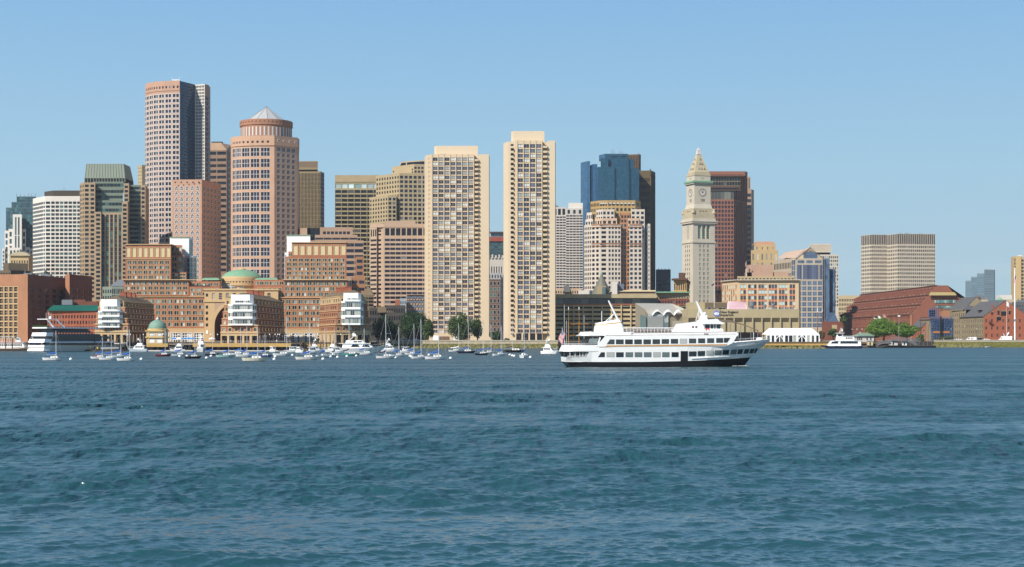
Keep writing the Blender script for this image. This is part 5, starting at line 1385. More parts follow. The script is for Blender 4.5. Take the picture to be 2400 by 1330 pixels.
pxblock(W, wi, [(1728, 975), (1862, 975)], 648, 656, [S(16, 1, .5, .6, w=M_TANST, g=G_NAVY, d=.3)], 18, M_TANST, ybot=656.5)
done(W, wi, r)
for a, b, t, y in ((1750, 1790, 639, 980), (1755, 1810, 621, 984), (1785, 1812, 628, 979), (1815, 1848, 638, 978), (1751, 1762, 630, 980)):
    m = MB(mat('pinkish_render', C(200, 166, 144), var=.08)); m.box(X(a, y), X(b, y), y, y + 8, Z(650, y), Z(t, y)); m.build('rooftop_box', r)

# glass gable office
r = bld('office_block', 'stone and blue glass office block with a gabled glass top', 'office block', 1890, 1200)
W, wi = MB(), Wins()
st_ = mat('grey_tan_stone', C(206, 190, 168), var=.07); Yg = 1200
rm_ = mat('maroon_frame', (.10, .03, .035))
blk = lambda n, rr_, **k: S(n, rr_, .8, .8, w=st_, g=G_SKY, d=.35, mull=(3, 3, .12, mat('pale_mullion', C(150, 160, 180))), **k)
# left receding wing
pxblock(W, wi, [(1813, 1240), (1857, 1204)], 606, 760, [S(12, 6, .6, .5, w=st_, g=G_DARK, d=.4, mt=1)], 10, st_)
pxblock(W, wi, [(1855, 1203), (1864, 1201), (1868, 1201)], 606, 775, [S(2, 13, .8, .8, w=st_, g=G_SKY, d=.25), None], 20, st_)
zS = Z(606, Yg)
x0, x1 = X(1867, Yg), X(1928, Yg)
rows_lo = S(5, 9, .72, .66, w=st_, g=G_SKY, d=.35, mt=.3, mb=.3, mull=(2, 2, .1, mat('pale_mullion', C(150, 160, 180))))
face(W, wi, (x0, Yg), (x1, Yg), Z(770, Yg), Z(657, Yg), rows_lo, GZ)
face(W, wi, (x0, Yg), (X(1880, Yg), Yg), Z(656, Yg), Z(619, Yg), S(1, 1, .8, .94, w=st_, g=G_SKY, d=.35, mt=.5, mull=(3, 6, .1, rm_)))
face(W, wi, (X(1880, Yg), Yg), (X(1920, Yg), Yg), Z(656, Yg), Z(619, Yg), S(1, 1, .86, .94, w=st_, g=G_SKY, d=.35, mt=.5, mull=(7, 6, .12, rm_)))
face(W, wi, (X(1920, Yg), Yg), (x1, Yg), Z(656, Yg), Z(619, Yg), S(1, 1, .8, .94, w=st_, g=G_SKY, d=.35, mt=.5, mull=(2, 6, .1, rm_)))
W.box(x0, x1, Yg - .1, Yg + .5, Z(657.2, Yg), Z(655.9, Yg), st_)
face(W, wi, (x0, Yg), (x1, Yg), Z(619, Yg), zS, S(3, 1, .7, .6, w=st_, g=G_SKY, d=.35, mull=(3, 1, .1, rm_)))
# gable
pk_ = (X(1899, Yg), Yg, Z(584, Yg))
W.poly([(x0, Yg, zS), (X(1883, Yg), Yg, zS), (X(1883, Yg), Yg, Z(596, Yg)), (X(1899, Yg), Yg, Z(588, Yg)), (X(1899, Yg), Yg, Z(581, Yg))], M_CREAM)
W.poly([(X(1899, Yg), Yg, Z(581, Yg)), (X(1899, Yg), Yg, Z(588, Yg)), (X(1916, Yg), Yg, Z(596, Yg)), (X(1916, Yg), Yg, zS), (x1, Yg, zS)], st_)
m = MB(G_SKY); m.poly([(X(1883, Yg), Yg + .3, zS), (X(1916, Yg), Yg + .3, zS), (X(1916, Yg), Yg + .3, Z(596, Yg)), (X(1899, Yg), Yg + .3, Z(585.5, Yg)), (X(1883, Yg), Yg + .3, Z(596, Yg))])
for px in (1888, 1893.5, 1899, 1904.5, 1910):
    m.bar((X(px, Yg), Yg + .2, zS), (X(px, Yg), Yg + .2, Z(588 + abs(px - 1899) * .7, Yg)), .16, .1, rm_)
m.bar((X(1883, Yg), Yg + .2, Z(600, Yg)), (X(1916, Yg), Yg + .2, Z(600, Yg)), .16, .1, rm_)
for s_ in (-1, 1): m.bar((X(1899, Yg), Yg + .15, Z(585.5, Yg)), (X(1899 + 17 * s_, Yg), Yg + .15, Z(596, Yg)), .5, .3, rm_)
m.build('gable_window', r)
rf = MB(mat('pale_copper_roof', C(214, 186, 164), var=.06))
yb2 = Yg + 45
rf.poly([(x0 - .6, Yg - .6, zS - .2), (X(1899, Yg), Yg - .6, Z(580, Yg)), (X(1899, Yg), yb2, Z(580, Yg)), (x0 - 8, yb2, zS - .2)])
rf.poly([(X(1899, Yg), Yg - .6, Z(580, Yg)), (x1 + .6, Yg - .6, zS - .2), (x1 + .6, yb2, zS - .2), (X(1899, Yg), yb2, Z(580, Yg))])
rf.poly([(X(1822, 1232), 1232, Z(602, 1215)), (x0 - .6, Yg, zS + .1), (X(1893, Yg), Yg + 8, Z(583, Yg)), (X(1846, 1232), 1236, Z(590, 1232))])
rf.build('pitched_roof', r)
blank(W, (x1, Yg), (x1, Yg + 30), GZ, zS, st_)
# right glass shafts
gm_ = mat('shaft_mullion', C(110, 128, 160))
pxblock(W, wi, [(1928, 1201), (1933, 1202)], 606, 775, [S(1, 14, .6, .8, w=st_, g=G_SKY, d=.3)], 20, st_)
pxblock(W, wi, [(1933, 1203), (1944, 1203)], 606, 775, [S(3, 18, .9, .9, w=gm_, g=G_SKY, d=.1)], 20, gm_)
pxblock(W, wi, [(1944, 1208), (1956, 1206), (1958, 1212)], 631, 775, [S(3, 15, .9, .9, w=gm_, g=G_SKY, d=.1), None], 20, gm_)
W.frustum([P(1936, 1192), P(1968, 1192), (X(1968, 1192), 1202), (X(1936, 1192), 1202)], Z(760, 1192), [P(1940, 1198), P(1956, 1200), (X(1956, 1200), 1202), (X(1940, 1200), 1202)], Z(733, 1198), G_SKY)
W.box(X(1934, 1190), X(1976, 1190), 1190, 1204, GZ, Z(754, 1190), M_BRICK3); W.box(X(1950, 1189.9), X(1962, 1189.9), 1189.7, 1189.95, Z(772, 1190), Z(762, 1190), M_TANST)
done(W, wi, r)
r = bld('office_tower', 'white slab tower with ribbed penthouse behind the gabled glass office', 'skyscraper', 1935, 1420, SKY)
W, wi = MB(), Wins()
pw = mat('pale_slab', C(226, 214, 196), var=.05)
pxblock(W, wi, [(1900, 1420), (1965, 1420)], 597, 720, [S(14, 14, .6, .55, w=pw, g=glass('hazy_window', (.05, .055, .06), [(.4, (.3, .36, .36))]), d=.5, mt=.8)], 20, pw)
pxblock(W, wi, [(1898, 1424), (1948, 1424)], 572, 591, [S(15, 1, .5, .8, w=pw, g=mat('ribbed_panel', C(214, 196, 172)), d=.4, mt=.8)], 14, pw, ybot=592)
W.box(X(1906, 1426), X(1946, 1426), 1426, 1436, Z(597, 1426), Z(591, 1426), M_DARK)
done(W, wi, r)
r = bld('civic_building', 'low concrete civic building with deep dark window slots', 'building', 1985, 1500)
W, wi = MB(), Wins()
cc = mat('civic_concrete', C(218, 198, 158), var=.08)
pxblock(W, wi, [(1950, 1500), (2030, 1500)], 693, 740, [S(21, 4, .55, .52, w=cc, g=G_DARK, d=1.0, mt=2.5)], 25, cc)
pxblock(W, wi, [(1950, 1502), (2030, 1502)], 740, 760, [S(8, 1, .7, .6, w=cc, g=G_DARK, d=1.5, mt=.5)], 20, cc, ybot=760)
done(W, wi, r)

# twin slab
r = bld('twin_slab_tower', 'pale twin slab tower with dark finned top storey at right', 'skyscraper', 2105, 1830, SKY)
W, wi = MB(), Wins()
js = mat('warm_white_precast', C(220, 206, 184), var=.05)
def jw(n, rr_): return S(n, rr_, .60, .52, w=js, g=G_DARK, d=.6, mt=.6)
def jt(n): return S(n, 1, .64, .96, w=mat('fin_white', C(214, 200, 180)), g=M_DARK, d=.5, mt=.2)
a_ = [(2018, 1868), (2042, 1846), (2079, 1850)]; b_ = [(2079, 1850), (2104, 1826), (2192, 1834)]
pxblock(W, wi, a_, 574, 700, [jw(6, 14), jw(8, 14)], 18, js, yref=1846)
pxblock(W, wi, a_, 550, 574, [jt(6), jt(9)], 18, js, yref=1846, ybot=574)
pxblock(W, wi, b_, 573, 690, [jw(6, 13), jw(18, 13)], 18, js, yref=1826)
pxblock(W, wi, b_, 548, 573, [jt(6), jt(20)], 18, js, yref=1826, ybot=573)
done(W, wi, r)
roof_units(r, X(2110, 1840), X(2180, 1840), 1838, Z(548, 1826), 4, M_STEEL, 2)

# ================================================================ red brick wharf hotel with terraced roof
r = thing('terraced_hotel', 'big red brick hotel with long sloping terraced roof and round dormer windows', 'hotel', (276, 1047, GZ))
hb = mat('hotel_red_brick', C(158, 100, 80), var=.12, scale=.25); ht = mat('terracotta_roof', C(146, 92, 74), var=.12, scale=.3)
Yn, Yf_ = 1042.0, 1271.0
xe, xr1, xr2, xe2 = 258.7, 275.0, 281.7, 298.0
ze, zr = 20.3, 39.2
W = MB(hb)
W.poly([(xe, Yf_, GZ - .5), (xe, Yn, GZ - .5), (xe, Yn, ze), (xe, Yf_, ze)])
W.poly([(xe, Yn, GZ - .5), (xe2, Yn, GZ - .5), (xe2, Yn, 28.0), (X(2262, Yn), Yn, Z(705, Yn)), (X(2240, Yn), Yn, Z(694, Yn)), (xr2, Yn, zr), (xr1, Yn, zr), (xe, Yn, ze)])
W.poly([(xe2, Yn, GZ - .5), (xe2, Yf_, GZ - .5), (xe2, Yf_, 28.0), (xe2, Yn, 28.0)])
W.poly([(xe, Yf_, GZ), (xe, Yf_, ze), (xr1, Yf_, zr), (xr2, Yf_, zr), (xe2, Yf_, 28.0), (xe2, Yf_, GZ)])
W.box(X(2133, Yn), X(2137, Yn), Yn - .5, Yn - .01, GZ, ze, M_BRICKTAN)
W.build('brick_wall', r)
rf = MB(ht)
rf.poly([(xe, Yf_, ze), (xe, Yn, ze), (xr1, Yn, zr), (xr1, Yf_, zr)]); rf.poly([(xr1, Yf_, zr), (xr1, Yn, zr), (xr2, Yn, zr), (xr2, Yf_, zr)]); rf.poly([(xr2, Yn, zr), (xe2, Yn, 28.0), (xe2, Yf_, 28.0), (xr2, Yf_, zr)])
rf.build('sloping_roof', r)
sl = Vector((xr1 - xe, 0, zr - ze)).normalized(); nr = Vector((-sl.z, 0, sl.x)); SL = math.hypot(xr1 - xe, zr - ze)
def rp(y, u, o=0.0): return (xe + sl.x * u + nr.x * o, y, ze + sl.z * u + nr.z * o)
for k in range(4):                                    # terrace ledges
    u = SL * (k / 3) - (.25 if k == 3 else 0); m = MB(M_DKBROWN); m.bar(rp(Yn - .3, u, .35), rp(Yf_, u, .35), .9, .5); m.build('terrace_ledge', r)
for k in range(3):
    for j in range(24):
        y = Yn + 5 + (Yf_ - Yn - 8) * j / 23; u = SL * (k + .30) / 3
        m = MB(ht)
        # angled baffle beside a recessed round window
        u0, u1 = SL * (k + .12) / 3, SL * (k + .80) / 3
        m.poly([rp(y + 2.0, u0, .0), rp(y + 2.0, u1, .0), rp(y + 2.0, u0 + .3, 2.6)]); m.poly([rp(y + 2.0, u0, 0), rp(y + 2.0, u0 + .3, 2.6), rp(y + 2.7, u0, 0)]); m.poly([rp(y + 2.0, u0 + .3, 2.6), rp(y + 2.0, u1, 0), rp(y + 2.7, u0, 0)])
        d = MB(); c = rp(y, u, .05)
        for (rad, o, mt_) in ((1.25, .06, M_WFRAME if j % 3 else hb), (.95, .12, M_DARK)):
            d.poly([rp(y + rad * cos(t), u + rad * sin(t), o) for t in np.linspace(0, 2 * pi, 12, endpoint=False)], mt_)
        d.poly([rp(y - 1.2, u + 2.0, .1), rp(y + 1.2, u + 2.0, .1), rp(y + 1.2, u + 3.8, .1), rp(y - 1.2, u + 3.8, .1)], M_DARK)
        b = m.build('roof_baffle', r); d.build('round_window', b)
W, wi = MB(), Wins()
hs = S(14, 1, .74, .7, w=hb, g=G_TEALW, d=.5, mt=.6, mull=(2, 1, .12, M_DKBROWN))
face(W, wi, (xe - .25, Yf_), (xe - .25, Yn), ze - 4.4, ze - .4, hs)
face(W, wi, (xe - .25, Yf_), (xe - .25, Yn), ze - 7.6, ze - 4.42, S(26, 1, .42, .6, w=hb, g=G_DARK, d=.5, mt=.3))
W.build('side_gallery', r); wi.finish(r)
for j in range(26):
    y = Yn + 6 + (Yf_ - Yn - 10) * j / 25; m = MB(M_WFRAME if j % 2 == 0 else hb); m.box(xe - .9, xe - .26, y - .35, y + .35, ze - 8.9, ze - 8.1); m.build('corbel', r)
W, wi = MB(), Wins('terrace_window')
for a, b, y0, y1, c in ((2190, 2241, 702.5, 711, 13), (2191, 2240, 716, 722, 13)):
    face(W, wi, P(a, Yn - .3), P(b, Yn - .3), Z(y1, Yn), Z(y0, Yn), S(c, 1, .84, .84, w=M_DKBROWN, g=glass('aqua_window', (.10, .22, .22), [(.3, (.3, .42, .4))]), d=.15, mt=.2))
W.build('window_frame', r); wi.finish(r)
m = MB(mat('atrium_glazing', C(196, 178, 122), rough=.3, var=.05)); m.poly([(X(2176, Yn - 1.5), Yn - 2.5, Z(693, Yn)), (X(2241, Yn - 1.5), Yn - 2.5, Z(693, Yn)), (X(2238, Yn - 1), Yn - .1, Z(685.5, Yn)), (X(2181, Yn - 1), Yn - .1, Z(685.5, Yn))])
for k in range(15):
    t = k / 14; m.bar((X(2176 + 65 * t, Yn), Yn - 2.55, Z(693, Yn)), (X(2181 + 57 * t, Yn), Yn - .15, Z(685.5, Yn)), .14, .1, M_GREYBROWN)
m.build('sloped_skylight', r)
m = MB(M_BRICKTAN); m.box(X(2209, 1036), X(2247, 1036), 1036, 1041.9, GZ, Z(727, 1036)); m.box(X(2208, 1035.9), X(2248, 1035.9), 1035.8, 1041.95, Z(727.1, 1036), Z(725.6, 1036), M_GREYBROWN); m.build('brick_terrace', r)
for k in range(7):
    m = MB(M_STEEL); x_ = X(2213 + 5 * k, 1038); m.box(x_ - .5, x_ + .5, 1037, 1038.5, Z(725.7, 1036), Z(725.7, 1036) + random.uniform(.7, 2)); m.build('terrace_unit', r)

# ================================================================ granite and brick warehouses at far right
def gable_house(root, x0, x1, Y0, Y1, ze_, zr_, wf, wl, roofm, stf, stl, nm='wall'):
    W, wi = MB(), Wins()
    face(W, wi, (x0, Y1), (x0, Y0), GZ, ze_, stl); face(W, wi, (x0, Y0), (x1, Y0), GZ, ze_, stf)
    xm = (x0 + x1) / 2
    W.poly([(x0, Y0, ze_), (x1, Y0, ze_), (xm, Y0, zr_)], wf); blank(W, (x1, Y0), (x1, Y1), GZ, ze_, wf); blank(W, (x1, Y1), (x0, Y1), GZ, ze_, wf)
    W.build(nm, root); wi.finish(root)
    m = MB(roofm)
    ov = .5
    for s_, xx in ((-1, x0 - ov), (1, x1 + ov)):
        zz = ze_ - ov * (zr_ - ze_) / (xm - x0)
        a = [(xx, Y0 - .2, zz + .12), (xm, Y0 - .2, zr_ + .12), (xm, Y1, zr_ + .12), (xx, Y1, zz + .12)]
        m.poly(a if s_ < 0 else list(reversed(a))); m.poly([(p[0], p[1], p[2] - .3) for p in (reversed(a) if s_ < 0 else a)])
        m.poly([a[0], a[1], (a[1][0], a[1][1], a[1][2] - .3), (a[0][0], a[0][1], a[0][2] - .3)])
    return m.build('slate_roof', root)
r = thing('wharf_warehouse', 'red brick gabled warehouse with grey slate roof and granite side at far right', 'warehouse', (X(2350, 955), 955, GZ))
bw3 = mat('warehouse_brick', C(176, 104, 76), var=.16, scale=.4)
xw0, xw1 = X(2305, 955), X(2410, 955)
stf = S(8, 3, .26, .36, w=bw3, g=G_DARK, d=.35, mt=.6, mb=1.2, fr=None, mull=(2, 2, .06, M_GREYBROWN))
stl = S(11, 4, .34, .5, w=M_GRANITE, g=G_DARK, d=.4, mt=1.2, mb=.6)
rr = gable_house(r, xw0, xw1, 955, 1006, Z(741, 955), Z(704, 955), bw3, M_GRANITE, M_GREYROOF, stf, stl)
for (px, py, w_, h_) in ((2325, 735, 2.2, 3), (2340, 733, 2, 5), (2352, 735, 6, 5), (2366, 733, 2, 4), (2341, 747, 5, 4)):
    m = MB(G_DARK); c = X(px, 955); z = Z(py, 955); m.box(c - w_ * .25 / 2 * 2, c + w_ * .25, 954.8, 954.97, z - h_ * .25, z + h_ * .25); m.box(c - w_ * .25 - .3, c + w_ * .25 + .3, 954.75, 954.98, z + h_ * .25, z + h_ * .25 + .35, M_GRANITE); m.build('gable_window', r)
for k in range(8):
    for j in range(3):
        pass
m = MB(M_BRICK2); m.box(X(2325, 958), X(2329, 958), 958, 959.5, Z(735, 958), Z(716, 958)); m.build('chimney', r)
for px, y in ((2322, 965), (2314, 980), (2303, 972)):
    m = MB(M_BLACK); x_ = xw0 + 3.5 + (px - 2303) * .15; z = Z(741, 955) + 3.5 * .6; m.box(x_ - .9, x_ + .9, y, y + 2, z, z + 1.7); m.build('roof_dormer', r)
m = MB(M_PATINA); c = (X(2343, 985), 985); m.lathe(c[0], c[1], [(2.6, Z(704, 955) - .6), (2.6, Z(704, 955) + .5), (3.0, Z(704, 955) + .6), (.05, Z(698, 955) + .9)], 8); m.build('copper_cupola', r)
m = MB(M_BLACK); m.box(X(2319, 953), X(2326, 953), 953.2, 954.7, Z(757, 954), Z(756, 954))
for k in range(5): m.box(X(2319 + 1.6 * k, 953), X(2319.3 + 1.6 * k, 953), 953.2, 953.4, Z(756, 954), Z(751, 954))
m.build('fire_balcony', r)
r = thing('wharf_warehouse', 'grey granite warehouse with hipped slate roof behind the scaffolding', 'warehouse', (X(2250, 1010), 1010, GZ))
xg = X(2232, 1008)
gable_house(r, X(2262, 1007.5), X(2315, 1007.5), 1007.5, 1050, Z(722, 1008), Z(696, 1008), M_GRANITE, M_GRANITE, M_GREYROOF, S(7, 5, .3, .5, w=M_GRANITE, g=G_DARK, d=.3), S(9, 5, .3, .5, w=M_GRANITE, g=G_DARK, d=.3))
W, wi = MB(), Wins()
pxblock(W, wi, [(2231, 1020), (2256, 1000), (2264, 1000)], 727, 800, [S(5, 5, .32, .52, w=M_GRANITE, g=G_DARK, d=.3, mt=1.2), S(2, 5, .3, .5, w=M_GRANITE, g=G_DARK, d=.3)], 30, M_GRANITE, yref=1000)
W.bar((*P(2230, 1019.5), Z(727, 1000)), (*P(2257, 999.5), Z(727, 1000)), .8, .5, M_GRANITE)
W.frustum([P(2230, 1021), P(2257, 999), (X(2290, 1000), 1004), (X(2290, 1040), 1045)], Z(726.4, 1000), [P(2252, 1030), P(2262, 1022), (X(2290, 1010), 1016), (X(2285, 1030), 1036)], Z(704, 1010), M_GREYROOF)
W.box(X(2283, 1015), X(2298, 1015), 1015, 1025, Z(712, 1015), Z(697, 1015), M_DKBROWN)
done(W, wi, r)

# scaffolding against a small brick house
r = thing('scaffold_house', 'small brick house with steep slate roof beside the blue scaffolding', 'house', (X(2172, 960), 960, GZ))
gable_house(r, X(2161, 960), X(2196, 960), 960, 985, Z(766, 960), Z(747, 960), M_BRICK2, M_BRICK2, M_GREYROOF, S(4, 3, .4, .5, w=M_BRICK2, g=G_TEALW, d=.3, fr=(M_WFRAME, .12)), S(4, 3, .4, .5, w=M_BRICK2, g=G_TEALW, d=.3))
r = thing('scaffolding', 'tall blue netted scaffolding wrapped round a building on the right shore', 'scaffolding', (X(2206, 950), 950, GZ))
bm_ = mat('scaffold_blue', (.09, .15, .30), rough=.5, var=.1); nb = mat('debris_net', (.04, .06, .10), rough=.8, var=.5, scale=1.2)
xa, xb = X(2181, 950), X(2232, 950); ys_ = (948.5, 950)
zt1 = Z(745, 950); nlev = 7
for k in range(14):
    m = MB(bm_); xx = xa + (xb - xa) * k / 13
    for y in ys_: m.tube((xx, y, GZ), (xx, y, zt1 + .6), .09, n=5)
    m.build('standard_pole', r)
for j in range(nlev):
    z = GZ + 2.2 + (zt1 - GZ - 2.2) * j / (nlev - 1); m = MB(bm_)
    for y in ys_: m.tube((xa, y, z), (xb, y, z), .07, n=5); m.tube((xa, y, z + 1), (xb, y, z + 1), .05, n=5)
    m.box(xa, xb, ys_[0], ys_[1], z - .08, z, M_WOOD if j in (0, nlev - 1) else M_PILE); m.build('platform', r)
m = MB(bm_)
for k in range(0, 13):
    x_a, x_b = xa + (xb - xa) * k / 13, xa + (xb - xa) * (k + 1) / 13
    for j in range(nlev - 1):
        z_a = GZ + 2.2 + (zt1 - GZ - 2.2) * j / (nlev - 1); z_b = GZ + 2.2 + (zt1 - GZ - 2.2) * (j + 1) / (nlev - 1)
        if (k + j) % 2: m.tube((x_a, 948.4, z_a), (x_b, 948.4, z_b), .06, n=4, caps=False)
m.build('diagonal_brace', r)
W, wi = MB(), Wins('scaffold_bay')
m = MB(nb)
for k in range(13):
    for j in range(2, nlev - 1):
        x_a, x_b = xa + (xb - xa) * k / 13 + .1, xa + (xb - xa) * (k + 1) / 13 - .1; z_a = GZ + 2.2 + (zt1 - GZ - 2.2) * j / (nlev - 1) + .1; z_b = z_a + (zt1 - GZ - 2.2) / (nlev - 1) * .7
        if (k * 5 + j * 3) % 7 not in (0, 3): m.box(x_a, x_b, 950.1, 950.2, z_a, z_b)
m.build('netting', r)
m = MB(M_GRANITE); m.box(xa, xb + 1, 951, 975, GZ, zt1 - 1.5); m.box(xa - .3, xb + 1.3, 950.7, 976, zt1 - 1.49, zt1 - .9, M_DKBROWN); m.build('covered_house', r)
m = MB(bm_); x2, x3 = X(2185, 945), X(2209, 945); z2 = Z(722, 945)
for xx in np.linspace(x2, x3, 6):
    for y in (951.5, 953.5): m.tube((xx, y, zt1 - .9), (xx, y, z2), .09, n=5)
for z in np.linspace(zt1 + .6, z2, 5):
    m.tube((x2, 951.5, z), (x3, 951.5, z), .08, n=5); m.tube((x2, 953.5, z), (x3, 953.5, z), .08, n=5); m.box(x2, x3, 951.6, 953.4, z - .06, z, M_PILE)
m.box(x2 + .2, x3 - 2, 953.6, 953.7, zt1, z2 - 1, nb); m.build('upper_tower', r)
m = MB(M_DKBROWN); m.bar((X(2157, 949), 949, Z(745, 949)), (X(2200, 949), 949, Z(744, 949)), .5, .5); m.tube((X(2158, 949), 949, GZ), (X(2158, 949), 949, Z(745, 949)), .2); m.bar((X(2205, 947), 947, GZ), (X(2205, 947), 947, Z(742, 947)), .8, .8, M_BLACK); m.build('hoist_frame', r)
m = MB(mat('orange_board', C(206, 130, 66))); m.box(xa + 1, xb - 2, 948.2, 948.35, Z(781, 948), Z(777, 948)); m.build('orange_hoarding', r)

# ================================================================ far background at right
r = bld('glass_tower', 'hazy green grey glass tower with stepped left side, far behind the warehouses', 'skyscraper', 2300, 2600, SKY)
W, wi = MB(), Wins('glass_band')
hz = mat('hazy_mullion', C(130, 150, 158)); gh = glass('hazy_glass', (.13, .20, .25), [], rough=.15, metal=.25, spread=.1); gh2 = glass('hazy_pale_glass', (.26, .33, .36), [], rough=.15, metal=.25, spread=.08)  # haze of distance put into these paler colours
for a, b, t, n, y in ((2263, 2277, 658, 12, 2612), (2277, 2290, 649, 13, 2608), (2290, 2307, 641, 14, 2604)):
    pxblock(W, wi, [(a, y), (b, y - 3)], t, 720, [S(1, n, .99, .7, w=hz, g=gh, d=.3, mt=2)], 30, hz)
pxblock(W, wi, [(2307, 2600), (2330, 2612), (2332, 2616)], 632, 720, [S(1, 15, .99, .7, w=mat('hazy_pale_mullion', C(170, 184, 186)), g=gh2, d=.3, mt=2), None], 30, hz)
done(W, wi, r)
r = bld('apartment_slab', 'tan apartment slab with dark balcony column at the right edge', 'apartment tower', 2390, 1850)
W, wi = MB(), Wins()
ta = mat('tan_slab', C(222, 190, 134), var=.05)
pxblock(W, wi, [(2376, 1856), (2381, 1850)], 601, 740, [S(1, 16, .6, .7, w=ta, g=G_DARK, d=.8, mt=2)], 20, ta)
pxblock(W, wi, [(2381, 1850), (2393.5, 1850)], 601, 740, [None], 20, ta)
pxblock(W, wi, [(2393.5, 1851), (2440, 1851)], 603, 740, [S(8, 16, .8, .6, w=ta, g=G_NAVY, d=.6, mt=2)], 20, ta)
W.box(X(2388, 1855), X(2396, 1855), 1855, 1862, Z(601, 1855), Z(598, 1855), M_WHITEST)
done(W, wi, r)
for nm, lab, a, b, t, y, m1 in (('far_block', 'beige flat roofed block far behind the granite warehouse', 2258, 2316, 703, 1300, mat('dusty_beige', C(206, 188, 160))), ('far_block', 'pale block with white penthouse behind the brick gable', 2338, 2380, 702, 1320, mat('dusty_cream', C(218, 198, 168))), ('far_block', 'brown topped beige block in front of the hazy glass tower', 2290, 2312, 697, 1400, M_PINK2), ('far_block', 'small pale block just right of the terraced red hotel', 2240, 2262, 708, 1380, mat('dusty_beige', C(206, 188, 160))), ('far_block', 'grey roofed block at the right edge behind the flagpole', 2372, 2430, 708, 1150, M_GREYROOF)):
    r = bld(nm, lab, 'building', (a + b) / 2, y); W, wi = MB(), Wins()
    pxblock(W, wi, [(a, y), (b, y)], t, 740, [S(max(3, int((b - a) / 5)), 3, .4, .4, w=m1, g=G_DARK, d=.3, mt=1.5)], 20, m1, M_GREYROOF)
    if 'white' in lab: W.box(X(2345, y + 3), X(2372, y + 3), y + 3, y + 14, Z(702, y + 3), Z(692, y + 3), M_WHITEST)
    done(W, wi, r, most=30); roof_units(r, X(a + 4, y), X(b - 4, y), y, Z(t, y), 3, M_STEEL, 2.5)
# ================================================================ land and sea walls
g = MB(M_PAVE)
shore = [(-900, 704), (690, 704), (878, 706), (884, 831), (1300, 831), (1310, 833), (1792, 833), (1960, 838), (1966, 905), (2100, 902), (2700, 900)]
pts = [P(*p) for p in shore]
far = [(9000, 900), (9000, 16000), (-9000, 16000), (-9000, 704)]
ring = pts + far
g.poly([(a, b, GZ) for a, b in ring], M_PAVE)
for a, b in zip(pts[:-1], pts[1:]): blank(g, a, b, -2, GZ, M_PILE)
o = g.build('ground'); o['kind'] = 'structure'

def seawall(label, x0, x1, Y, ztop, zmoss, thick=1.6):
    r = thing('seawall', label, 'seawall', (X((x0 + x1) / 2, Y), Y, 0))
    m = MB(M_SEAWALL); a, b = X(x0, Y), X(x1, Y); n = int((b - a) / 6)
    for k in range(n):
        xa, xb = a + (b - a) * k / n, a + (b - a) * (k + 1) / n
        m.box(xa + .03, xb - .03, Y - random.uniform(0, .12), Y + thick, zmoss, ztop - .35 + random.uniform(-.03, .03))
    m.box(a - .1, b + .1, Y - .3, Y + thick + .1, ztop - .35, ztop, M_LIMESTONE); m.build('wall', r)
    m = MB(M_MOSS)
    for k in range(n):
        xa, xb = a + (b - a) * k / n, a + (b - a) * (k + 1) / n
        m.box(xa, xb, Y - .15 - random.uniform(0, .15), Y + thick - .1, -1.5, zmoss - .01 + random.uniform(-.25, .0))
    m.build('weed_covered_base', r)
    return r
seawall('pale granite seawall below the two apartment towers', 884, 1308, 829, 4.15, 2.2)
seawall('granite seawall with olive seaweed band at the right', 2190, 2460, 898, 4.2, 3.0)
def rocks(name, x0, x1, Y, z, wd, n, kind=None, seed=1):
    rnd = random.Random(seed); m = MB(mat('shore_rock', (.17, .155, .06), var=.6, scale=.5, rough=.9))
    for k in range(n):
        cx = X(rnd.uniform(x0, x1), Y); cy = Y - rnd.uniform(0, wd); rr = rnd.uniform(.5, 1.3); zz = z * (1 - (Y - cy) / wd) + rnd.uniform(-.3, .2)
        ns = 6; ph = rnd.random() * 6; b = [(cx + rr * rnd.uniform(.8, 1.3) * cos(ph + 2 * pi * i / ns), cy + rr * rnd.uniform(.6, 1) * sin(ph + 2 * pi * i / ns)) for i in range(ns)]
        t = [(cx + (p[0] - cx) * .6, cy + (p[1] - cy) * .6) for p in b]
        m.frustum(b, zz - .9, t, zz + rr * .5)
    o = m.build(name); o['kind'] = 'structure'; return o
rocks('rocky_shore', 880, 1306, 829, 1.6, 6, 420, seed=2)
rocks('rocky_shore', 2188, 2300, 898, 1.5, 3, 120, seed=3)
rocks('rocky_shore', 1780, 1952, 806, .9, 5, 200, seed=4)

# hotel quay on piles
r = thing('hotel_quay', 'timber quay with ochre edge in front of the brick hotel', 'quay', (X(510, 648), 648, 0))
m = MB(M_PAVE); m.box(X(345, 648), X(683, 648), 648, 704, 2.5, 2.9); m.build('deck', r)
m = MB(M_YELLOWDK); a, b = X(344, 647), X(690, 647)
m.box(a, X(394, 647), 646.4, 647.99, 1.7, 3.1); m.box(X(452, 647), X(682, 647), 646.6, 647.99, 1.7, 3.15)
for k in range(30):
    xx = a + (b - a) * k / 30
m.build('edge_fascia', r)
m = MB(M_WFRAME)
for k in range(60):
    xx = X(455 + 226 * k / 59, 647)
    m.tube((xx, 647.6, 3.15), (xx, 647.6, 4.05), .04, n=4)
m.bar((X(455, 647), 647.6, 4.05), (X(681, 647), 647.6, 4.05), .08, .08); m.build('railing', r)
for k in range(28):
    m = MB(M_PILE); xx = X(346 + 340 * k / 27, 649); m.tube((xx, 648.8, -2), (xx, 648.8, 1.72), .28); m.build('pile', r)
m = MB(M_DARK); m.box(X(345, 648), X(690, 648), 652, 653, -1, 2.4); m.build('under_deck', r)

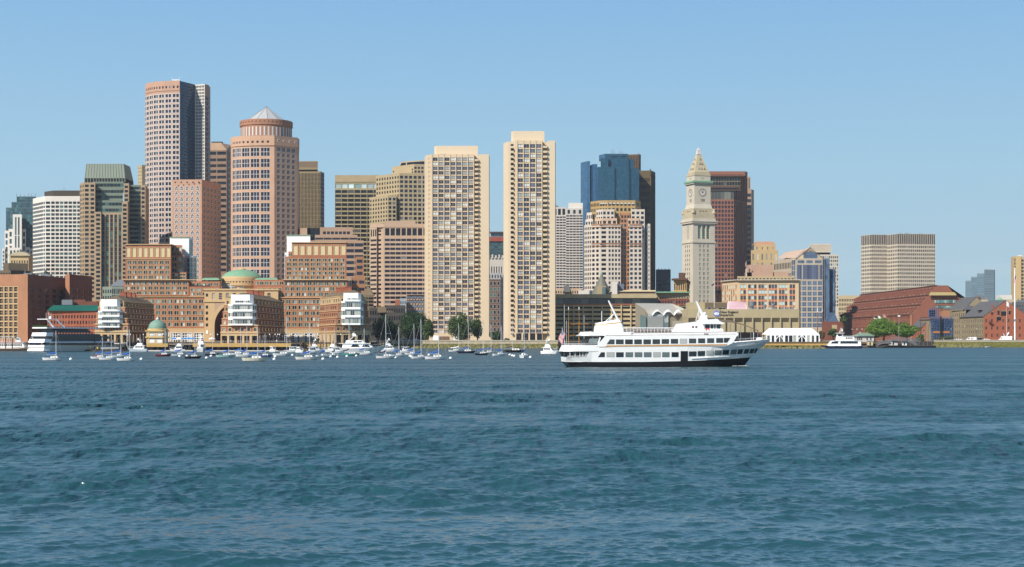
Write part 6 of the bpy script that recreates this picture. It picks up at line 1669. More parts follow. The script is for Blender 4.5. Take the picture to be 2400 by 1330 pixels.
# pier with event tent
r = thing('pier', 'low pier with weathered timber edge carrying the white event tent', 'pier', (X(1868, 806), 806, 0))
m = MB(M_WOOD); m.box(X(1782, 806), X(1958, 806), 806, 834, 2.9, 3.35, M_GREYBROWN); m.build('deck', r)
m = MB(M_YELLOWDK); m.box(X(1786, 805), X(1960, 805), 804.6, 805.99, 1.5, 2.5); m.build('timber_wale', r)
m = MB(M_PILE)
m.box(X(1780, 806), X(1955, 806), 807, 808, -1, 2.88); m.build('back_planks', r)
for k in range(22):
    m = MB(M_PILE); xx = X(1784 + 170 * k / 21, 806); m.tube((xx, 805.8 + .6, -2), (xx, 806.4, 2.9), .22); m.build('pile', r)
r = thing('event_tent', 'long white event tent with glazed sides on the pier', 'tent', (X(1860, 814), 814, 3.35))
cl = mat('tent_fabric', (.82, .82, .82), rough=.7, var=.03)
Yt_ = 811; a, b = X(1796, Yt_), X(1921, Yt_); ze_, zr_ = Z(784.5, Yt_), Z(769.5, Yt_)
m = MB(cl); yb_ = Yt_ + 15; ins = 6.0
m.poly([(a, Yt_, ze_), (b, Yt_, ze_), (b - 2.6, Yt_ + 7.5, zr_), (a + 2.6, Yt_ + 7.5, zr_)]); m.poly([(b, yb_, ze_), (a, yb_, ze_), (a + 2.6, Yt_ + 7.5, zr_), (b - 2.6, Yt_ + 7.5, zr_)])
m.poly([(a, yb_, ze_), (a, Yt_, ze_), (a + 2.6, Yt_ + 7.5, zr_)]); m.poly([(b, Yt_, ze_), (b, yb_, ze_), (b - 2.6, Yt_ + 7.5, zr_)])
m.box(a, b, Yt_ - .06, Yt_ + .04, ze_ - .5, ze_ - .01)
nb_ = 12
for k in range(nb_ + 1):
    xx = a + (b - a) * k / nb_; wd = .5 if k in (0, 1, 2, 4, 7, 9, 10, 11, 12) else .2
    m.box(max(a, xx - wd), min(b, xx + wd), Yt_ - .05, Yt_ + .05, 3.35, ze_ - .51)
m.build('canvas_roof', r)
m = MB(mat('tent_seam', (.55, .55, .57), var=0))
for k in range(1, 7):
    xx = a + (b - a) * k / 7; m.bar((xx, Yt_ - .02, ze_ + .03), (xx - .6 + 1.2 * (1 - k / 7), Yt_ + 7.4, zr_ + .03), .07, .05)
m.build('seam', r)
for k in range(nb_):
    xa, xb = a + (b - a) * k / nb_ + .2, a + (b - a) * (k + 1) / nb_ - .2
    m = MB(G_DARK if k % 3 else G_BAY); m.box(xa, xb, Yt_ + .2, Yt_ + .25, 3.4, ze_ - .2); m.build('clear_panel', r)
for k in (3, 8):
    xx = a + (b - a) * k / nb_
    for s_ in (-1, 1):
        m = MB(cl); m.poly([(xx, Yt_ - .1, ze_ - .5), (xx + s_ * .5, Yt_ - .1, ze_ - .5), (xx + s_ * 2.9, Yt_ - .1, 3.4), (xx + s_ * 2.5, Yt_ - .1, 3.4)]); m.build('tied_curtain', r)
# ================================================================ water: real waves, finer near the eye
def make_water():
    ny, nx = 1900, 900
    y0, y1 = 27.0, 1500.0
    yy = 1 / np.linspace(1 / y0, 1 / y1, ny)
    tx = np.linspace(-1, 1, nx); tt = .345 * tx + .30 * tx ** 7           # slope X/Y, denser in view
    Yg, Tg = np.meshgrid(yy, tt, indexing='ij')
    Yg = Yg.astype(np.float32); Xg = (Tg * Yg).astype(np.float32)
    dy = np.abs(np.gradient(yy)).astype(np.float32); dx = (np.abs(np.gradient(tt))[None, :] * Yg).astype(np.float32)
    rng = np.random.default_rng(5)
    zz = np.zeros_like(Xg); sx = np.zeros_like(Xg); sy = np.zeros_like(Xg); var = np.zeros_like(Xg)
    gust = np.ones_like(Xg)                     # slow patches of stronger and weaker ripple
    for _ in range(14):
        lam = np.exp(rng.uniform(np.log(5), np.log(70))); th = rng.normal(pi / 2, .6)
        gust += .075 * np.sin(2 * pi / lam * (Xg * cos(th) * .4 + Yg * sin(th)) + rng.uniform(0, 2 * pi))
    gust = np.clip(gust, .4, 1.8).astype(np.float32)
    N = 170; tot = 0.0
    for i in range(N):
        lam = .15 * (7.0 / .15) ** ((i + rng.uniform(0, 1)) / N)
        th = rng.normal(R(98), .62 if lam < 1.2 else .42)
        k = 2 * pi / lam; kx, ky = k * cos(th), k * sin(th)
        slope = WAVE * (1.4 if lam < 1.1 else 1.0 if lam < 4 else .7)
        amp = slope / k
        tot += slope * slope / 2
        # fade what the local grid cannot carry
        far = int(np.searchsorted(np.abs(ky) * dy, 2.9)) if abs(ky) > 1e-3 else ny
        if far < 2: continue
        sl = slice(0, min(ny, far))
        res = np.abs(kx) * dx[sl] + np.abs(ky) * dy[sl, None]
        f = np.clip((2.8 - res) / 1.2, 0, 1)
        ph = kx * Xg[sl] + ky * Yg[sl] + np.float32(rng.uniform(0, 2 * pi))
        s_, c_ = np.sin(ph), np.cos(ph)
        a = amp * f * gust[sl]
        zz[sl] += a * s_
        sx[sl] += .9 * a * (kx / k) * c_; sy[sl] += .9 * a * (ky / k) * c_
        var[sl] += slope * slope / 2 * f * f
    chop = np.sqrt(np.clip(1 - var / tot, 0, 1)) * gust
    verts = np.stack([Xg + sx, Yg + sy, zz], -1).reshape(-1, 3).astype(np.float32)
    idx = np.arange(ny * nx).reshape(ny, nx)
    q = np.stack([idx[:-1, :-1], idx[:-1, 1:], idx[1:, 1:], idx[1:, :-1]], -1).reshape(-1, 4)
    me = bpy.data.meshes.new('water')
    me.vertices.add(len(verts)); me.vertices.foreach_set('co', verts.ravel())
    me.loops.add(q.size); me.loops.foreach_set('vertex_index', q.ravel().astype(np.int32))
    me.polygons.add(len(q)); me.polygons.foreach_set('loop_start', np.arange(0, q.size, 4, dtype=np.int32))
    me.polygons.foreach_set('use_smooth', np.ones(len(q), dtype=bool))
    me.update(); me.validate()
    at = me.attributes.new('chop', 'FLOAT', 'POINT'); at.data.foreach_set('value', chop.astype(np.float32).ravel())
    o = bpy.data.objects.new('water', me); COL.objects.link(o); o['kind'] = 'structure'
    m = bpy.data.materials.new('harbour_water'); m.use_nodes = True
    nt = m.node_tree; b = nt.nodes['Principled BSDF']
    b.inputs['Base Color'].default_value = (*WATERC, 1)
    b.inputs['IOR'].default_value = 1.48
    b.inputs['Specular IOR Level'].default_value = .5
    geo = nt.nodes.new('ShaderNodeNewGeometry')
    an = nt.nodes.new('ShaderNodeAttribute'); an.attribute_name = 'chop'
    # facets too small for the mesh act as roughness: alpha grows with the slope left out
    rr = nt.nodes.new('ShaderNodeMapRange'); rr.inputs[1].default_value = 0; rr.inputs[2].default_value = 1.3; rr.inputs[3].default_value = .001; rr.inputs[4].default_value = .17
    sq = nt.nodes.new('ShaderNodeMath'); sq.operation = 'SQRT'
    nt.links.new(an.outputs['Fac'], rr.inputs[0]); nt.links.new(rr.outputs[0], sq.inputs[0]); nt.links.new(sq.outputs[0], b.inputs['Roughness'])
    prev = None
    # ripples too fine for the mesh; each layer takes over as the mesh coarsens with distance
    for sc, di, lo, hi, ax, ay in ((14.0, .02, .5, .0, .6, 1.2), (1.6, .55, .0, 1.0, .9, .45), (.45, 1.9, .0, 1.0, 1.1, .25)):
        mp = nt.nodes.new('ShaderNodeMapping'); mp.inputs['Scale'].default_value = (ax, ay, 1); mp.inputs['Rotation'].default_value = (0, 0, R(8))
        nt.links.new(geo.outputs['Position'], mp.inputs['Vector'])
        n = nt.nodes.new('ShaderNodeTexNoise'); n.inputs['Scale'].default_value = sc; n.inputs['Detail'].default_value = 2.5
        nt.links.new(mp.outputs[0], n.inputs['Vector'])
        bp = nt.nodes.new('ShaderNodeBump'); bp.inputs['Distance'].default_value = di
        ma = nt.nodes.new('ShaderNodeMath'); ma.operation = 'MULTIPLY_ADD'; ma.inputs[1].default_value = hi; ma.inputs[2].default_value = lo
        nt.links.new(an.outputs['Fac'], ma.inputs[0]); nt.links.new(ma.outputs[0], bp.inputs['Strength'])
        nt.links.new(n.outputs['Fac'], bp.inputs['Height'])
        if prev is not None: nt.links.new(prev.outputs[0], bp.inputs['Normal'])
        prev = bp
    nt.links.new(prev.outputs[0], b.inputs['Normal'])
    me.materials.append(m)
    return o
WAVE = .0205
WATERC = (.015, .062, .078)
make_water()
# ================================================================ boats
def WY(yw): return H * F / (yw - YH)            # distance of a waterline row
def xf(root, x, y, ang):
    root.location = (x, y, 0); root.rotation_euler = (0, 0, ang)
BLUE = mat('blue_sail_cover', (.012, .10, .42), rough=.8, var=.15, scale=3)
NAVYC = mat('dark_sail_cover', (.02, .02, .05), rough=.8, var=.1)
ALU = mat('mast_aluminium', (.62, .62, .62), rough=.35, metal=.3, var=.03)
SPAR = mat('varnished_spar', C(206, 150, 84), rough=.4, var=.15, scale=2)
ANTI = mat('antifouling', (.10, .02, .015), rough=.6, var=.1)
GEL = {}
def gel(c):
    if c not in GEL:
        cols = dict(white=(.80, .80, .79), cream=(.70, .66, .50), red=(.16, .015, .03), navy=(.012, .016, .05), teal=(.32, .55, .52), grey=(.45, .52, .58), blue=(.06, .12, .30), green=(.05, .30, .26), black=(.012, .012, .014), offwhite=(.74, .72, .66))
        GEL[c] = mat('gelcoat_' + c, cols[c], rough=.25, var=.04, scale=1.5, spec=.5)
    return GEL[c]
def loft_hull(m, L, B, fb, mt, deckm=None, bow=.14, stern=.05, bottom=None, dr=.35, full=.8, tr=.72, sheer=.25):
    """lofted hull; stern at x=-L/2, bow at +L/2"""
    ts = [0, .12, .3, .5, .68, .82, .92, 1.0]
    bs = [tr, tr + (1 - tr) * .55, .97, 1.0, .93, .70, .40, .015]
    rings = []
    for t, bb in zip(ts, bs):
        top = fb * (1 + sheer * (abs(t - .35) / .65) ** 2)
        row = []
        for z, wf in ((top, 1.0), (.10, full * (1 - .25 * t)), (.08, full * (1 - .25 * t) * .995), (-dr, .25)):
            zz = (z / top) if z > 0 else 0
            xs = -L / 2 + L * (stern * (1 - zz)) + L * t * (1 - (stern + bow) * (1 - zz))
            row.append((xs, bb * B / 2 * wf, z))
        rings.append(row)
    for i in range(len(rings) - 1):
        for s_ in (-1, 1):
            for j in range(3):
                a, b, c, d = rings[i][j], rings[i + 1][j], rings[i + 1][j + 1], rings[i][j + 1]
                q = [(p[0], p[1] * s_, p[2]) for p in (a, b, c, d)]
                m.poly(q if s_ < 0 else list(reversed(q)), mt if j == 0 else (bottom or ANTI))
        a, b = rings[i][0], rings[i + 1][0]
        m.poly([(a[0], -a[1], a[2]), (b[0], -b[1], b[2]), (b[0], b[1], b[2]), (a[0], a[1], a[2])], deckm or mt)
    r0 = rings[0]
    m.poly([(p[0], -p[1], p[2]) for p in r0] + [(p[0], p[1], p[2]) for p in reversed(r0)], mt)
    return rings
SAILG = 'sailboats on moorings off the city'
def sailboat(label, px, yw, lpx, mast, top, cover, hull='white', ang=None, cov=BLUE, wires=True, cabin=True, red=False):
    """px: hull middle; mast: picture column of the mast; top: row of the masthead; cover: (x0, x1) of the boom cover"""
    Y = WY(yw); s = Y / F
    ang = R(random.uniform(6, 24)) if ang is None else R(ang)
    L = max(4.5, lpx * s / max(.35, cos(ang))); B = L * .30; fb = .085 * L + .22
    r = thing('sailboat', label, 'sailboat', (0, 0, 0), SAILG)
    m = MB(); loft_hull(m, L, B, fb, gel(hull), gel('offwhite') if hull != 'white' else gel('white')); m.build('hull', r, smooth=False)
    k = -1 if ang > pi / 2 else 1
    mx = (mast - px) * s / max(.4, abs(cos(ang))) * k if abs(cos(ang)) > .5 else .08 * L
    mx = max(-.1 * L, min(.3 * L, mx))
    if cabin:
        c = MB(M_WHITE); x0, x1 = -.12 * L, .24 * L; w_ = B * .3
        q0 = [(x0, -w_), (x1, -w_ * .6), (x1, w_ * .6), (x0, w_)]; q1 = [(x0 + .08, -w_ * .8), (x1 - .35, -w_ * .45), (x1 - .35, w_ * .45), (x0 + .08, w_ * .8)]
        h = .055 * L + .12; c.frustum(q0, fb - .02, q1, fb + h)
        c.poly([(x0 - .01, -w_ * .3, fb + .02), (x0 - .01, w_ * .3, fb + .02), (x0 + .06, w_ * .26, fb + h * .9), (x0 + .06, -w_ * .26, fb + h * .9)], M_BLACK)
        c.build('cabin', r)
        for s_ in (-1, 1):
            p = MB(G_DARK)
            for a, b in ((.15, .38), (.5, .72)):
                xa, xb = x0 + (x1 - x0) * a, x0 + (x1 - x0) * b
                wa = lambda x_: (w_ + (w_ * .6 - w_) * (x_ - x0) / (x1 - x0)) * .92 + .02
                p.poly([(xa, s_ * wa(xa), fb + h * .3), (xb, s_ * wa(xb), fb + h * .3), (xb, s_ * (wa(xb) - .03), fb + h * .68), (xa, s_ * (wa(xa) - .03), fb + h * .68)])
            p.build('cabin_window', r)
    zt = H + (YH - top) * s
    m = MB(ALU); m.tube((mx, 0, fb - .1), (mx - .01 * zt, 0, zt), .075, .05); 
    zs = fb + (zt - fb) * .55; m.tube((mx, -.55, zs), (mx, .55, zs), .03, n=4); m.build('mast', r)
    zb = fb + .75; bl = max(1.6, abs(cover[1] - cover[0]) * s / max(.5, abs(cos(ang)))) if cover else .34 * L
    bm = MB(ALU); bm.tube((mx, 0, zb), (mx - bl - .15, 0, zb - .02), .05, n=5); bm.build('boom', r)
    cv = MB(cov); n = 9; prev = None
    for i in range(n):
        t = i / (n - 1); rr = (.24 + .03 * sin(i * 2.1)) * (1 - .55 * t) * (.55 if i in (0, n - 1) else 1); cx = mx - .06 - bl * t; cz = zb + .16 + (.45 * (1 - t) ** 3)
        rg = [(cx, rr * .75 * cos(a), cz + rr * sin(a)) for a in np.linspace(0, 2 * pi, 8, endpoint=False)]
        if prev:
            for j in range(8): cv.poly([prev[j], prev[(j + 1) % 8], rg[(j + 1) % 8], rg[j]])
        else: cv.poly(rg)
        prev = rg
    cv.poly(prev)
    cv.build('sail_cover', r, smooth=True)
    if wires:
        w_ = MB(mat('rigging_wire', (.35, .35, .36), var=0)); e = .018
        w_.tube((L * .47, 0, fb + .1), (mx, 0, zt - .3), e, n=3); w_.tube((-L * .48, 0, fb), (mx, 0, zt - .1), e, n=3)
        for s_ in (-1, 1): w_.tube((mx, s_ * B * .46, fb), (mx, s_ * .55, zs), e, n=3); w_.tube((mx, s_ * .55, zs), (mx, 0, zt - .2), e, n=3)
        w_.build('rigging', r)
    if red:
        j = MB(mat('red_canvas', (.5, .03, .05), rough=.7, var=.1)); j.tube((-L * .1, .2, fb + .05), (-L * .25, .1, fb + .5), .16, .12); j.build('red_bag', r)
    if L > 6.5:
        p = MB(ALU)
        for s_ in (-1, 1):
            p.tube((L * .36, s_ * B * .22, fb + .15), (L * .49, 0, fb + .75), .02, n=4); p.tube((-L * .46, s_ * B * .3, fb), (-L * .46, s_ * B * .3, fb + .6), .02, n=4)
        p.tube((-L * .46, -B * .3, fb + .6), (-L * .46, B * .3, fb + .6), .02, n=4); p.build('pulpit', r)
        t = MB(M_BLACK); t.box(-L * .5 - .25, -L * .5 - .02, -.16, .16, .25, .85); t.build('outboard_motor', r)
    xf(r, X(px, Y), Y, ang)
    return r
SB = [
 ('white daysailer alone at far left, with blue boom cover', 125, 845.5, 50, 131.5, 776, (110, 131), 'white', 4),
 ('small white sailboat with a red bag, first of the left mooring cluster', 233, 842, 22, 240, 790, (228, 239), 'white', 12, dict(red=True)),
 ('white sailboat overlapping the one with the red bag', 254, 844.5, 42, 261, 778, (243, 259), 'white', 8),
 ('grey hulled sailboat behind the left mooring cluster', 279, 838.5, 32, 283, 783, (265, 283), 'grey', 6),
 ('white sailboat with dark mast at the right of the left mooring cluster', 297, 846.5, 46, 304, 772, (285, 304), 'white', 5),
 ('dark red hulled sailboat below the domed pavilion', 383, 836, 38, 387.5, 770, (374, 387), 'red', 8),
 ('pale grey sailboat right of the dark red one', 421, 835.5, 40, 426, 775, (410, 426), 'grey', 4),
 ('black hulled sailboat left of the bow-on motor yacht', 453, 841, 36, 457, 782, (445, 456), 'black', 14),
 ('navy hulled sailboat below the great arch', 497, 834, 34, 498.5, 772, (482, 498), 'navy', 5),
 ('pale teal sailboat in front of the central wharf block', 529, 838.5, 46, 536, 775, (520, 535), 'teal', 8),
 ('white sailboat behind the pale teal one', 556, 833.5, 42, 564, 768, (549, 563), 'white', 6),
 ('white sailboat between the teal and the cream ones', 575, 837, 46, 579, 765, (560, 578), 'white', 10),
 ('long cream hulled sailboat, nearest of the row before the hotel', 598, 847, 62, 604, 766, (580, 603), 'cream', 3),
 ('blue hulled sailboat behind the cream one', 620, 838, 36, 621.5, 782, (608, 620), 'blue', 6),
 ('white sloop with very tall mast left of the marina', 662, 834.5, 46, 672, 742, (650, 670), 'white', 10, dict(cov=NAVYC)),
 ('tan white sailboat with big blue cover in front of the marina', 720, 844, 56, 726, 757, (705, 725), 'offwhite', 6),
 ('small sailboat seen from its stern beside the marina piles', 758, 838.5, 24, 761, 772, (756, 762), 'white', 40),
 ('small white sailboat showing its round stern left of the green hulled one', 783, 837, 16, 785, 775, None, 'white', 66, dict(cov=NAVYC)),
 ('green hulled sailboat in front of the big motor yacht', 823, 834.5, 44, 806.5, 755, None, 'green', 5, dict(cov=NAVYC)),
 ('white sailboat with purple blue cover beside the motor yacht bow', 858, 832, 40, 853.5, 770, (840, 853), 'white', 7),
 ('white cruising sailboat with the tallest bright mast before the dark trees', 905, 841, 48, 904.5, 737, None, 'white', 12, dict(cov=NAVYC)),
 ('small white sailboat with short boom cover right of the tall masted cruiser', 933, 837, 28, 935, 766, (927, 935), 'white', 18),
 ('white sailboat half hidden by the group before the round tree', 965, 832.5, 34, 970.5, 760, (953, 970), 'white', 12),
 ('white sloop with two blue covers in the group before the round tree', 984, 841.5, 36, 987, 748, (972, 988), 'white', 20),
 ('white sloop nearest the camera in the group before the round tree', 1022, 843, 54, 1028, 758, (1008, 1029), 'white', 9),
 ('white yawl with white furled sail left of the navy hulled sloop', 1066, 825, 30, 1081.5, 758, (1062, 1081), 'white', 10, dict(cov=mat('white_canvas', (.75, .75, .75), rough=.8, var=.05))),
 ('navy hulled sloop with blue cover by the second tree', 1094, 828.5, 44, 1098, 751, (1082, 1102), 'navy', 5),
 ('dark hulled sloop with white deck and leaning mast', 1129, 833, 32, 1132.5, 750, (1123, 1132), 'navy', 12),
 ('cream hulled sailboat behind the dark hulled sloop', 1145, 829, 26, 1151, 759, (1137, 1151), 'offwhite', 14),
 ('white sloop seen from the quarter below the gap between the towers', 1171, 834.5, 28, 1175, 763, (1166, 1176), 'white', 24),
 ('black hulled sloop with dark sail cover below the right apartment tower', 1206, 826.5, 50, 1200, 748, (1184, 1203), 'black', 5, dict(cov=NAVYC)),
 ('white sailboat seen straight from its stern with blue cover', 1228, 839, 19, 1229, 762, (1224, 1232), 'white', 78),
]
for t in SB:
    lab, px, yw, lpx, ms, top, cv, hc, an = t[:9]; kw = t[9] if len(t) > 9 else {}
    sailboat(lab, px, yw, lpx, ms, top, cv, hc, an, **kw)

# mooring buoys
bu = None
for i, (px, yw) in enumerate([(166, 843.5), (331, 843.5), (438, 836), (484, 840.5), (494.5, 836), (645, 837.5), (642.5, 843.5), (757, 843), (791, 838.5), (813, 836.5), (835, 835.5), (927, 839.5), (961, 836), (965, 838), (1005, 833.5), (1056, 841), (1195, 833), (1201, 835), (1205, 836), (1243, 839), (685.5, 834), (421, 836.5)]):
    Y = WY(yw)
    if bu is None:
        m = MB(M_WHITE); m.lathe(0, 0, [(.02, .46), (.2, .42), (.33, .3), (.4, .12), (.38, -.05), (.2, -.25)], 12); m.tube((0, 0, .44), (0, 0, .6), .05)
        bu = o = m.build('mooring_buoy', smooth=True)
    else:
        o = bu.copy(); COL.objects.link(o)
    tag(o, 'round white mooring buoy floating among the sailboats', 'buoy', 'white mooring buoys'); o.location = (X(px, Y), Y, 0); o.rotation_euler = (R(random.uniform(-12, 12)), R(random.uniform(-12, 12)), 0)

# ---------------------------------------------------------------- motor yachts and small ferries
def cabin(m, x0, x1, w0, z0, z1, rake0=.2, rake1=.6, taper=.9, mt=None):
    q0 = [(x0, -w0), (x1 - .6, -w0), (x1, -w0 * .6), (x1, w0 * .6), (x1 - .6, w0), (x0, w0)]
    q1 = [(x0 + rake0, -w0 * taper), (x1 - .6 - rake1, -w0 * taper), (x1 - rake1, -w0 * taper * .6), (x1 - rake1, w0 * taper * .6), (x1 - .6 - rake1, w0 * taper), (x0 + rake0, w0 * taper)]
    m.frustum(q0, z0, q1, z1, mt)
def side_windows(root, x0, x1, w0, z0, z1, n, gap=.15, name='window', mt=None, slant=0.0, both=True):
    for s_ in ((-1, 1) if both else (-1,)):
        for k in range(n):
            a = x0 + (x1 - x0) * k / n + gap / 2; b = x0 + (x1 - x0) * (k + 1) / n - gap / 2
            m = MB(mt or G_DARK); m.poly([(a, s_ * w0, z0), (b, s_ * w0, z0), (b + slant, s_ * w0, z1), (a + slant, s_ * w0, z1)]); m.build(name, root)
def yacht(label, px, yw, L, ang, hull='white', kind='motor yacht', decks=2, arch=True):
    Y = WY(yw); r = thing('motor_yacht', label, kind, (0, 0, 0))
    B = L * .26; fb = .09 * L + .3
    m = MB(); loft_hull(m, L, B, fb, gel(hull), gel('white'), bow=.16, stern=.02, tr=.9, sheer=.5, bottom=gel('navy')); m.build('hull', r)
    c = MB(M_WHITEB); z = fb * 1.0
    h = 1.9 if L > 10 else 1.3
    cabin(c, -.34 * L, .22 * L, B * .40, z - .1, z + h, .15, 1.0); c.box(-.42 * L, .10 * L, -B * .42, B * .42, z + h + .002, z + h + .14); c.build('cabin', r)
    side_windows(r, -.30 * L, .08 * L, B * .395, z + h * .42, z + h * .82, 3, .12, slant=-.05)
    f = MB(G_DARK); f.poly([(.22 * L - .25 * 1.0, -B * .22, z + h * .4), (.22 * L - .25, B * .22, z + h * .4), (.22 * L - .8, B * .2, z + h * .85), (.22 * L - .8, -B * .2, z + h * .85)]); f.poly([(.22 * L + .03 - .38, -B * .23, z + h * .36), (.22 * L + .03 - .38, B * .23, z + h * .36), (.22 * L - .83, B * .21, z + h * .86), (.22 * L - .83, -B * .21, z + h * .86)]); f.build('windscreen', r)
    z2 = z + h + .14
    if decks > 1:
        c = MB(M_WHITEB); cabin(c, -.26 * L, .04 * L, B * .33, z2, z2 + .85, .1, .5); c.build('flybridge', r)
        if arch:
            c = MB(M_WHITEB)
            for s_ in (-1, 1): c.bar((-.2 * L, s_ * B * .32, z2 + .8), (-.14 * L, s_ * B * .26, z2 + 2.0), .3, .12)
            c.box(-.22 * L, -.02 * L, -B * .33, B * .33, z2 + 2.0, z2 + 2.12); c.tube((-.12 * L, 0, z2 + 2.1), (-.12 * L, 0, z2 + 3.2), .04); c.lathe(-.06 * L, .3, [(.02, z2 + 2.8), (.28, z2 + 2.6), (.25, z2 + 2.13)], 10)
            c.build('radar_arch', r)
    rl = MB(ALU)
    for k in range(8):
        t = .52 + .46 * k / 7; bb = [1, .93, .70, .40, .015]; xx = -L / 2 + L * t; yy = B / 2 * np.interp(t, [.5, .68, .82, .92, 1.0], bb) * .96; zz = fb * (1 + .5 * (abs(t - .35) / .65) ** 2)
        for s_ in (-1, 1):
            rl.tube((xx, s_ * yy, zz), (xx, s_ * yy, zz + .7), .025, n=4)
            if k: rl.tube((pp_[0], s_ * pp_[1], pp_[2] + .7), (xx, s_ * yy, zz + .7), .025, n=4)
        pp_ = (xx, yy, zz)
    rl.build('bow_rail', r)
    xf(r, X(px, Y), Y, R(ang)); return r
yacht('grey hulled motor yacht moored left of the domed pavilion', 322, 825, 8.2, 172, 'grey')
yacht('white motor yacht pointing its bow at the camera below the arch block', 472, 826, 11.0, -72, 'white')
yacht('white flybridge cruiser just left of the ferry stern', 1289, 830.5, 6.6, -35, 'white')
for i, (px, yw, L, an, lab) in enumerate([
    (415, 824.5, 6.0, 190, 'small white runabout left of the bow-on motor yacht'), (640, 826, 5.2, -60, 'small white cruiser bow-on by the hotel quay end'), (690, 826.5, 5.6, 15, 'small white cabin boat in the marina nearest the quay'),
    (703, 827.5, 4.6, -50, 'little white runabout seen from its bow in the marina'), (742, 826, 6.2, 8, 'white cabin boat behind the tan white sailboat'), (775, 826, 6.0, 170, 'white cabin boat facing left in the marina'), (735, 829, 4.8, 30, 'little white motor boat among the marina piles'),
    (792, 829, 5.5, 12, 'white cabin boat left of the long motor yacht'), (915, 825, 7.5, 10, 'white trawler yacht between the long motor yacht and the trees'), (955, 827.5, 5.2, 20, 'small white cruiser before the dark trees')]):
    yacht(lab, px, yw, L, an, 'white', 'motor boat', decks=1 if L < 6 else 2, arch=L > 6)

# long white motor yacht in the marina
def long_yacht():
    Y = WY(828); s = Y / F; r = thing('motor_yacht', 'long white three deck motor yacht, largest boat in the marina', 'motor yacht', (0, 0, 0)); L = 128 * s; B = 5.4
    m = MB(); loft_hull(m, L, B, 1.7, gel('white'), gel('white'), bow=.2, stern=.02, tr=.92, sheer=.75, bottom=gel('navy')); m.build('hull', r)
    c = MB(M_WHITEB); cabin(c, -.36 * L, .24 * L, B * .42, 1.7, 3.3, .2, 1.8); c.box(-.42 * L, .16 * L, -B * .44, B * .44, 3.3, 3.45); c.build('main_cabin', r)
    for s_ in (-1, 1):
        for (a, b) in ((-.20, -.04), (.0, .15)):
            g_ = MB(G_NAVY); g_.poly([(a * L, s_ * B * .425, 2.15), (b * L, s_ * B * .425, 2.15), ((b - .025) * L, s_ * B * .415, 2.95), ((a + .03) * L, s_ * B * .415, 2.95)]); g_.build('window', r)
    c = MB(M_WHITEB); cabin(c, -.30 * L, .08 * L, B * .36, 3.45, 4.5, .3, 1.4); c.build('upper_cabin', r)
    side_windows(r, -.16 * L, .0, B * .352, 3.7, 4.2, 2, .2, slant=.1)
    c = MB(M_WHITEB)
    for s_ in (-1, 1): c.bar((-.22 * L, s_ * B * .33, 4.5), (-.15 * L, s_ * B * .25, 5.9), .5, .15)
    c.box(-.19 * L, -.08 * L, -B * .3, B * .3, 5.9, 6.1); c.lathe(-.15 * L, .8, [(.02, 7.1), (.4, 6.9), (.45, 6.5), (.3, 6.1)], 10); c.lathe(-.12 * L, -.9, [(.02, 6.8), (.3, 6.6), (.3, 6.1)], 10); c.tube((-.14 * L, 0, 6.1), (-.14 * L, 0, 7.6), .05); c.build('radar_arch', r)
    rl = MB(ALU)
    for s_ in (-1, 1):
        rl.tube((.1 * L, s_ * B * .46, 2.6), (.36 * L, s_ * B * .3, 3.2), .03, n=4); rl.tube((.36 * L, s_ * B * .3, 3.2), (.49 * L, 0, 3.7), .03, n=4)
    rl.build('bow_rail', r)
    xf(r, X(848, Y + 3), Y + 3, R(5))
long_yacht()

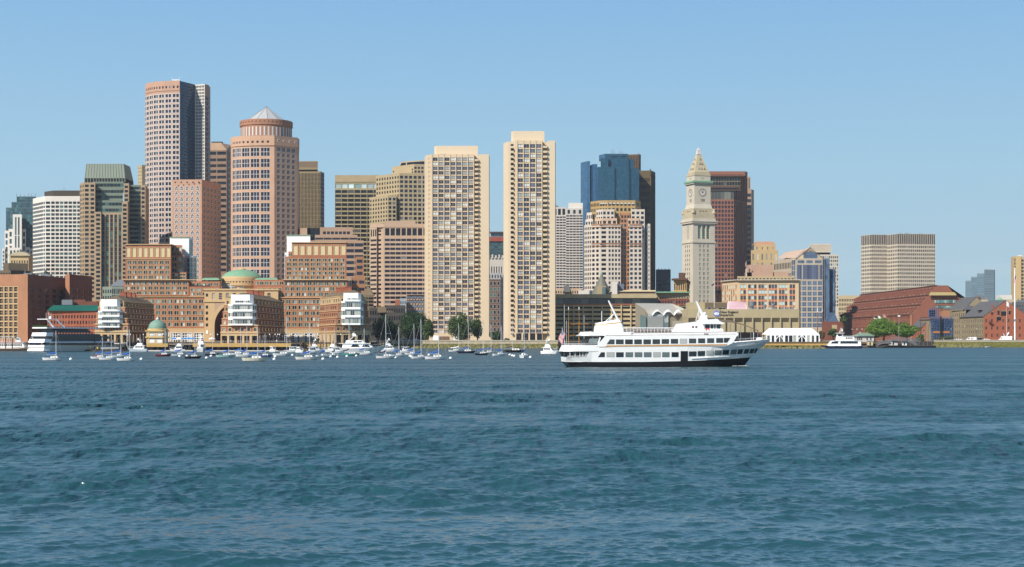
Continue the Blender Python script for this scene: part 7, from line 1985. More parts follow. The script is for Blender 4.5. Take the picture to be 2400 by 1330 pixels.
# dinner cruise yacht seen from the stern quarter
def dinner_yacht():
    Y = WY(824.5); r = thing('dinner_yacht', 'large black and white dinner cruise yacht moored stern-on at left', 'cruise yacht', (0, 0, 0)); L, B = 46.0, 10.6
    gl = glass('smoked_glass', (.012, .012, .016), [], rough=.12)
    m = MB(); loft_hull(m, L, B, 2.3, gel('offwhite'), gel('white'), bow=.12, stern=.01, tr=.96, sheer=.5, bottom=gel('black')); m.build('hull', r)
    c = MB(M_WHITEB)
    # stern decks: sloping white aprons with dark gaps
    def apron(x, z0, z1, lean, w_):
        c.poly([(x - lean, -w_, z0), (x - lean, w_, z0), (x, w_ * .96, z1), (x, -w_ * .96, z1)]); c.poly([(x - lean, -w_, z0), (x, -w_ * .96, z1), (x + 3, -w_ * .96, z1), (x + 3, -w_, z0)]); c.poly([(x - lean, w_, z0), (x + 3, w_, z0), (x + 3, w_ * .96, z1), (x, w_ * .96, z1)])
        c.poly([(x, -w_ * .96, z1), (x, w_ * .96, z1), (x + 3, w_ * .96, z1), (x + 3, -w_ * .96, z1)])
    apron(-L / 2 - .1, .25, 1.15, .3, B * .47); apron(-L / 2 + .1, 1.7, 2.5, .2, B * .47); apron(-L / 2 + .5, 3.5, 4.9, .5, B * .46); apron(-L / 2 + 1.6, 6.0, 7.4, .4, B * .42)
    c.build('stern_decks', r)
    for k in range(7):
        yy = -B * .38 + B * .76 * (k + .5) / 7; g_ = MB(G_NAVY); g_.box(-L / 2 - .02, -L / 2 + .1, yy - .5, yy + .5, 2.55, 3.4); g_.build('stern_window', r)
    g_ = MB(gl); g_.box(-L / 2 + .8, L * .25, -B * .455, B * .455, 2.5, 3.5); g_.box(-L / 2 + 2.2, L * .22, -B * .44, B * .44, 4.9, 6.0); cabin(g_, -L / 2 + 3.5, L * .2, B * .41, 3.5, 6.9, .2, 4.0); cabin(g_, -L / 2 + 5, L * .04, B * .34, 7.4, 8.9, .2, 2.0); g_.build('smoked_glazing', r)
    c = MB(M_WHITEB); cabin(c, -L / 2 + 3.0, L * .30, B * .465, 3.42, 3.9, .1, 1.5); c.box(-L / 2 + 1.6, L * .12, -B * .42, B * .42, 9.0, 9.45); c.build('deck_edges', r)
    c = MB(M_WHITEB)
    for s_ in (-1, 1): c.bar((-L / 2 + 11, s_ * B * .3, 9.4), (-L / 2 + 7.5, s_ * B * .26, 12.6), 1.0, .25)
    c.box(-L / 2 + 3, -L / 2 + 8.2, -B * .30, B * .30, 12.5, 12.75)
    for dy_ in (-1.5, 0, 1.5): c.tube((-L / 2 + 6, dy_, 12.7), (-L / 2 + 6, dy_, 15.2), .05, n=4)
    c.lathe(-L / 2 + 7.5, 1.0, [(.02, 13.9), (.5, 13.5), (.4, 12.75)], 10); c.build('mast_arch', r)
    for k in range(10):
        g_ = MB(mat('plant_box', (.05, .09, .03), var=.4, scale=3)); yy = -B * .4 + B * .8 * k / 9; g_.box(-L / 2 + 2, -L / 2 + 2.6, yy - .3, yy + .3, 9.45, 10.1); g_.build('planter', r)
    s2 = Y / F
    xf(r, X(196, Y + 16), Y + 16, R(54))
dinner_yacht()

def small_ferry(label, px, yw, L, ang, band, tall, red):
    Y = WY(yw); r = thing('passenger_ferry', label, 'ferry', (0, 0, 0)); B = L * .26
    m = MB(); loft_hull(m, L, B, 1.5, gel('white') if not red else gel('grey'), gel('white'), bow=.1, stern=.02, tr=.9, sheer=.35, bottom=gel('black')); m.build('hull', r)
    c = MB(M_WHITE); cabin(c, -.42 * L, .34 * L, B * .44, 1.4, 3.5, .1, .8); c.box(-.45 * L, .30 * L, -B * .47, B * .47, 3.5, 3.65); 
    if tall: cabin(c, -.34 * L, .26 * L, B * .40, 3.65, 5.5, .1, .8); c.box(-.38 * L, .24 * L, -B * .43, B * .43, 5.5, 5.62)
    c.build('superstructure', r)
    side_windows(r, -.38 * L, .24 * L, B * .443, 2.0, 2.9, 8 if tall else 12, .35)
    if tall: side_windows(r, -.30 * L, .18 * L, B * .403, 4.1, 4.9, 7, .35)
    zt = 5.62 if tall else 3.65
    c = MB(M_WHITE); cabin(c, .06 * L, .2 * L, B * .24, zt, zt + 1.8, .1, .4); c.build('wheelhouse', r)
    side_windows(r, .08 * L, .15 * L, B * .236, zt + .9, zt + 1.5, 2, .1)
    s_ = MB(mat('red_band', (.42, .02, .03), rough=.5, var=.05)); zb = 1.55 if red else 3.3
    for q in (-1, 1): s_.box(-.41 * L, .26 * L, q * B * .455 - .02, q * B * .455 + .02, zb, zb + .28)
    s_.build('red_band', r)
    if tall:
        s_ = MB(mat('red_band', (0, 0, 0))); s_.tube((-.36 * L, -B * .36, 4.2), (-.28 * L, -B * .46, 4.2), .5, n=8); s_.build('life_raft', r)
        s_ = MB(mat('blue_awning', (.02, .05, .18), rough=.7, var=.05)); s_.box(-.33 * L, -.02 * L, -B * .4, B * .4, 6.9, 7.0); s_.build('awning', r)
    else:
        s_ = MB(M_WHITE); s_.box(-.4 * L, .05 * L, -B * .42, B * .42, 5.7, 5.85)
        for k in range(8):
            for q in (-1, 1): s_.tube((-.39 * L + .43 * L * k / 7, q * B * .4, 3.65), (-.39 * L + .43 * L * k / 7, q * B * .4, 5.7), .06, n=4)
        s_.build('deck_canopy', r)
    s_ = MB(ALU); s_.tube((.1 * L, 0, zt + 1.8), (.09 * L, 0, zt + 4.2), .08); s_.tube((.09 * L, -.7, zt + 3.2), (.09 * L, .7, zt + 3.2), .04, n=4); s_.build('signal_mast', r)
    xf(r, X(px, Y + 3), Y + 3, R(ang)); return r
small_ferry('grey and white ferry with red stripes left of the black and white dinner yacht', 101, 823, 12.5, 14, 0, True, True)
small_ferry('white excursion boat with canopied upper deck at the far left edge', 32, 823.5, 15.5, 4, 0, False, False)

def catamaran():
    Y = WY(815.5); r = thing('passenger_ferry', 'white catamaran ferry with dark blue hulls beside the tent pier', 'ferry', (0, 0, 0)); L, B = 20.0, 7.0
    Y = 800
    for s_ in (-1, 1):
        m = MB(); loft_hull(m, L, 2.2, 1.3, gel('navy'), gel('white'), bow=.12, stern=.02, tr=.95, sheer=.3, bottom=gel('navy')); m.v = [(a, b + s_ * B * .33, c) for a, b, c in m.v]; m.build('hull', r)
    c = MB(M_WHITEB); cabin(c, -.46 * L, .36 * L, B * .47, 1.3, 3.9, .1, 2.0); c.box(-.48 * L, .20 * L, -B * .48, B * .48, 3.9, 4.05); c.build('main_cabin', r)
    for s_ in (-1, 1):
        for a, b in ((-.38, .06), (.1, .28)):
            g_ = MB(G_DARK); g_.poly([(a * L, s_ * B * .474, 2.6), (b * L, s_ * B * .474, 2.6), ((b - .03) * L, s_ * B * .462, 3.5), (a * L, s_ * B * .462, 3.5)]); g_.build('window', r)
    c = MB(M_WHITEB); cabin(c, -.30 * L, .02 * L, B * .38, 4.05, 6.2, .1, .8); c.box(-.40 * L, -.02 * L, -B * .40, B * .40, 6.2, 6.3); c.build('upper_cabin', r)
    side_windows(r, -.26 * L, -.08 * L, B * .383, 4.8, 5.6, 4, .3)
    c = MB(M_WHITEB); cabin(c, -.02 * L, .14 * L, B * .3, 4.05, 7.6, .1, .7); c.box(-.06 * L, .15 * L, -B * .36, B * .36, 7.6, 7.75); c.tube((.04 * L, 0, 7.7), (.02 * L, 0, 10.2), .15, .06); c.bar((.02 * L, -1.4, 8.8), (.02 * L, 1.4, 8.8), .2, .1); c.build('wheelhouse', r)
    side_windows(r, .0, .1 * L, B * .305, 6.2, 7.2, 2, .1)
    f = MB(mat('red_stripe', (.5, .03, .05), var=0))
    for s_ in (-1, 1): f.bar((-.04 * L, s_ * B * .385, 4.1), (.0, s_ * B * .38, 6.1), .35, .05)
    f.build('red_stripe', r)
    xf(r, X(1972, Y), Y, R(176))
catamaran()
# tied-up dinghy on the right
m = MB(); loft_hull(m, 3.4, 1.4, .5, gel('white'), gel('grey'), tr=.8); o = m.build('dinghy'); tag(o, 'small white dinghy at the foot of the right seawall', 'dinghy'); o.location = (X(2316, 885), 885, .05); o.rotation_euler = (0, 0, R(5))
# ================================================================ the big white ferry
FS = 300.0 / F
fy = thing('ferry', 'large white three deck excursion ferry with black hull band and gold stripes', 'ferry', (0, 0, 0))
def fx(px): return (px - 1560) * FS
def fz(py): return H + (YH - py) * FS
HB = 4.5
WHT = mat('ferry_white', (.80, .80, .79), rough=.3, var=.07, scale=.5, streak=.0, spec=.5); GOLD = mat('gold_stripe', (.50, .28, .10), rough=.5, var=.05)
SX = [1318, 1345, 1364, 1376, 1420, 1500, 1600, 1660, 1690, 1705, 1722, 1745, 1765, 1785, 1800, 1813]
ST = [837, 837, 836, 812, 812, 812, 812, 811, 808, 804, 802, 800.5, 799, 797.5, 796.5, 796]
SH = [.86, .93, .96, .97, 1, 1, 1, .99, .96, .93, .87, .74, .60, .40, .20, .01]
SW = [.70, .82, .88, .90, .94, .95, .94, .86, .76, .68, .58, .42, .30, .17, .08, .006]
def xat(i, lev):
    """column of station i at level 0 sheer, 1 black band top, 2 waterline"""
    px = SX[i]
    if lev == 0: return px
    t = (px - 1318) / (1813 - 1318.)
    e = {1: (1318, 1764), 2: (1330, 1748), 3: (1334, 1740)}[lev]
    if px < 1600: return px if lev == 1 else px + (e[0] - 1318) * max(0, (1420 - px) / 102.)
    u = (px - 1600) / (1813 - 1600.)
    return 1600 + (e[1] - 1600) * u
def blk_top(px): return 848 if px < 1500 else 848 - 9.5 * ((px - 1500) / 264.) ** 1.6
rings = []
for i in range(len(SX)):
    zb_ = fz(blk_top(xat(i, 1)))
    rings.append([(fx(xat(i, 0)), SH[i] * HB, fz(ST[i])), (fx(xat(i, 1)), (SH[i] * .25 + SW[i] * .75) * HB, zb_), (fx(xat(i, 2)), SW[i] * HB, 0.02), (fx(xat(i, 3)), SW[i] * HB * .6, -1.0)])
m = MB(WHT)
for i in range(len(SX) - 1):
    for s_ in (-1, 1):
        for j, mt_ in ((0, WHT), (1, M_BLACK), (2, M_BLACK)):
            q = [(p[0], p[1] * s_, p[2]) for p in (rings[i][j], rings[i + 1][j], rings[i + 1][j + 1], rings[i][j + 1])]
            m.poly(q if s_ < 0 else list(reversed(q)), mt_)
    a, b = rings[i][0], rings[i + 1][0]
    dz = -.9 if SX[i] < 1364 or SX[i] >= 1705 else 0
    m.poly([(a[0], -a[1] * .97, a[2] + dz), (b[0], -b[1] * .97, b[2] + dz), (b[0], b[1] * .97, b[2] + dz), (a[0], a[1] * .97, a[2] + dz)], mat('deck_grey', (.45, .46, .46), var=.08))
for j, mt_ in ((0, WHT), (1, M_BLACK), (2, M_BLACK)):
    p, q = rings[0][j], rings[0][j + 1]
    m.poly([(p[0], -p[1], p[2]), (q[0], -q[1], q[2]), (q[0], q[1], q[2]), (p[0], p[1], p[2])], mt_)
m.build('hull', fy)
def hb_at(px, z):
    """half breadth of the hull side at a picture column and height"""
    for i in range(len(SX) - 1):
        a, b = rings[i], rings[i + 1]
        za = [p[2] for p in a]; zb = [p[2] for p in b]
        f = lambda R_: (np.interp(-z, [-R_[0][2], -R_[1][2]], [R_[0][0], R_[1][0]]), np.interp(-z, [-R_[0][2], -R_[1][2]], [R_[0][1], R_[1][1]]))
        (xa, ya), (xb, yb) = f(a), f(b)
        x = fx(px)
        if xa <= x <= xb or i == len(SX) - 2:
            t = (x - xa) / max(1e-6, xb - xa); t = min(max(t, 0), 1)
            return ya + (yb - ya) * t
FW = glass('ferry_window', (.025, .035, .04), [(.25, (.12, .16, .16)), (.10, (.40, .42, .40))], spread=.4)
FRM = mat('window_rubber', (.16, .10, .12), var=0)
def hull_win(p0, p1, y0, y1, name='main_deck_window', sl0=0, sl1=0, drop=0.0):
    for s_ in (-1, 1):
        w_ = MB()
        pts_ = [(p0, y1), (p1, y1 - drop), (p1 + sl1, y0 - drop), (p0 + sl0, y0)]
        def pt(px, py, o): z = fz(py); return (fx(px), s_ * (hb_at(px, z) + o), z)
        w_.poly([pt(a, b, .05) for a, b in pts_], FW)
        fr = .45
        out = [(p0 - fr, y1 + fr), (p1 + fr, y1 - drop + fr), (p1 + sl1 + fr, y0 - drop - fr), (p0 + sl0 - fr, y0 - fr)]
        w_.poly([pt(a, b, .025) for a, b in out], FRM); w_.build(name, fy)
mains = [(1391, 1406, 7, 0), (1411, 1428.5, 0, 0), (1433, 1450, 0, 0), (1455, 1472, 0, 0), (1476.5, 1493.5, 0, 0), (1498, 1515, 0, 0), (1520, 1536.5, 0, 0), (1541, 1557.5, 0, 0), (1563, 1579, 0, 0), (1604, 1621, 0, 0), (1625, 1641.5, 0, 0), (1646, 1662, 0, 0), (1666, 1682, 0, 0), (1686, 1701, 0, 0), (1706, 1721, 1, 1), (1724, 1737, 1.5, 1.5), (1741, 1754, 2, 2), (1757, 1768, 2.5, 3), (1770.5, 1776, 2.5, 5)]
for a, b, s0, s1 in mains:
    yo = 0 if a < 1560 else (a - 1560) / 215. * 8.4
    hull_win(a, b, 826 - yo, 836.6 - yo, sl0=s0, sl1=s1, drop=.4 if a > 1600 else 0)
d = MB(M_BLACK)
z0, z1 = fz(847.5), fz(823)
for s_ in (-1, 1): d.poly([(fx(1584), s_ * (hb_at(1584, z0) + .06), z0), (fx(1601), s_ * (hb_at(1601, z0) + .06), z0), (fx(1601), s_ * (hb_at(1601, z1) + .06), z1), (fx(1584), s_ * (hb_at(1584, z1) + .06), z1)])
d.build('boarding_door', fy)
for s_ in (-1, 1):                     # rubbing strake near the bow
    k = MB(WHT); pr = None
    for px in np.linspace(1610, 1752, 12):
        py = 840 - max(0, (px - 1610)) / 142. * 7.5; z = fz(py); p = (fx(px), s_ * (hb_at(px, z) + .08), z)
        if pr: k.bar(pr, p, .14, .16)
        pr = p
    k.build('rubbing_strake', fy)
# upper deck house
def side_poly(pts_, y, th, mt_, name):
    q = MB(mt_)
    for s_ in (-1, 1):
        a = [(fx(p), s_ * y, fz(t)) for p, t in pts_]; b = [(fx(p), s_ * (y - th), fz(t)) for p, t in pts_]
        q.poly(a if s_ < 0 else list(reversed(a))); q.poly(b)
        for i in range(len(a)):
            j = (i + 1) % len(a); q.poly([a[i], a[j], b[j], b[i]])
    return q.build(name, fy)
UH = HB * .985
side_poly([(1386, 812.2), (1406, 790), (1406, 786.4), (1718, 786.4), (1708, 804), (1690, 812.2)], UH, .25, WHT, 'upper_deck_side')
c = MB(WHT); c.box(fx(1412), fx(1690), -UH + .26, UH - .26, fz(812), fz(787)); c.build('saloon', fy)
ups = [(1411, 1428.5, 7.5, 0)] + [(1411 + 21.45 * k + (0 if k else 0), 1428.5 + 21.3 * k, 0, 0) for k in range(1, 13)] + [(1686.5, 1694, 0, 7)]
for a, b, s0, s1 in ups:
    yo = 0 if a < 1500 else (a - 1500) / 190. * 3.6
    for s_ in (-1, 1):
        w_ = MB(); y_ = s_ * (UH + .05)
        w_.poly([(fx(a), y_, fz(806.6 - yo)), (fx(b), y_, fz(806.6 - yo)), (fx(b + s1), y_, fz(796.4 - yo)), (fx(a + s0), y_, fz(796.4 - yo))], FW); y_ = s_ * (UH + .025); f = .45
        w_.poly([(fx(a - f), y_, fz(806.6 - yo + f)), (fx(b + f), y_, fz(806.6 - yo + f)), (fx(b + s1 + f), y_, fz(796.4 - yo - f)), (fx(a + s0 - f), y_, fz(796.4 - yo - f))], FRM); w_.build('upper_deck_window', fy)
g_ = MB(GOLD)
for s_ in (-1, 1): g_.poly([(fx(1408), s_ * (HB * 1.0 + .05), fz(813.2)), (fx(1693), s_ * (HB * .985 + .06), fz(809.4)), (fx(1695), s_ * (HB * .985 + .06), fz(806.8)), (fx(1410), s_ * (HB + .05), fz(809.6))])
g_.build('gold_stripe', fy)
sm = MB(mat('deck_seam', (.42, .30, .28), var=.2))
for s_ in (-1, 1):
    for a, b, y0, y1, yy in ((1392, 1700, 812.6, 810.6, HB + .03), (1408, 1715, 786.6, 783.6, HB * .985 + .03), (1470, 1715, 780.7, 777.8, HB * .96 + .03)):
        sm.bar((fx(a), s_ * yy, fz(y0)), (fx(b), s_ * yy, fz(y1)), .03, .06)
sm.build('deck_seam', fy)
# aft decks
def plan(px0, px1, y, rnd):
    """deck outline rounded at the stern"""
    x0, x1 = fx(px0), fx(px1); n = 8
    L_ = [(x0 + rnd - rnd * sin(pi / 2 * k / n), -y * (.55 + .45 * cos(pi / 2 * k / n))) for k in range(n + 1)]
    return [(x1, -y)] + L_ + [(p[0], -p[1]) for p in reversed(L_)] + [(x1, y)]
def bulwark(pl, z0, z1, mt_, name, th=.12, lean=0.0):
    q = MB(mt_); n = len(pl)
    for i in range(n - 1):
        a, b = pl[i], pl[i + 1]
        q.poly([(b[0], b[1], z0), (a[0], a[1], z0), (a[0] + lean, a[1], z1), (b[0] + lean, b[1], z1)])
        q.poly([(a[0] + th, a[1] * .97, z0), (b[0] + th, b[1] * .97, z0), (b[0] + lean + th, b[1] * .97, z1), (a[0] + lean + th, a[1] * .97, z1)])
        q.poly([(a[0] + lean, a[1], z1), (a[0] + lean + th, a[1] * .97, z1), (b[0] + lean + th, b[1] * .97, z1), (b[0] + lean, b[1], z1)])
    return q
pl = plan(1311, 1392, HB * .97, 1.8)
q = bulwark(pl, fz(823.5), fz(809), WHT, '', lean=.55); q.prism([(p[0], p[1]) for p in pl], fz(824), fz(822.6), WHT); q.build('aft_deck', fy)
rl = MB(ALU)
for px in np.linspace(1322, 1390, 16): rl.tube((fx(px), -HB * .95, fz(809)), (fx(px), -HB * .95, fz(805.5)), .03, n=4); rl.tube((fx(px), HB * .95, fz(809)), (fx(px), HB * .95, fz(805.5)), .03, n=4)
for s_ in (-1, 1): rl.bar((fx(1320), s_ * HB * .95, fz(805.5)), (fx(1392), s_ * HB * .95, fz(805.5)), .07, .07)
rl.build('aft_railing', fy)
pl = plan(1353, 1720, HB * .97, 1.2)
q = MB(WHT); q.prism([(p[0], p[1]) for p in pl], fz(791.4) + .30, fz(785.5), WHT); q.build('roof_slab', fy)
pl2 = plan(1357, 1470, HB * .96, 1.2); q = bulwark(pl2, fz(786), fz(778.5), WHT, '', lean=.45); q.build('roof_bulwark', fy)
side_poly([(1468, 786), (1468, 780.5), (1716, 777.5), (1722, 784), (1719, 786)], HB * .96, .12, WHT, 'roof_bulwark')
b = MB(mat('aft_shade', (.05, .055, .06), var=0)); b.box(fx(1412), fx(1413), -UH + .3, UH - .3, fz(811.5), fz(787.5)); b.box(fx(1384), fx(1385), -HB * .9, HB * .9, fz(840), fz(824.5)); b.build('aft_shade_sheet', fy)  # dark sheets stand for the shade inside the open aft decks
q = MB(mat('slanted_glass', (.20, .24, .24), rough=.15, var=0))
for s_ in (-1, 1): q.poly([(fx(1368), s_ * HB * .9, fz(803)), (fx(1389), s_ * HB * .9, fz(805)), (fx(1391), s_ * HB * .9, fz(794)), (fx(1372), s_ * HB * .9, fz(794))]); q.poly([(fx(1360), s_ * HB * .9, fz(836)), (fx(1372), s_ * HB * .9, fz(836)), (fx(1382), s_ * HB * .9, fz(825)), (fx(1362), s_ * HB * .9, fz(825))])
q.build('wind_screen', fy)
q = MB(WHT)
for s_ in (-1, 1):
    q.bar((fx(1391), s_ * HB * .93, fz(806)), (fx(1396), s_ * HB * .93, fz(791)), .25, .25)
    for px in (1326, 1338, 1349, 1356): q.tube((fx(px), s_ * HB * .88, fz(838)), (fx(px), s_ * HB * .88, fz(823)), .05, n=5)
q.build('deck_pillar', fy)
rl = MB(WHT)
for px in np.linspace(1321, 1362, 12): rl.tube((fx(px), -HB * .90, fz(837)), (fx(px), -HB * .90, fz(834.5)), .04, n=4)
rl.bar((fx(1320), -HB * .9, fz(834.5)), (fx(1364), -HB * .92, fz(834.5)), .08, .08); rl.build('stern_rail', fy)
# sun deck railing and benches
rl = MB(WHT); zt_ = fz(768.5); zd = fz(780.5)
for s_ in (-1, 1):
    for px in np.linspace(1450, 1596, 19): rl.tube((fx(px), s_ * HB * .93, zd), (fx(px), s_ * HB * .93, zt_), .045, n=4)
    for z in (zt_, zt_ - .3, zt_ - .6): rl.bar((fx(1449), s_ * HB * .93, z), (fx(1597), s_ * HB * .93, z), .07, .06)
rl.build('sun_deck_railing', fy)
bn = MB(mat('bench_brown', (.10, .06, .05), var=.3, scale=4))
for k in range(16):
    px = 1462 + 6.6 * k
    bn.box(fx(px), fx(px) + .36, -3.4, 3.4, fz(779), fz(776.5)); bn.box(fx(px), fx(px) + .06, -3.4, 3.4, fz(776.5), fz(771.5))
bn.build('deck_benches', fy)
# funnel
fu = MB(WHT)
def fring(px0, px1, py0, py1, wd): return [(fx(px0), -wd * .6, fz(py0)), (fx((px0 * 2 + px1) / 3), -wd, fz((py0 * 2 + py1) / 3)), (fx(px1 - 5), -wd, fz(py1 + .5)), (fx(px1), -wd * .5, fz(py1)), (fx(px1), wd * .5, fz(py1)), (fx(px1 - 5), wd, fz(py1 + .5)), (fx((px0 * 2 + px1) / 3), wd, fz((py0 * 2 + py1) / 3)), (fx(px0), wd * .6, fz(py0))]
levels = [fring(1391, 1460, 786, 786, 2.4), fring(1392.5, 1457, 769, 764, 2.2), fring(1393.8, 1454.5, 763.5, 757.5, 2.12), fring(1394, 1454, 761, 755, 2.1), fring(1396, 1449, 757.5, 748, 1.9)]
for k, mt_ in enumerate((WHT, WHT, GOLD, WHT)):
    for i in range(8):
        j = (i + 1) % 8; fu.poly([levels[k][i], levels[k][j], levels[k + 1][j], levels[k + 1][i]], mt_)
fu.poly(levels[-1], mat('funnel_top', (.3, .3, .3), var=0)); fu.build('funnel', fy)
ms = MB(WHT); ms.tube((fx(1446), 0, fz(749)), (fx(1424), 0, fz(705)), .22, .14); ms.tube((fx(1416), -.6, fz(754)), (fx(1438), 0, fz(735)), .1, n=5); ms.tube((fx(1427), .6, fz(752)), (fx(1438), 0, fz(735)), .1, n=5); ms.tube((fx(1408), 0, fz(757)), (fx(1408), 0, fz(730)), .06, n=5); ms.build('raked_mast', fy)
# deckhouse and bridge
dh = MB(WHT); w_ = 2.7
def sec(pts_, wd, mt_=WHT, q=None):
    q = q or dh
    a = [(fx(p), -wd, fz(t)) for p, t in pts_]; b = [(fx(p), wd, fz(t)) for p, t in pts_]
    q.poly(a, mt_); q.poly(list(reversed(b)), mt_)
    for i in range(len(a)):
        j = (i + 1) % len(a); q.poly([a[j], a[i], b[i], b[j]], mt_)
sec([(1577, 786), (1592, 759.5), (1645, 753), (1645, 786)], w_)
sec([(1645.2, 786), (1645.2, 771), (1689, 771), (1694, 786)], w_ * .98)
dh.build('deckhouse', fy)
q = MB(WHT)
for px in (1645.5, 1658.5, 1667, 1672.5, 1684):
    q.box(fx(px), fx(px + 1.8), -w_ * .95, -w_ * .95 + .15, fz(771), fz(760)); q.box(fx(px), fx(px + 1.8), w_ * .95 - .15, w_ * .95, fz(771), fz(760))
q.build('bridge_post', fy)
for a, b in ((1647.4, 1658.4), (1660.4, 1666.9), (1668.9, 1672.4), (1674.4, 1683.9)):
    w2 = MB(FW); w2.box(fx(a), fx(b), -w_ * .93, w_ * .93, fz(770.9), fz(760.6)); w2.build('bridge_window', fy)
br = MB(WHT); sec([(1640, 760.4), (1643, 751), (1676, 748), (1680, 753), (1691, 757.6), (1691, 760)], w_ * 1.15, WHT, br); br.build('bridge_roof', fy)
pm = MB(WHT); sec([(1641, 752), (1647, 735), (1634, 706), (1631.5, 706.5), (1643, 735), (1650, 740), (1660, 751)], .35, WHT, pm)
sec([(1641, 752), (1646, 733), (1650, 733), (1661, 751)], .5, WHT, pm)
pm.tube((fx(1648), 0, fz(734)), (fx(1661), 0, fz(742)), .1, n=5); pm.lathe(fx(1654), 0, [(.02, fz(731.5)), (.22, fz(732.4)), (.27, fz(735)), (.2, fz(737.6)), (.1, fz(742))], 12)
pm.bar((fx(1656), -.6, fz(741.2)), (fx(1656), .6, fz(741.2)), .2, .12); pm.tube((fx(1639), 0, fz(752)), (fx(1640), 0, fz(720)), .05, n=4); pm.tube((fx(1634), .8, fz(752)), (fx(1641), 0, fz(722)), .05, n=4); pm.build('radar_mast', fy)
lb = MB(mat('lifebuoy_red', (.7, .05, .03), var=0))
for k in range(10):
    t0, t1 = pi * k / 10, pi * (k + 1) / 10; c0 = (fx(1652.5), fz(774.5))
    lb.bar((c0[0] + .32 * cos(t0), -w_ * .98 - .06, c0[1] + .32 * sin(t0)), (c0[0] + .32 * cos(t1), -w_ * .98 - .06, c0[1] + .32 * sin(t1)), .1, .14)
lb.build('lifebuoy', fy)
pn = MB(FRM)
for px in (1618, 1626):
    pn.poly([(fx(px) + .22 * cos(t), -w_ - .02, fz(767) + .22 * sin(t)) for t in np.linspace(0, 2 * pi, 10, endpoint=False)])
pn.box(fx(1639.5), fx(1649.5), -HB * .96 - .1, -HB * .96 - .02, fz(784), fz(782)); pn.build('porthole', fy)
# bow rail, foredeck, hawse mark, name
rl = MB(ALU)
for s_ in (-1, 1):
    pr = None
    for px in (1722, 1735, 1748, 1761, 1774, 1787, 1799, 1811):
        i = max(k for k in range(len(SX)) if SX[k] <= px); t = (px - SX[i]) / max(1, SX[min(i + 1, len(SX) - 1)] - SX[i]); zz = fz(np.interp(px, SX, ST)); yy = s_ * np.interp(px, SX, SH) * HB * .96
        rl.tube((fx(px), yy, zz), (fx(px), yy, zz + .45), .025, n=4)
        if pr: rl.tube(pr, (fx(px), yy, zz + .45), .025, n=4)
        pr = (fx(px), yy, zz + .45)
rl.build('bow_rail', fy)
q = MB(WHT); q.tube((fx(1724), -HB * .7, fz(808)), (fx(1724), -HB * .7, fz(777)), .05, n=5); q.tube((fx(1769.5), -.6, fz(800)), (fx(1769.5), -.6, fz(779)), .05, n=5); q.tube((fx(1793), 0, fz(798)), (fx(1793), 0, fz(789)), .04, n=4); q.build('foredeck_post', fy)
q = MB(mat('white_tarp', (.78, .76, .74), rough=.8, var=.06, scale=3)); q.lathe(fx(1786), 0, [(.75, fz(798.5)), (.7, fz(795)), (.45, fz(792)), (.02, fz(791))], 12); q.build('covered_winch', fy)
q = MB(mat('anchor_white', (.8, .8, .8), var=0))
for s_ in (-1, 1): z = fz(806.5); q.lathe(fx(1790), s_ * (hb_at(1790, z) + .02), [(.02, z + .2), (.2, z), (.02, z - .2)], 8)
q.build('hawse_ball', fy)
tx = text("ALACCON", .62, (0, 0, 0), mat('faded_lettering', (.36, .38, .40), var=0), 'bow_lettering', fy)
zz = fz(804.5); ya_, yb_ = hb_at(1768, zz), hb_at(1788, zz)
tx.location = (fx(1767.5), -hb_at(1767.5, zz) - .12, zz); tx.rotation_euler = (R(90), 0, math.atan2(ya_ - yb_, fx(1788) - fx(1768)))
# flag at the stern
st = MB(ALU); st.tube((fx(1322), 0, fz(809)), (fx(1314.5), 0, fz(768)), .05, n=5); fs = st.build('flagstaff', fy)
def us_flag(parent, base, w_, h_, drape, name='flag', vd=(.5, .75)):
    """draped striped flag, hoist at base, hanging"""
    red, wht, blu = mat('flag_red', (.55, .03, .05), rough=.8, var=.05), mat('flag_white', (.75, .75, .75), rough=.8, var=.03), mat('flag_blue', (.02, .03, .12), rough=.8, var=0)
    q = MB(); nu = 10
    def pt(u, v):   # u along fly 0..1, v 0 top..1 bottom
        return (base[0] + w_ * u * drape[0] + h_ * v * vd[0] + .08 * sin(7 * u + 2 * v), base[1] + .16 * sin(9 * u + 1.5 * v), base[2] - h_ * v * vd[1] - w_ * u * drape[1])
    for j in range(13):
        for i in range(nu):
            u0, u1 = i / nu, (i + 1) / nu; v0, v1 = j / 13, (j + 1) / 13
            mt_ = blu if (j < 7 and i < 4) else (red if j % 2 == 0 else wht)
            q.poly([pt(u0, v0), pt(u1, v0), pt(u1, v1), pt(u0, v1)], mt_)
    st_ = []
    for (u, v) in [(.06 + .07 * a + (.035 if b % 2 else 0), .06 + .08 * b) for a in range(5) for b in range(6)]:
        p = pt(u, v); q.poly([(p[0] + .03, p[1] - .03, p[2]), (p[0], p[1] - .03, p[2] + .03), (p[0] - .03, p[1] - .03, p[2]), (p[0], p[1] - .03, p[2] - .03)], wht)
    return q.build(name, parent, smooth=False)
f_ = us_flag(fs, (fx(1314), 0, fz(771)), 2.4, 1.5, (-.28, .82), vd=(.42, .7))
f_.rotation_euler = (0, R(0), 0)
fo = MB(mat('foam_white', (.75, .78, .78), rough=.8, var=.2, scale=3)); rf_ = random.Random(4)
for k in range(60):
    px = 1748 - abs(rf_.gauss(0, 14)); a = fx(px); y_ = -(np.interp(px, SX, SW) * HB + .15 + rf_.random() * .35); q_ = .12 + .2 * rf_.random()
    fo.poly([(a - q_ * 1.6, y_ - q_ * .4, .10), (a, y_ - q_ * .7, .16), (a + q_ * 1.6, y_ - q_ * .1, .12), (a, y_ + q_ * .4, .2)])
ob_ = fo.build('bow_foam', fy, kind='stuff')
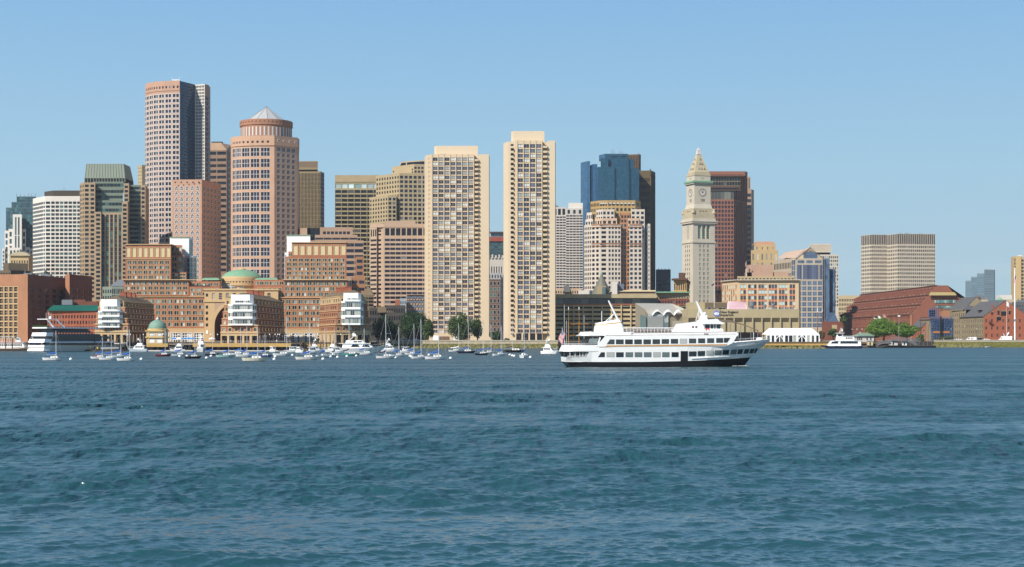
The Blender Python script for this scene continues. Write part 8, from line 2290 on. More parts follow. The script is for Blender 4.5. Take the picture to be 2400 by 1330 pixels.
fy.location = (X(1560, 301), 301, 0); fy.rotation_euler = (0, 0, R(6))

# black schooner moored beyond the ferry stern
r = thing('schooner', 'black hulled schooner with wooden masts behind the ferry stern', 'schooner', (0, 0, 0))
Y = 470.; s = Y / F; L = 150 * s
m = MB(); loft_hull(m, L, 4.6, 2.0, gel('black'), M_WOOD, bow=.1, stern=.08, tr=.62, sheer=.5, bottom=gel('black')); m.build('hull', r)
def sxl(px): return (px - 1381) * s
for px, top, mt_ in ((1332.5, 722, SPAR), (1357, 722, SPAR), (1322.5, 715, ALU), (1327.5, 752, ALU), (1369, 740, ALU)):
    m = MB(mt_); zt = H + (YH - top) * s; wood = mt_ is SPAR
    m.tube((sxl(px), 0, 1.5), (sxl(px), 0, zt if not wood else zt - 4), .14 if wood else .07, .12 if wood else .06)
    if wood: m.tube((sxl(px) + .1, 0, zt - 6), (sxl(px), 0, zt), .09, .04); m.lathe(sxl(px), 0, [(.02, zt + .3), (.1, zt + .2), (.1, zt - .5)], 6, M_WHITE)
    m.build('mast', r)
m = MB(SPAR)
for a, b, py in ((1336, 1380, 760), (1335, 1356, 786.5)): m.tube((sxl(a), -.2, H + (YH - py) * s), (sxl(b), -.2, H + (YH - py) * s), .1)
m.build('gaff', r)
m = MB(mat('tarred_rigging', (.02, .02, .02), var=0))
for px in (1332.5, 1357):
    for dx_, dz_ in ((-3.4, 0), (-2.6, 0), (3, 0)): m.tube((sxl(px) + dx_, -1.8, 1.8), (sxl(px), 0, 10.5), .02, n=3)
m.build('rigging', r)
for px in np.linspace(1310, 1316, 1): pass
tb = text("BOSTON", .5, (0, 0, 0), M_WHITE, 'stern_lettering', r); tb.location = (-L / 2 + .25, -1.55, 1.35); tb.rotation_euler = (R(90), 0, R(-12))
xf(r, X(1381, Y), Y, R(3))
# ================================================================ trees
BARK = mat('bark', (.07, .05, .035), var=.3, scale=3)
def leafmat(name, col, spread=.35):
    if name in MATS: return MATS[name]
    m = glass(name, col, [(.18, tuple(v * 1.7 for v in col))], rough=.65, spec=.2, spread=spread)
    return m
LV_DARK = leafmat('dark_leaf', (.020, .045, .012)); LV_MID = leafmat('olive_leaf', (.042, .072, .016)); LV_BRIGHT = leafmat('bright_leaf', (.085, .155, .020)); LV_DULL = leafmat('dusty_leaf', (.055, .065, .022))
def tree(label, px0, px1, ytop, ybot, Y, lm_, n=2600, blobs=16, flat=False, seed=1, trunk=True, name='tree', group=None, leaf=.95, zbase=None):
    rnd = random.Random(seed); zb0 = GZ if zbase is None else zbase
    x0, x1 = X(px0, Y), X(px1, Y); zt = Z(ytop, Y); zl = Z(ybot, Y); cx = (x0 + x1) / 2; w_ = (x1 - x0) / 2; cz = (zt + zl) / 2; hh = (zt - zl) / 2
    r = thing(name, label, 'tree' if trunk else 'shrub', (cx, Y, zb0), group)
    bl_ = []
    for i in range(blobs):
        while True:
            a = rnd.uniform(-1, 1); b = rnd.uniform(-1, 1); c = rnd.uniform(-1, 1)
            if a * a + b * b + c * c < 1: break
        q_ = (a * a + b * b + c * c) ** -.22; a, b, c = a * q_, b * q_, c * q_
        rr = rnd.uniform(.32, .5) * (1 if not flat else .85)
        bl_.append((cx + a * w_ * (1 - rr * .85), Y + b * w_ * .8 * (1 - rr * .85), cz + c * hh * (1 - rr * .85), rr * w_, rr * (hh if not flat else hh * .62)))
    if trunk:
        t = MB(BARK); tb = (cx + rnd.uniform(-.4, .4), Y, zb0 - .2); fork = (tb[0] + rnd.uniform(-.3, .3), Y, zb0 + (cz - zb0) * .45)
        t.tube(tb, fork, .32 + .03 * w_, .24 + .02 * w_, n=8)
        for b in bl_[:9]: t.tube(fork, (b[0], b[1], b[2] - b[4] * .3), .17, .05, n=5)
        t.build('trunk', r)
    m = MB(lm_); V = Vector
    per = max(1, n // blobs)
    for b in bl_:
        for k in range(per):
            d = V((rnd.gauss(0, 1), rnd.gauss(0, 1), rnd.gauss(0, 1))).normalized()
            q = rnd.uniform(.45, 1.0) ** .5 * rnd.uniform(.85, 1.12)
            c = V((b[0] + d.x * b[3] * q, b[1] + d.y * b[3] * q, b[2] + d.z * b[4] * q))
            nn = (d + V((rnd.gauss(0, .6), rnd.gauss(0, .6), rnd.gauss(0, .6) + .3))).normalized()
            u = nn.orthogonal().normalized(); v = nn.cross(u); sz = leaf * rnd.uniform(.5, 1.15)
            ca = rnd.uniform(0, 6.28); u, v = u * cos(ca) + v * sin(ca), v * cos(ca) - u * sin(ca)
            m.poly([tuple(c + u * sz * .5), tuple(c + v * sz * .34), tuple(c - u * sz * .5), tuple(c - v * sz * .34)])
    m.build('crown', r)
    return r
TG = 'trees along the waterfront'
tree('dark green tree close to the right wharf block', 866, 926, 738, 805, 860, LV_DARK, 5200, 24, seed=3, group=TG)
tree('dull brownish green tree between the two dark round trees', 906, 944, 756, 804, 866, LV_DULL, 2600, 12, seed=4, group=TG)
tree('biggest dark round tree left of the left apartment tower', 923, 1006, 724, 804, 862, LV_DARK, 8500, 32, seed=5, group=TG)
tree('lighter green tree at the foot of the left apartment tower', 988, 1018, 744, 802, 856, LV_MID, 2800, 14, seed=6, group=TG)
tree('olive green tree in front of the left apartment tower windows', 1047, 1116, 733, 800, 862, LV_MID, 6000, 26, seed=7, group=TG)
tree('small olive tree overlapping the right edge of the left tower', 1106, 1132, 743, 794, 868, LV_MID, 2200, 12, seed=8, group=TG)
tree('dark low tree in the gap between the apartment towers', 1146, 1182, 768, 806, 872, LV_DARK, 2200, 12, seed=9, group=TG)
tree('round green shrub at the foot of the right apartment tower', 1178, 1196, 790, 808, 846, LV_MID, 1000, 8, seed=10, trunk=False, name='shrub', group='shrubs on the quay')
tree('yellowing low shrub on the seawall between the towers', 1116, 1150, 799, 808, 842, LV_DULL, 900, 8, seed=11, trunk=False, name='shrub', group='shrubs on the quay')
tree('broad bright green tree left of the tall lamp on the right shore', 2026, 2114, 743, 791, 915, LV_BRIGHT, 8000, 34, seed=12, group=TG)
tree('bright green tree right of the tall lamp on the right shore', 2088, 2163, 754, 792, 912, LV_BRIGHT, 6000, 28, seed=13, group=TG)
tree('dark green leafy tree below the bright green canopy near the kiosk', 2034, 2064, 772, 794, 925, LV_MID, 1400, 9, seed=14, group=TG)
tree('small bushy tree beside the scaffolding', 2142, 2170, 783, 803, 905, LV_MID, 1300, 9, seed=15, group=TG)
tree('green bushes between the theatre and the aquarium', 1612, 1640, 746, 762, 868, LV_MID, 1400, 9, seed=16, trunk=False, name='shrub', group='shrubs on the quay', zbase=Z(762, 868))
tree('small tree left of the two tall brown poles', 1918, 1934, 772, 800, 850, LV_DULL, 900, 7, seed=17, group=TG)
tree('small dark tree behind the catamaran ferry', 1938, 1966, 770, 790, 852, LV_MID, 1200, 8, seed=18, group=TG)
tree('dark tree top seen between the civic building and the red hotel', 1968, 1990, 738, 760, 1180, LV_MID, 1200, 8, seed=19, group=TG)
tree('low planting along the right quay by the people', 2198, 2236, 788, 799, 904, LV_DULL, 1200, 10, seed=20, trunk=False, name='shrub', group='shrubs on the quay')
tree('dark green bush on the marina edge beside the hotel arcade', 725, 750, 792, 802, 690, LV_DARK, 700, 7, seed=21, trunk=False, name='shrub', group='shrubs on the quay', zbase=2.9, leaf=.4)
tree('flowering planter row in front of the hotel arcade', 694, 726, 799, 807, 684, LV_DULL, 700, 8, seed=22, trunk=False, name='shrub', group='shrubs on the quay', zbase=2.9, leaf=.35)

# ================================================================ lamps, piles, poles, flags
GLB = mat('white_globe', (.82, .82, .80), rough=.4, var=0)
lamp0 = None
def place(o0, loc, rz=0.0, label=None):
    r = o0.copy(); COL.objects.link(r); r.location = loc; r.rotation_euler = (0, 0, rz)
    if label: r['label'] = label
    for ch in o0.children:
        c = ch.copy(); COL.objects.link(c); c.parent = r
        for g_ in ch.children:
            d = g_.copy(); COL.objects.link(d); d.parent = c
    return r
lamp = thing('street_lamp', 'black lamp post with one white globe along the hotel quay', 'street lamp', (0, 0, 0), 'globe lamps on the hotel quay')
m = MB(M_BLACK); m.tube((0, 0, 0), (0, 0, .5), .12, .08); m.tube((0, 0, .5), (0, 0, 3.6), .06, .05); m.build('post', lamp)
m = MB(GLB); m.lathe(0, 0, [(.02, 4.15), (.2, 4.08), (.28, 3.87), (.2, 3.66), (.06, 3.6)], 12); m.build('globe', lamp, smooth=True)
first = True
for px, Y in [(291, 688), (300, 690), (306, 689), (336, 690), (382, 646.5), (404, 647), (419, 690), (441, 684), (494, 690), (510, 690), (632, 690), (645, 688), (651, 689), (655, 690), (684, 696), (693, 692), (700, 695), (725, 697), (735, 693), (745, 696), (799, 689), (862, 703), (893, 705), (907, 705), (911.5, 706), (915, 706)]:
    if first: lamp.location = (X(px, Y), Y, 2.9); first = False
    else: place(lamp, (X(px, Y), Y, 2.9 if px < 870 else GZ))
tl = thing('light_mast', 'tall slim light mast in front of the bright green trees', 'light mast', (X(2107, 903), 903, GZ))
m = MB(M_STEEL); xx = X(2107, 903); m.tube((xx, 903, GZ), (xx, 903, Z(742, 903)), .2, .12, n=8); m.build('post', tl)
m = MB(GLB); z = Z(742, 903); m.box(xx - .6, xx + .6, 902.6, 903.4, z - .1, z + .55); m.build('lamp_head', tl)
for px, yt, lab in ((2229, 772, 'white slim lamp post before the granite warehouse'), (2261, 766, 'pale flag post by the white van'), (2289, 772, 'dark lamp post right of the white van')):
    r = thing('lamp_post', lab, 'street lamp', (X(px, 902), 902, GZ)); m = MB(M_STEEL if px != 2289 else M_BLACK); xx = X(px, 902); m.tube((xx, 902, GZ), (xx, 902, Z(yt, 902)), .09, .06); m.build('post', r)
    m = MB(GLB); z = Z(yt, 902); m.lathe(xx, 902, [(.02, z + .4), (.22, z + .25), (.16, z)], 10); m.build('lamp_head', r)
pile0 = None
def pile(px, Y, ztop, col, label, group, r_=.22):
    global pile0
    m = MB(col); m.tube((0, 0, -2), (0, 0, ztop), r_, r_ * .9, n=8); o = m.build('mooring_pile'); tag(o, label, 'pile', group); o.location = (X(px, Y), Y, 0); return o
rp_ = mat('rust_pile', (.16, .05, .03), var=.3, scale=3)
for px, zt_ in ((13, 5.6), (29, 5.2), (70, 5.0), (105, 5.4)): pile(px, 640, zt_, rp_, 'rust red steel pile standing among the excursion ferries', 'rusty ferry berth piles')
for px, zt_ in ((222, 6.4), (281, 4.5), (300, 3.8)): pile(px, 642, zt_, M_PILE, 'dark timber pile beside the dinner yacht pontoon', 'dark piles by the dinner yacht')
rnd = random.Random(8)
for k in range(18): pile(688 + k * 7.0 + rnd.uniform(-2, 2), 642 + rnd.uniform(0, 30), rnd.uniform(3.0, 4.6), rp_ if k % 4 == 2 else M_PILE, 'weathered marina pile among the moored motor boats', 'marina piles')
for px in (893, 899, 905, 911): pile(px, 655, 4.0, M_WOOD, 'pale timber pile at the marina corner by the tallest mast', 'corner marina piles')
for k in range(26): pile(2004 + k * 7.0, 868 + rnd.uniform(0, 6), rnd.uniform(2.6, 4.3), M_PILE, 'dark timber pile of the right ferry dock', 'right dock piles')
for px, col in ((1916, M_DKBROWN), (1927, mat('red_brown_mast', C(150, 84, 74)))):
    Y = 840; r = thing('mast_pole', 'brown pole with white tip, %s of the pair beside the tent' % ('left' if px < 1920 else 'right and redder'), 'mast', (X(px, Y), Y, GZ))
    m = MB(col); xx = X(px, Y); m.tube((xx, Y, GZ), (xx, Y, Z(732, Y)), .22, .16); m.build('pole', r)
    m = MB(M_WHITE); m.tube((xx, Y, Z(732, Y)), (xx, Y, Z(721, Y)), .2, .05); m.build('white_tip', r)
# flags
def flagpole(label, px, ytop, Y, ybase, rad, mt_=M_WHITE):
    r = thing('flagpole', label, 'flagpole', (X(px, Y), Y, Z(ybase, Y))); m = MB(mt_); xx = X(px, Y); m.tube((xx, Y, Z(ybase, Y)), (xx, Y, Z(ytop, Y)), rad, rad * .6, n=8); m.lathe(xx, Y, [(.02, Z(ytop, Y) + rad * 2), (rad * 1.2, Z(ytop, Y) + rad), (rad * .6, Z(ytop, Y))], 8); m.build('pole', r); return r
def cloth(root, px, py, Y, w_, h_, droop, mt_, name='flag'):
    m = MB(mt_); nu = 8; x0, z0 = X(px, Y), Z(py, Y)
    pt = lambda u, v: (x0 + w_ * u, Y + .25 * sin(8 * u) - .05, z0 - droop * u - h_ * v * (1 - .1 * u) + .12 * sin(7 * u))
    for i in range(nu): m.poly([pt(i / nu, 1), pt((i + 1) / nu, 1), pt((i + 1) / nu, 0), pt(i / nu, 0)])
    return m.build(name, root)
r = flagpole('tallest thick white flagpole at the far right with a large striped flag', 2378.5, 632, 903, 797, .45)
us_flag(r, (X(2378.5, 903), 902.4, Z(645, 903)), 6.5, 3.4, (-.10, .62), vd=(.3, .7)); 
m = MB(M_STEEL); xx = X(2378, 903); m.box(xx - .8, xx + .8, 902.3, 903.7, Z(752, 903), Z(749, 903)); m.build('yardarm_clamp', r)
r = flagpole('thin pole with white flag in front of the brick gable', 2359, 703, 905, 798, .07); cloth(r, 2359, 706, 905, 1.6, 2.6, 1.4, M_WHITE)
for px, py, lab in ((2048, 745, 'pole with white flag above the bright green trees, first of three'), (2058, 741, 'pole with white flag above the bright green trees, middle of three'), (2070, 738, 'pole with reddish flag above the bright green trees')):
    r = flagpole(lab, px, py - 2, 918, 797, .07); cloth(r, px, py, 918, 2.2, 1.5, .8, M_WHITE if px < 2065 else mat('faded_red_flag', (.5, .22, .18), rough=.8))
r = flagpole('pole with small white flag at the left of the terraced hotel', 1972, 768, 870, 800, .06); cloth(r, 1972, 770, 870, .9, 1.6, .6, M_WHITE)
r = flagpole('thin flagpole with dark flag before the cream office block', 1674, 656, 846, 722, .1); cloth(r, 1674, 664, 846, -1.4, 1.0, .7, mat('maroon_flag', (.10, .02, .05), rough=.8))
r = flagpole('flagpole with limp flag on the roof of the cream office block', 1749, 613, 977, 650, .1); cloth(r, 1749, 616, 977, -.6, 2.2, .3, mat('faded_red_flag', (0, 0, 0)))
r = flagpole('white signal mast with crossarm on the hotel quay left of the domed pavilion', 297.5, 775, 650, 812, .1)
m = MB(M_WHITE); m.bar((X(294, 650), 650, Z(786, 650)), (X(301, 650), 650, Z(786, 650)), .12, .12); m.build('crossarm', r)

# hotel parasols and banners
def parasol(px, Y, col, label):
    r = thing('parasol', label, 'parasol', (X(px, Y), Y, 2.9)); m = MB(M_WFRAME); m.tube((X(px, Y), Y, 2.9), (X(px, Y), Y, 5.5), .04); m.build('pole', r)
    m = MB(col); m.lathe(X(px, Y), Y, [(1.5, 4.9), (.8, 5.3), (.02, 5.6)], 8); m.lathe(X(px, Y), Y, [(1.5, 4.75), (1.5, 4.9)], 8); m.build('canopy', r)
PB = mat('blue_parasol', (.05, .22, .55), rough=.8, var=.1); PW = mat('white_parasol', (.75, .78, .8), rough=.8)
for k, px in enumerate((408, 420, 430, 443, 452)): parasol(px, 700, PB if k != 1 else PW, 'blue parasol on the terrace before the hotel shops, %s' % ('leftmost', '', 'middle of the row', 'right of the middle one', 'rightmost')[k] if k != 1 else 'white parasol among the blue ones on the hotel terrace')
parasol(497, 672, PW, 'white and blue parasol beside the great arch')

# right shore: kiosk, gangways, pontoons
r = thing('kiosk', 'dock kiosk with green hipped roof right of the catamaran ferry', 'kiosk', (X(2028, 872), 872, GZ))
a, b = X(2005, 870), X(2051, 870); ze_ = Z(788, 870)
W, wi = MB(), Wins(); face(W, wi, (a + .8, 870), (b - .8, 870), 3.0, ze_, S(9, 1, .7, .6, w=M_WFRAME, g=G_SHOP, d=.2, mt=.2, mb=.6)); blank(W, (b - .8, 870), (b - .8, 878), 3.0, ze_, M_WFRAME); blank(W, (a + .8, 878), (a + .8, 870), 3.0, ze_, M_WFRAME); W.build('wall', r); wi.finish(r)
m = MB(mat('sage_roof', C(134, 158, 138), var=.08)); m.frustum([(a, 869), (b, 869), (b, 880), (a, 880)], ze_, [(a + 3.2, 873.5), (b - 3.2, 873.5), (b - 3.2, 875.5), (a + 3.2, 875.5)], Z(780.5, 870)); m.build('hipped_roof', r)
m = MB(M_WHITE); m.box(X(2018, 870), X(2019.5, 870), 873, 873.4, Z(783, 870), Z(779, 870)); m.build('roof_vent', r)
r = thing('dock', 'dark timber ferry dock at the right shore', 'dock', (X(2070, 866), 866, 0))
m = MB(M_WOOD); m.box(X(2000, 866), X(2118, 866), 866, 905, 2.2, 2.6); m.build('deck', r)
m = MB(M_PILE); m.box(X(2000, 866), X(2118, 866), 866.6, 867, -1, 1.3); m.box(X(1999, 866), X(2120, 866), 865.4, 865.99, .2, 1.4, mat('grey_brown_planks', C(120, 104, 92), var=.3, scale=1)); m.build('plank_skirt', r)
m = MB(M_WOOD)
for k in range(24): m.tube((X(2002 + 5 * k, 866), 865.9, 2.6), (X(2002 + 5 * k, 866), 865.9, 3.6), .05, n=4)
m.bar((X(2002, 866), 865.9, 3.6), (X(2117, 866), 865.9, 3.6), .08, .08); m.build('railing', r)
def gangway(label, p0, p1, hgt, n, name='gangway'):
    (x0, z0, Y), (x1, z1, _) = p0, p1; r = thing(name, label, 'gangway', ((x0 + x1) / 2, Y, 0))
    for s_ in (0, 1.8):
        m = MB(M_STEEL)
        m.bar((x0, Y + s_, z0), (x1, Y + s_, z1), .18, .18); m.bar((x0, Y + s_, z0 + hgt), (x1, Y + s_, z1 + hgt), .14, .14)
        for k in range(n + 1):
            t = k / n; xx, zz = x0 + (x1 - x0) * t, z0 + (z1 - z0) * t; m.bar((xx, Y + s_, zz), (xx, Y + s_, zz + hgt), .1, .1)
            if k < n:
                t2 = (k + 1) / n; m.bar((xx, Y + s_, zz + (hgt if k % 2 else 0)), (x0 + (x1 - x0) * t2, Y + s_, z0 + (z1 - z0) * t2 + (0 if k % 2 else hgt)), .08, .08)
        m.build('truss', r)
    m = MB(M_GREYBROWN); m.poly([(x0, Y, z0 + .05), (x1, Y, z1 + .05), (x1, Y + 1.8, z1 + .05), (x0, Y + 1.8, z0 + .05)]); m.build('walkway', r)
gangway('level white truss gangway over the right dock', (X(2090, 862), 3.9, 862), (X(2158, 862), 3.3, 862), 1.7, 16)
gangway('sloping gangway down to the black barge', (X(2128, 860), 3.4, 860), (X(2150, 860), .9, 860), 1.3, 8)
gangway('sloping gangway right of the green roofed kiosk', (X(2055, 862), 1.4, 862), (X(2086, 862), 3.2, 862), 1.2, 9)
r = thing('barge', 'low black pontoon barge below the gangways', 'barge', (X(2160, 858), 858, 0)); m = MB(M_BLACK); m.box(X(2127, 858), X(2193, 858), 857, 866, -.4, 1.15); m.build('hull', r); m = MB(M_GREYBROWN); m.box(X(2128, 858), X(2192, 858), 857.3, 865.7, 1.154, 1.25)
m.build('deck', r)
for k in range(6):
    m = MB(M_STEEL); xx = X(2134 + 10 * k, 860); m.tube((xx, 860, 1.2), (xx, 860, 3.0 + (k % 3) * .4), .1); m.build('bollard_post', r)
for px, w_, lab, mt_ in ((2040, 12, 'small cream shed on the right dock edge', M_CREAM), (2094, 20, 'grey roofed white shelter under the gangway', M_WFRAME), (2120, 10, 'white round topped tank on the barge', M_WHITE)):
    r = thing('shed', lab, 'shed', (X(px, 863), 863, 1.2)); m = MB(mt_); a, b = X(px - w_ / 2, 863), X(px + w_ / 2, 863); m.prism([(a, 863), (b, 863), (b, 865.5), (a, 865.5)], 1.3, 3.3, mt_, M_STEEL); m.frustum([(a - .2, 862.8), (b + .2, 862.8), (b + .2, 865.7), (a - .2, 865.7)], 3.31, [(a + .6, 863.4), (b - .6, 863.4), (b - .6, 865.1), (a + .6, 865.1)], 3.9, M_STEEL); m.build('cabin', r)
    m = MB(M_DARK); m.box((a + b) / 2 - .5, (a + b) / 2 + .3, 862.96, 862.99, 1.5, 2.9); m.build('doorway', r)
# left pontoons
r = thing('pontoon', 'long low pontoon under the ferries at the far left', 'pontoon', (X(60, 640), 640, 0)); m = MB(M_PILE); m.box(X(-30, 646), X(134, 646), 645, 652, -.3, .8); m.build('float', r); m = MB(M_WOOD); m.box(X(-30, 646), X(133, 646), 644.8, 652.2, .804, .95); m.build('planking', r)
r = thing('pontoon', 'pontoon with yellow gear beside the dinner yacht', 'pontoon', (X(215, 640), 640, 0)); m = MB(M_PILE); m.box(X(186, 640), X(292, 640), 639, 643, -.3, .7); m.build('float', r)
m = MB(mat('safety_yellow', (.65, .42, .02), rough=.5)); 
for px in (189, 202, 210): m.box(X(px, 639), X(px + 1, 639), 639.2, 639.5, .7, 2.2)
m.bar((X(189, 639), 639.3, 2.2), (X(211, 639), 639.3, 2.2), .15, .15); m.lathe(X(229, 640), 640, [(.02, 1.7), (.4, 1.4), (.4, 1.0), (.02, .7)], 8); m.build('yellow_frame', r)
m = MB(mat('rib_grey', (.25, .27, .29), rough=.6)); m.tube((X(236, 640), 640.5, 1.0), (X(278, 640), 640.5, 1.2), .55, .4, n=8); m.build('grey_cover', r)
r = thing('pontoon', 'marina finger pontoon behind the moored sailboats', 'pontoon', (X(780, 660), 660, 0)); m = MB(M_WOOD); m.box(X(688, 668), X(905, 668), 668, 670.5, .1, .75); m.build('planking', r)
r = thing('wave_screen', 'timber wave screen with ochre boards behind the marina boats', 'wall', (X(760, 690), 690, 0)); m = MB(M_YELLOWDK); m.box(X(692, 694), X(790, 694), 694, 694.6, .8, 2.8); m.build('boards', r)
r = thing('pontoon', 'low float with pale edge below the domed pavilion', 'pontoon', (X(400, 642), 642, 0)); m = MB(M_WFRAME); m.box(X(348, 641), X(452, 641), 640.5, 643.5, .0, .45); m.build('float', r)
r = thing('pontoon', 'long float along the hotel quay behind the sailboats', 'pontoon', (X(590, 642), 642, 0)); m = MB(M_WFRAME); m.box(X(500, 641), X(682, 641), 640.5, 643, .0, .4); m.build('float', r)

# ================================================================ vehicles
TY = mat('tyre_rubber', (.015, .015, .016), rough=.8, var=0); HUBM = mat('wheel_hub', (.4, .4, .4), metal=.5, rough=.4, var=0)
def vehicle(name, label, cat, px, Y, prof, wd, body, wheels, glassx, z0=GZ, flip=1):
    """prof: side outline in metres (x, z); extruded to width"""
    r = thing(name, label, cat, (X(px, Y), Y, z0)); cx = X(px, Y)
    m = MB(body); a = [(cx + flip * p, Y, z0 + q) for p, q in prof]; b = [(cx + flip * p * .985, Y + wd, z0 + q) for p, q in prof]
    m.poly(a); m.poly(list(reversed(b)))
    for i in range(len(a)):
        j = (i + 1) % len(a); m.poly([a[j], a[i], b[i], b[j]])
    m.build('body', r)
    for x_ in wheels:
        for yy in (Y - .06, Y + wd - .14):
            m = MB(TY); m.lathe(0, 0, [(.02, 0), (.36, 0), (.36, .2), (.02, .2)], 14); m.v = [(cx + flip * x_ + u, yy + w_, z0 + .36 + v) for u, v, w_ in m.v]; wh = m.build('wheel', r)
            m = MB(HUBM); m.lathe(0, 0, [(.02, -.02), (.2, -.01)], 10); m.v = [(cx + flip * x_ + u, yy + w_, z0 + .36 + v) for u, v, w_ in m.v]; m.build('rim', wh)
    for x0_, x1_, q0, q1, sl in glassx:
        m = MB(G_DARK); m.poly([(cx + flip * x0_, Y - .02, z0 + q0), (cx + flip * x1_, Y - .02, z0 + q0), (cx + flip * (x1_ - sl), Y - .02, z0 + q1), (cx + flip * (x0_ + sl), Y - .02, z0 + q1)]); m.build('side_window', r)
    return r, cx
car_p = [(-2.2, .35), (-2.25, .8), (-1.9, .95), (-1.1, 1.0), (-.7, 1.45), (.9, 1.5), (1.6, 1.05), (2.2, .95), (2.25, .4)]
suv_p = [(-2.3, .4), (-2.35, 1.0), (-1.4, 1.15), (-.9, 1.75), (1.9, 1.8), (2.3, 1.1), (2.3, .4)]
van_p = [(-2.9, .4), (-2.95, 1.1), (-2.2, 1.3), (-1.6, 2.3), (2.8, 2.4), (2.9, .4)]
trk_p = [(-3.6, .45), (-3.65, 1.2), (-2.9, 1.4), (-2.3, 2.3), (-2.1, 2.9), (3.4, 2.9), (3.4, .5)]
r, cx = vehicle('van', 'white van with red lettering graphic on the right quay', 'van', 2278, 905, van_p, 2.0, M_WHITE, (-1.9, 1.8), [(-2.3, -1.2, 1.35, 2.0, .3)])
m = MB(mat('red_band', (0, 0, 0))); 
for k in range(5): m.bar((cx - .6 + .35 * k, 904.96, GZ + 1.0 + .12 * k), (cx - .2 + .3 * k, 904.96, GZ + 1.9 - .06 * k), .05, .14)
m.build('red_graphic', r)
r, cx = vehicle('satellite_truck', 'white broadcast truck with raised dish near the tall flagpole', 'truck', 2358, 904, trk_p, 2.3, M_WHITE, (-2.6, 2.2), [(-2.9, -2.2, 1.5, 2.2, .2)])
m = MB(M_STEEL); m.tube((cx + .4, 905, GZ + 2.9), (cx + .6, 905, GZ + 4.2), .14); m.build('dish_arm', r)
m = MB(M_WHITE); m.lathe(0, 0, [(.02, 0), (.8, .12), (1.25, .38)], 18); m.v = [(cx + .9 + w_ * .9 + u * .5, 905 - v, GZ + 4.2 + u * .9 - w_ * .5) for u, v, w_ in m.v]; m.build('dish', r)
m = MB(M_WHITE); m.lathe(0, 0, [(.02, 0), (.6, .1), (.9, .3)], 14); m.v = [(cx - .8 - w_ * .9 - u * .5, 905 - v, GZ + 3.9 + u * .8 - w_ * .4) for u, v, w_ in m.v]; m.build('dish', r)
dkp = mat('black_car_paint', (.015, .016, .02), rough=.25, var=0); wcp = mat('white_car_paint', (.7, .7, .7), rough=.25, var=0); slv = mat('silver_car_paint', (.4, .42, .44), rough=.3, metal=.4, var=0)
for lab, px, Y, pr_, bd, cat in (('black sport utility car behind the broadcast truck', 2373, 908, suv_p, dkp, 'car'), ('dark car behind the white van on the right quay', 2293, 909, suv_p, dkp, 'car'), ('second dark car right of the white van', 2303, 907, car_p, dkp, 'car'), ('small white car below the brick gable', 2312, 905, car_p, wcp, 'car'), ('white car left of the white van', 2246, 905, car_p, wcp, 'car'), ('silver car parked under the dark tree left of the left tower', 945, 842, car_p, slv, 'car'), ('pale blue car under the dark round tree', 958, 842, car_p, mat('pale_blue_car', (.25, .36, .42), rough=.3, var=0), 'car'), ('white car at the right of the parked row under the dark tree', 973, 842, car_p, wcp, 'car')):
    vehicle('car', lab, cat, px, Y, pr_, 1.8, bd, (-1.4, 1.4), [(-.85, .1, 1.05, 1.4, .25), (.2, 1.2, 1.05, 1.4, .2)] if pr_ is car_p else [(-1.0, .2, 1.15, 1.65, .25), (.3, 1.7, 1.15, 1.65, .2)])

# ================================================================ people (tiny in the picture)
def person_proto(shirt, trousers, skin, hair):
    """one skinned body, standing with arms hanging"""
    me = bpy.data.meshes.new('person')
    j = dict(pel=(0, 0, .95), wai=(0, 0, 1.12), che=(0, 0, 1.34), nec=(0, 0, 1.50), chi=(0, -.01, 1.56), hea=(0, -.01, 1.66), top=(0, 0, 1.74),
             ls=(-.17, 0, 1.42), le=(-.24, .03, 1.13), lw=(-.25, -.04, .88), lh=(-.25, -.06, .78), rs=(.17, 0, 1.42), re=(.24, .03, 1.13), rw=(.25, -.04, .88), rh=(.25, -.06, .78),
             ll=(-.10, 0, .88), lk=(-.11, -.02, .48), la=(-.11, .02, .09), lt=(-.12, -.14, .04), rl=(.10, 0, .88), rk=(.11, -.08, .49), ra=(.12, -.05, .09), rt=(.13, -.21, .04))
    rad = dict(pel=.15, wai=.13, che=.15, nec=.055, chi=.075, hea=.10, top=.07, ls=.06, le=.042, lw=.032, lh=.04, rs=.06, re=.042, rw=.032, rh=.04, ll=.09, lk=.06, la=.042, lt=.035, rl=.09, rk=.06, ra=.042, rt=.035)
    ks = list(j); E = ['pel wai', 'wai che', 'che nec', 'nec chi', 'chi hea', 'hea top', 'che ls', 'ls le', 'le lw', 'lw lh', 'che rs', 'rs re', 're rw', 'rw rh', 'pel ll', 'll lk', 'lk la', 'la lt', 'pel rl', 'rl rk', 'rk ra', 'ra rt']
    me.from_pydata([j[k] for k in ks], [tuple(ks.index(q) for q in e.split()) for e in E], [])
    o = bpy.data.objects.new('person', me); COL.objects.link(o)
    md = o.modifiers.new('skin', 'SKIN'); md.use_smooth_shade = True
    sv_ = me.skin_vertices[0].data
    for i, k in enumerate(ks):
        sv_[i].radius = (rad[k], rad[k] * (.75 if k in ('pel', 'wai', 'che') else 1)); sv_[i].use_root = (k == 'pel')
    o.modifiers.new('sub', 'SUBSURF').render_levels = 1
    o.modifiers['sub'].levels = 1
    dg = bpy.context.evaluated_depsgraph_get(); n = bpy.data.meshes.new_from_object(o.evaluated_get(dg)); bpy.data.objects.remove(o)
    n.materials.clear()
    for mt_ in (skin, shirt, trousers, hair): n.materials.append(mt_)
    for p in n.polygons:
        c = p.center
        p.material_index = 3 if (c.z > 1.67 or (c.z > 1.58 and c.y > .03)) else (0 if (c.z > 1.49 or (abs(c.x) > .19 and c.z < 1.1 and c.z > .7)) else (1 if c.z > .96 else 2)); p.use_smooth = True
    return n
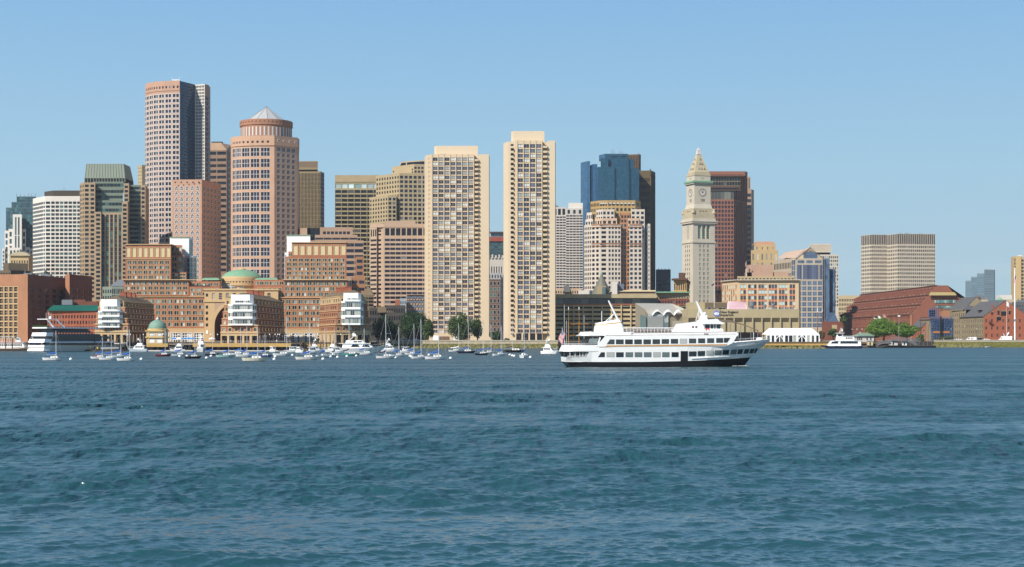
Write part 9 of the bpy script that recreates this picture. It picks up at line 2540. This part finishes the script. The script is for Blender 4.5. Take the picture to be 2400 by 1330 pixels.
SK = mat('skin', (.45, .26, .18), rough=.6, var=0); HR = mat('brown_hair', (.04, .025, .015), rough=.7, var=0)
cl_ = [(mat('white_shirt', (.7, .7, .7), rough=.8, var=0), mat('navy_trousers', (.02, .03, .07), rough=.8, var=0), 'white shirt and navy trousers'), (mat('red_shirt', (.45, .05, .05), rough=.8, var=0), mat('tan_trousers', (.35, .27, .18), rough=.8, var=0), 'red shirt and tan trousers'), (mat('blue_shirt', (.06, .14, .4), rough=.8, var=0), mat('dark_trousers', (.02, .02, .02), rough=.8, var=0), 'blue shirt and dark trousers')]
protos = [person_proto(a, b, SK, HR) for a, b, _ in cl_]
PL = [(264, 691, 2.9, 0, 'under the colonnade of the left wharf block'), (271, 690.5, 2.9, 0, 'beside the left wharf block'), (503, 655, 2.9, 1, 'at the left end of the hotel quay railing'), (541, 653, 2.9, 0, 'on the quay left of the central colonnade'), (559, 652, 2.9, 1, 'on the quay before the central colonnade'), (582, 652, 2.9, 1, 'right of the central colonnade'), (600, 654, 2.9, 2, 'on the quay near its right end'), (648, 655, 2.9, 0, 'beside the lamps right of the quay'), (2212, 901, GZ, 0, 'on the right quay below the scaffolding'), (2222, 902, GZ, 1, 'walking on the right quay by the planting'), (2240, 901.5, GZ, 2, 'by the granite warehouse corner'), (2254, 902, GZ, 0, 'on the right quay left of the white van'), (2018, 869, 2.6, 2, 'in front of the green roofed kiosk'), (2060, 869, 2.6, 1, 'on the dock right of the kiosk')]
for px, Y, z, k, where in PL:
    o = bpy.data.objects.new('person', protos[k]); COL.objects.link(o); o.location = (X(px, Y), Y, z); o.rotation_euler = (0, 0, random.uniform(-2, 2)); tag(o, 'person in %s %s' % (cl_[k][2], where), 'person', 'people on the quays')

# ================================================================ gulls in the air
def gull(label, px, py, Y, rz, flap):
    r = thing('gull', label, 'bird', (X(px, Y), Y, Z(py, Y))); wh = mat('gull_white', (.8, .8, .8), rough=.7, var=0); gr = mat('gull_grey', (.45, .47, .5), rough=.7, var=0)
    m = MB(wh); st_ = [(-.24, .012, 0), (-.18, .05, 0), (-.05, .085, .0), (.08, .08, .005), (.16, .05, .02), (.21, .045, .03), (.26, .012, .025), (.30, .004, .02)]; pr = None
    for x_, rr, z_ in st_:
        rg = [(x_, rr * cos(a), z_ + rr * sin(a)) for a in np.linspace(0, 2 * pi, 9, endpoint=False)]
        if pr:
            for i in range(9): m.poly([pr[i], pr[(i + 1) % 9], rg[(i + 1) % 9], rg[i]])
        pr = rg
    m.poly([(-.24, -.02, 0), (-.24, .02, 0), (-.36, .07, .0), (-.36, -.07, 0)])
    for s_ in (-1, 1):
        a = [(.10, .06, .03), (.13, .30, .03 + .22 * flap), (.02, .66, .03 + .30 * flap)]; b = [(-.10, .06, .02), (-.07, .30, .02 + .22 * flap), (-.06, .66, .02 + .30 * flap)]
        for i in range(2): m.poly([(a[i][0], s_ * a[i][1], a[i][2]), (a[i + 1][0], s_ * a[i + 1][1], a[i + 1][2]), (b[i + 1][0], s_ * b[i + 1][1], b[i + 1][2]), (b[i][0], s_ * b[i][1], b[i][2])], gr if i else wh); m.poly([(b[i][0], s_ * b[i][1], b[i][2] - .015), (b[i + 1][0], s_ * b[i + 1][1], b[i + 1][2] - .015), (a[i + 1][0], s_ * a[i + 1][1], a[i + 1][2] - .015), (a[i][0], s_ * a[i][1], a[i][2] - .015)], wh)
    me = m.build('body', r, weld=True); me.rotation_euler = (0, 0, rz)
gull('white gull with raised wings in front of the blue glass tower', 1495, 464, 340, R(-60), 1.2)
gull('white gull gliding in front of the reddish brown tower', 1731, 437, 340, R(200), .5)
# ================================================================ thin harbour haze
m = MB(); hx = X(2400, 2950) + 400
m.box(-hx, hx, -60, 2950, -4, 235)
hz_ = m.build('haze'); hz_['kind'] = 'stuff'
hm = bpy.data.materials.new('haze_air'); hm.use_nodes = True; nt = hm.node_tree; nt.nodes.remove(nt.nodes['Principled BSDF'])
pv = nt.nodes.new('ShaderNodeVolumePrincipled'); pv.inputs['Color'].default_value = (.80, .90, 1, 1); pv.inputs['Density'].default_value = .00006; pv.inputs['Anisotropy'].default_value = .2
nt.links.new(pv.outputs[0], nt.nodes['Material Output'].inputs['Volume'])
hz_.data.materials.clear(); hz_.data.materials.append(hm); hz_.display_type = 'WIRE'
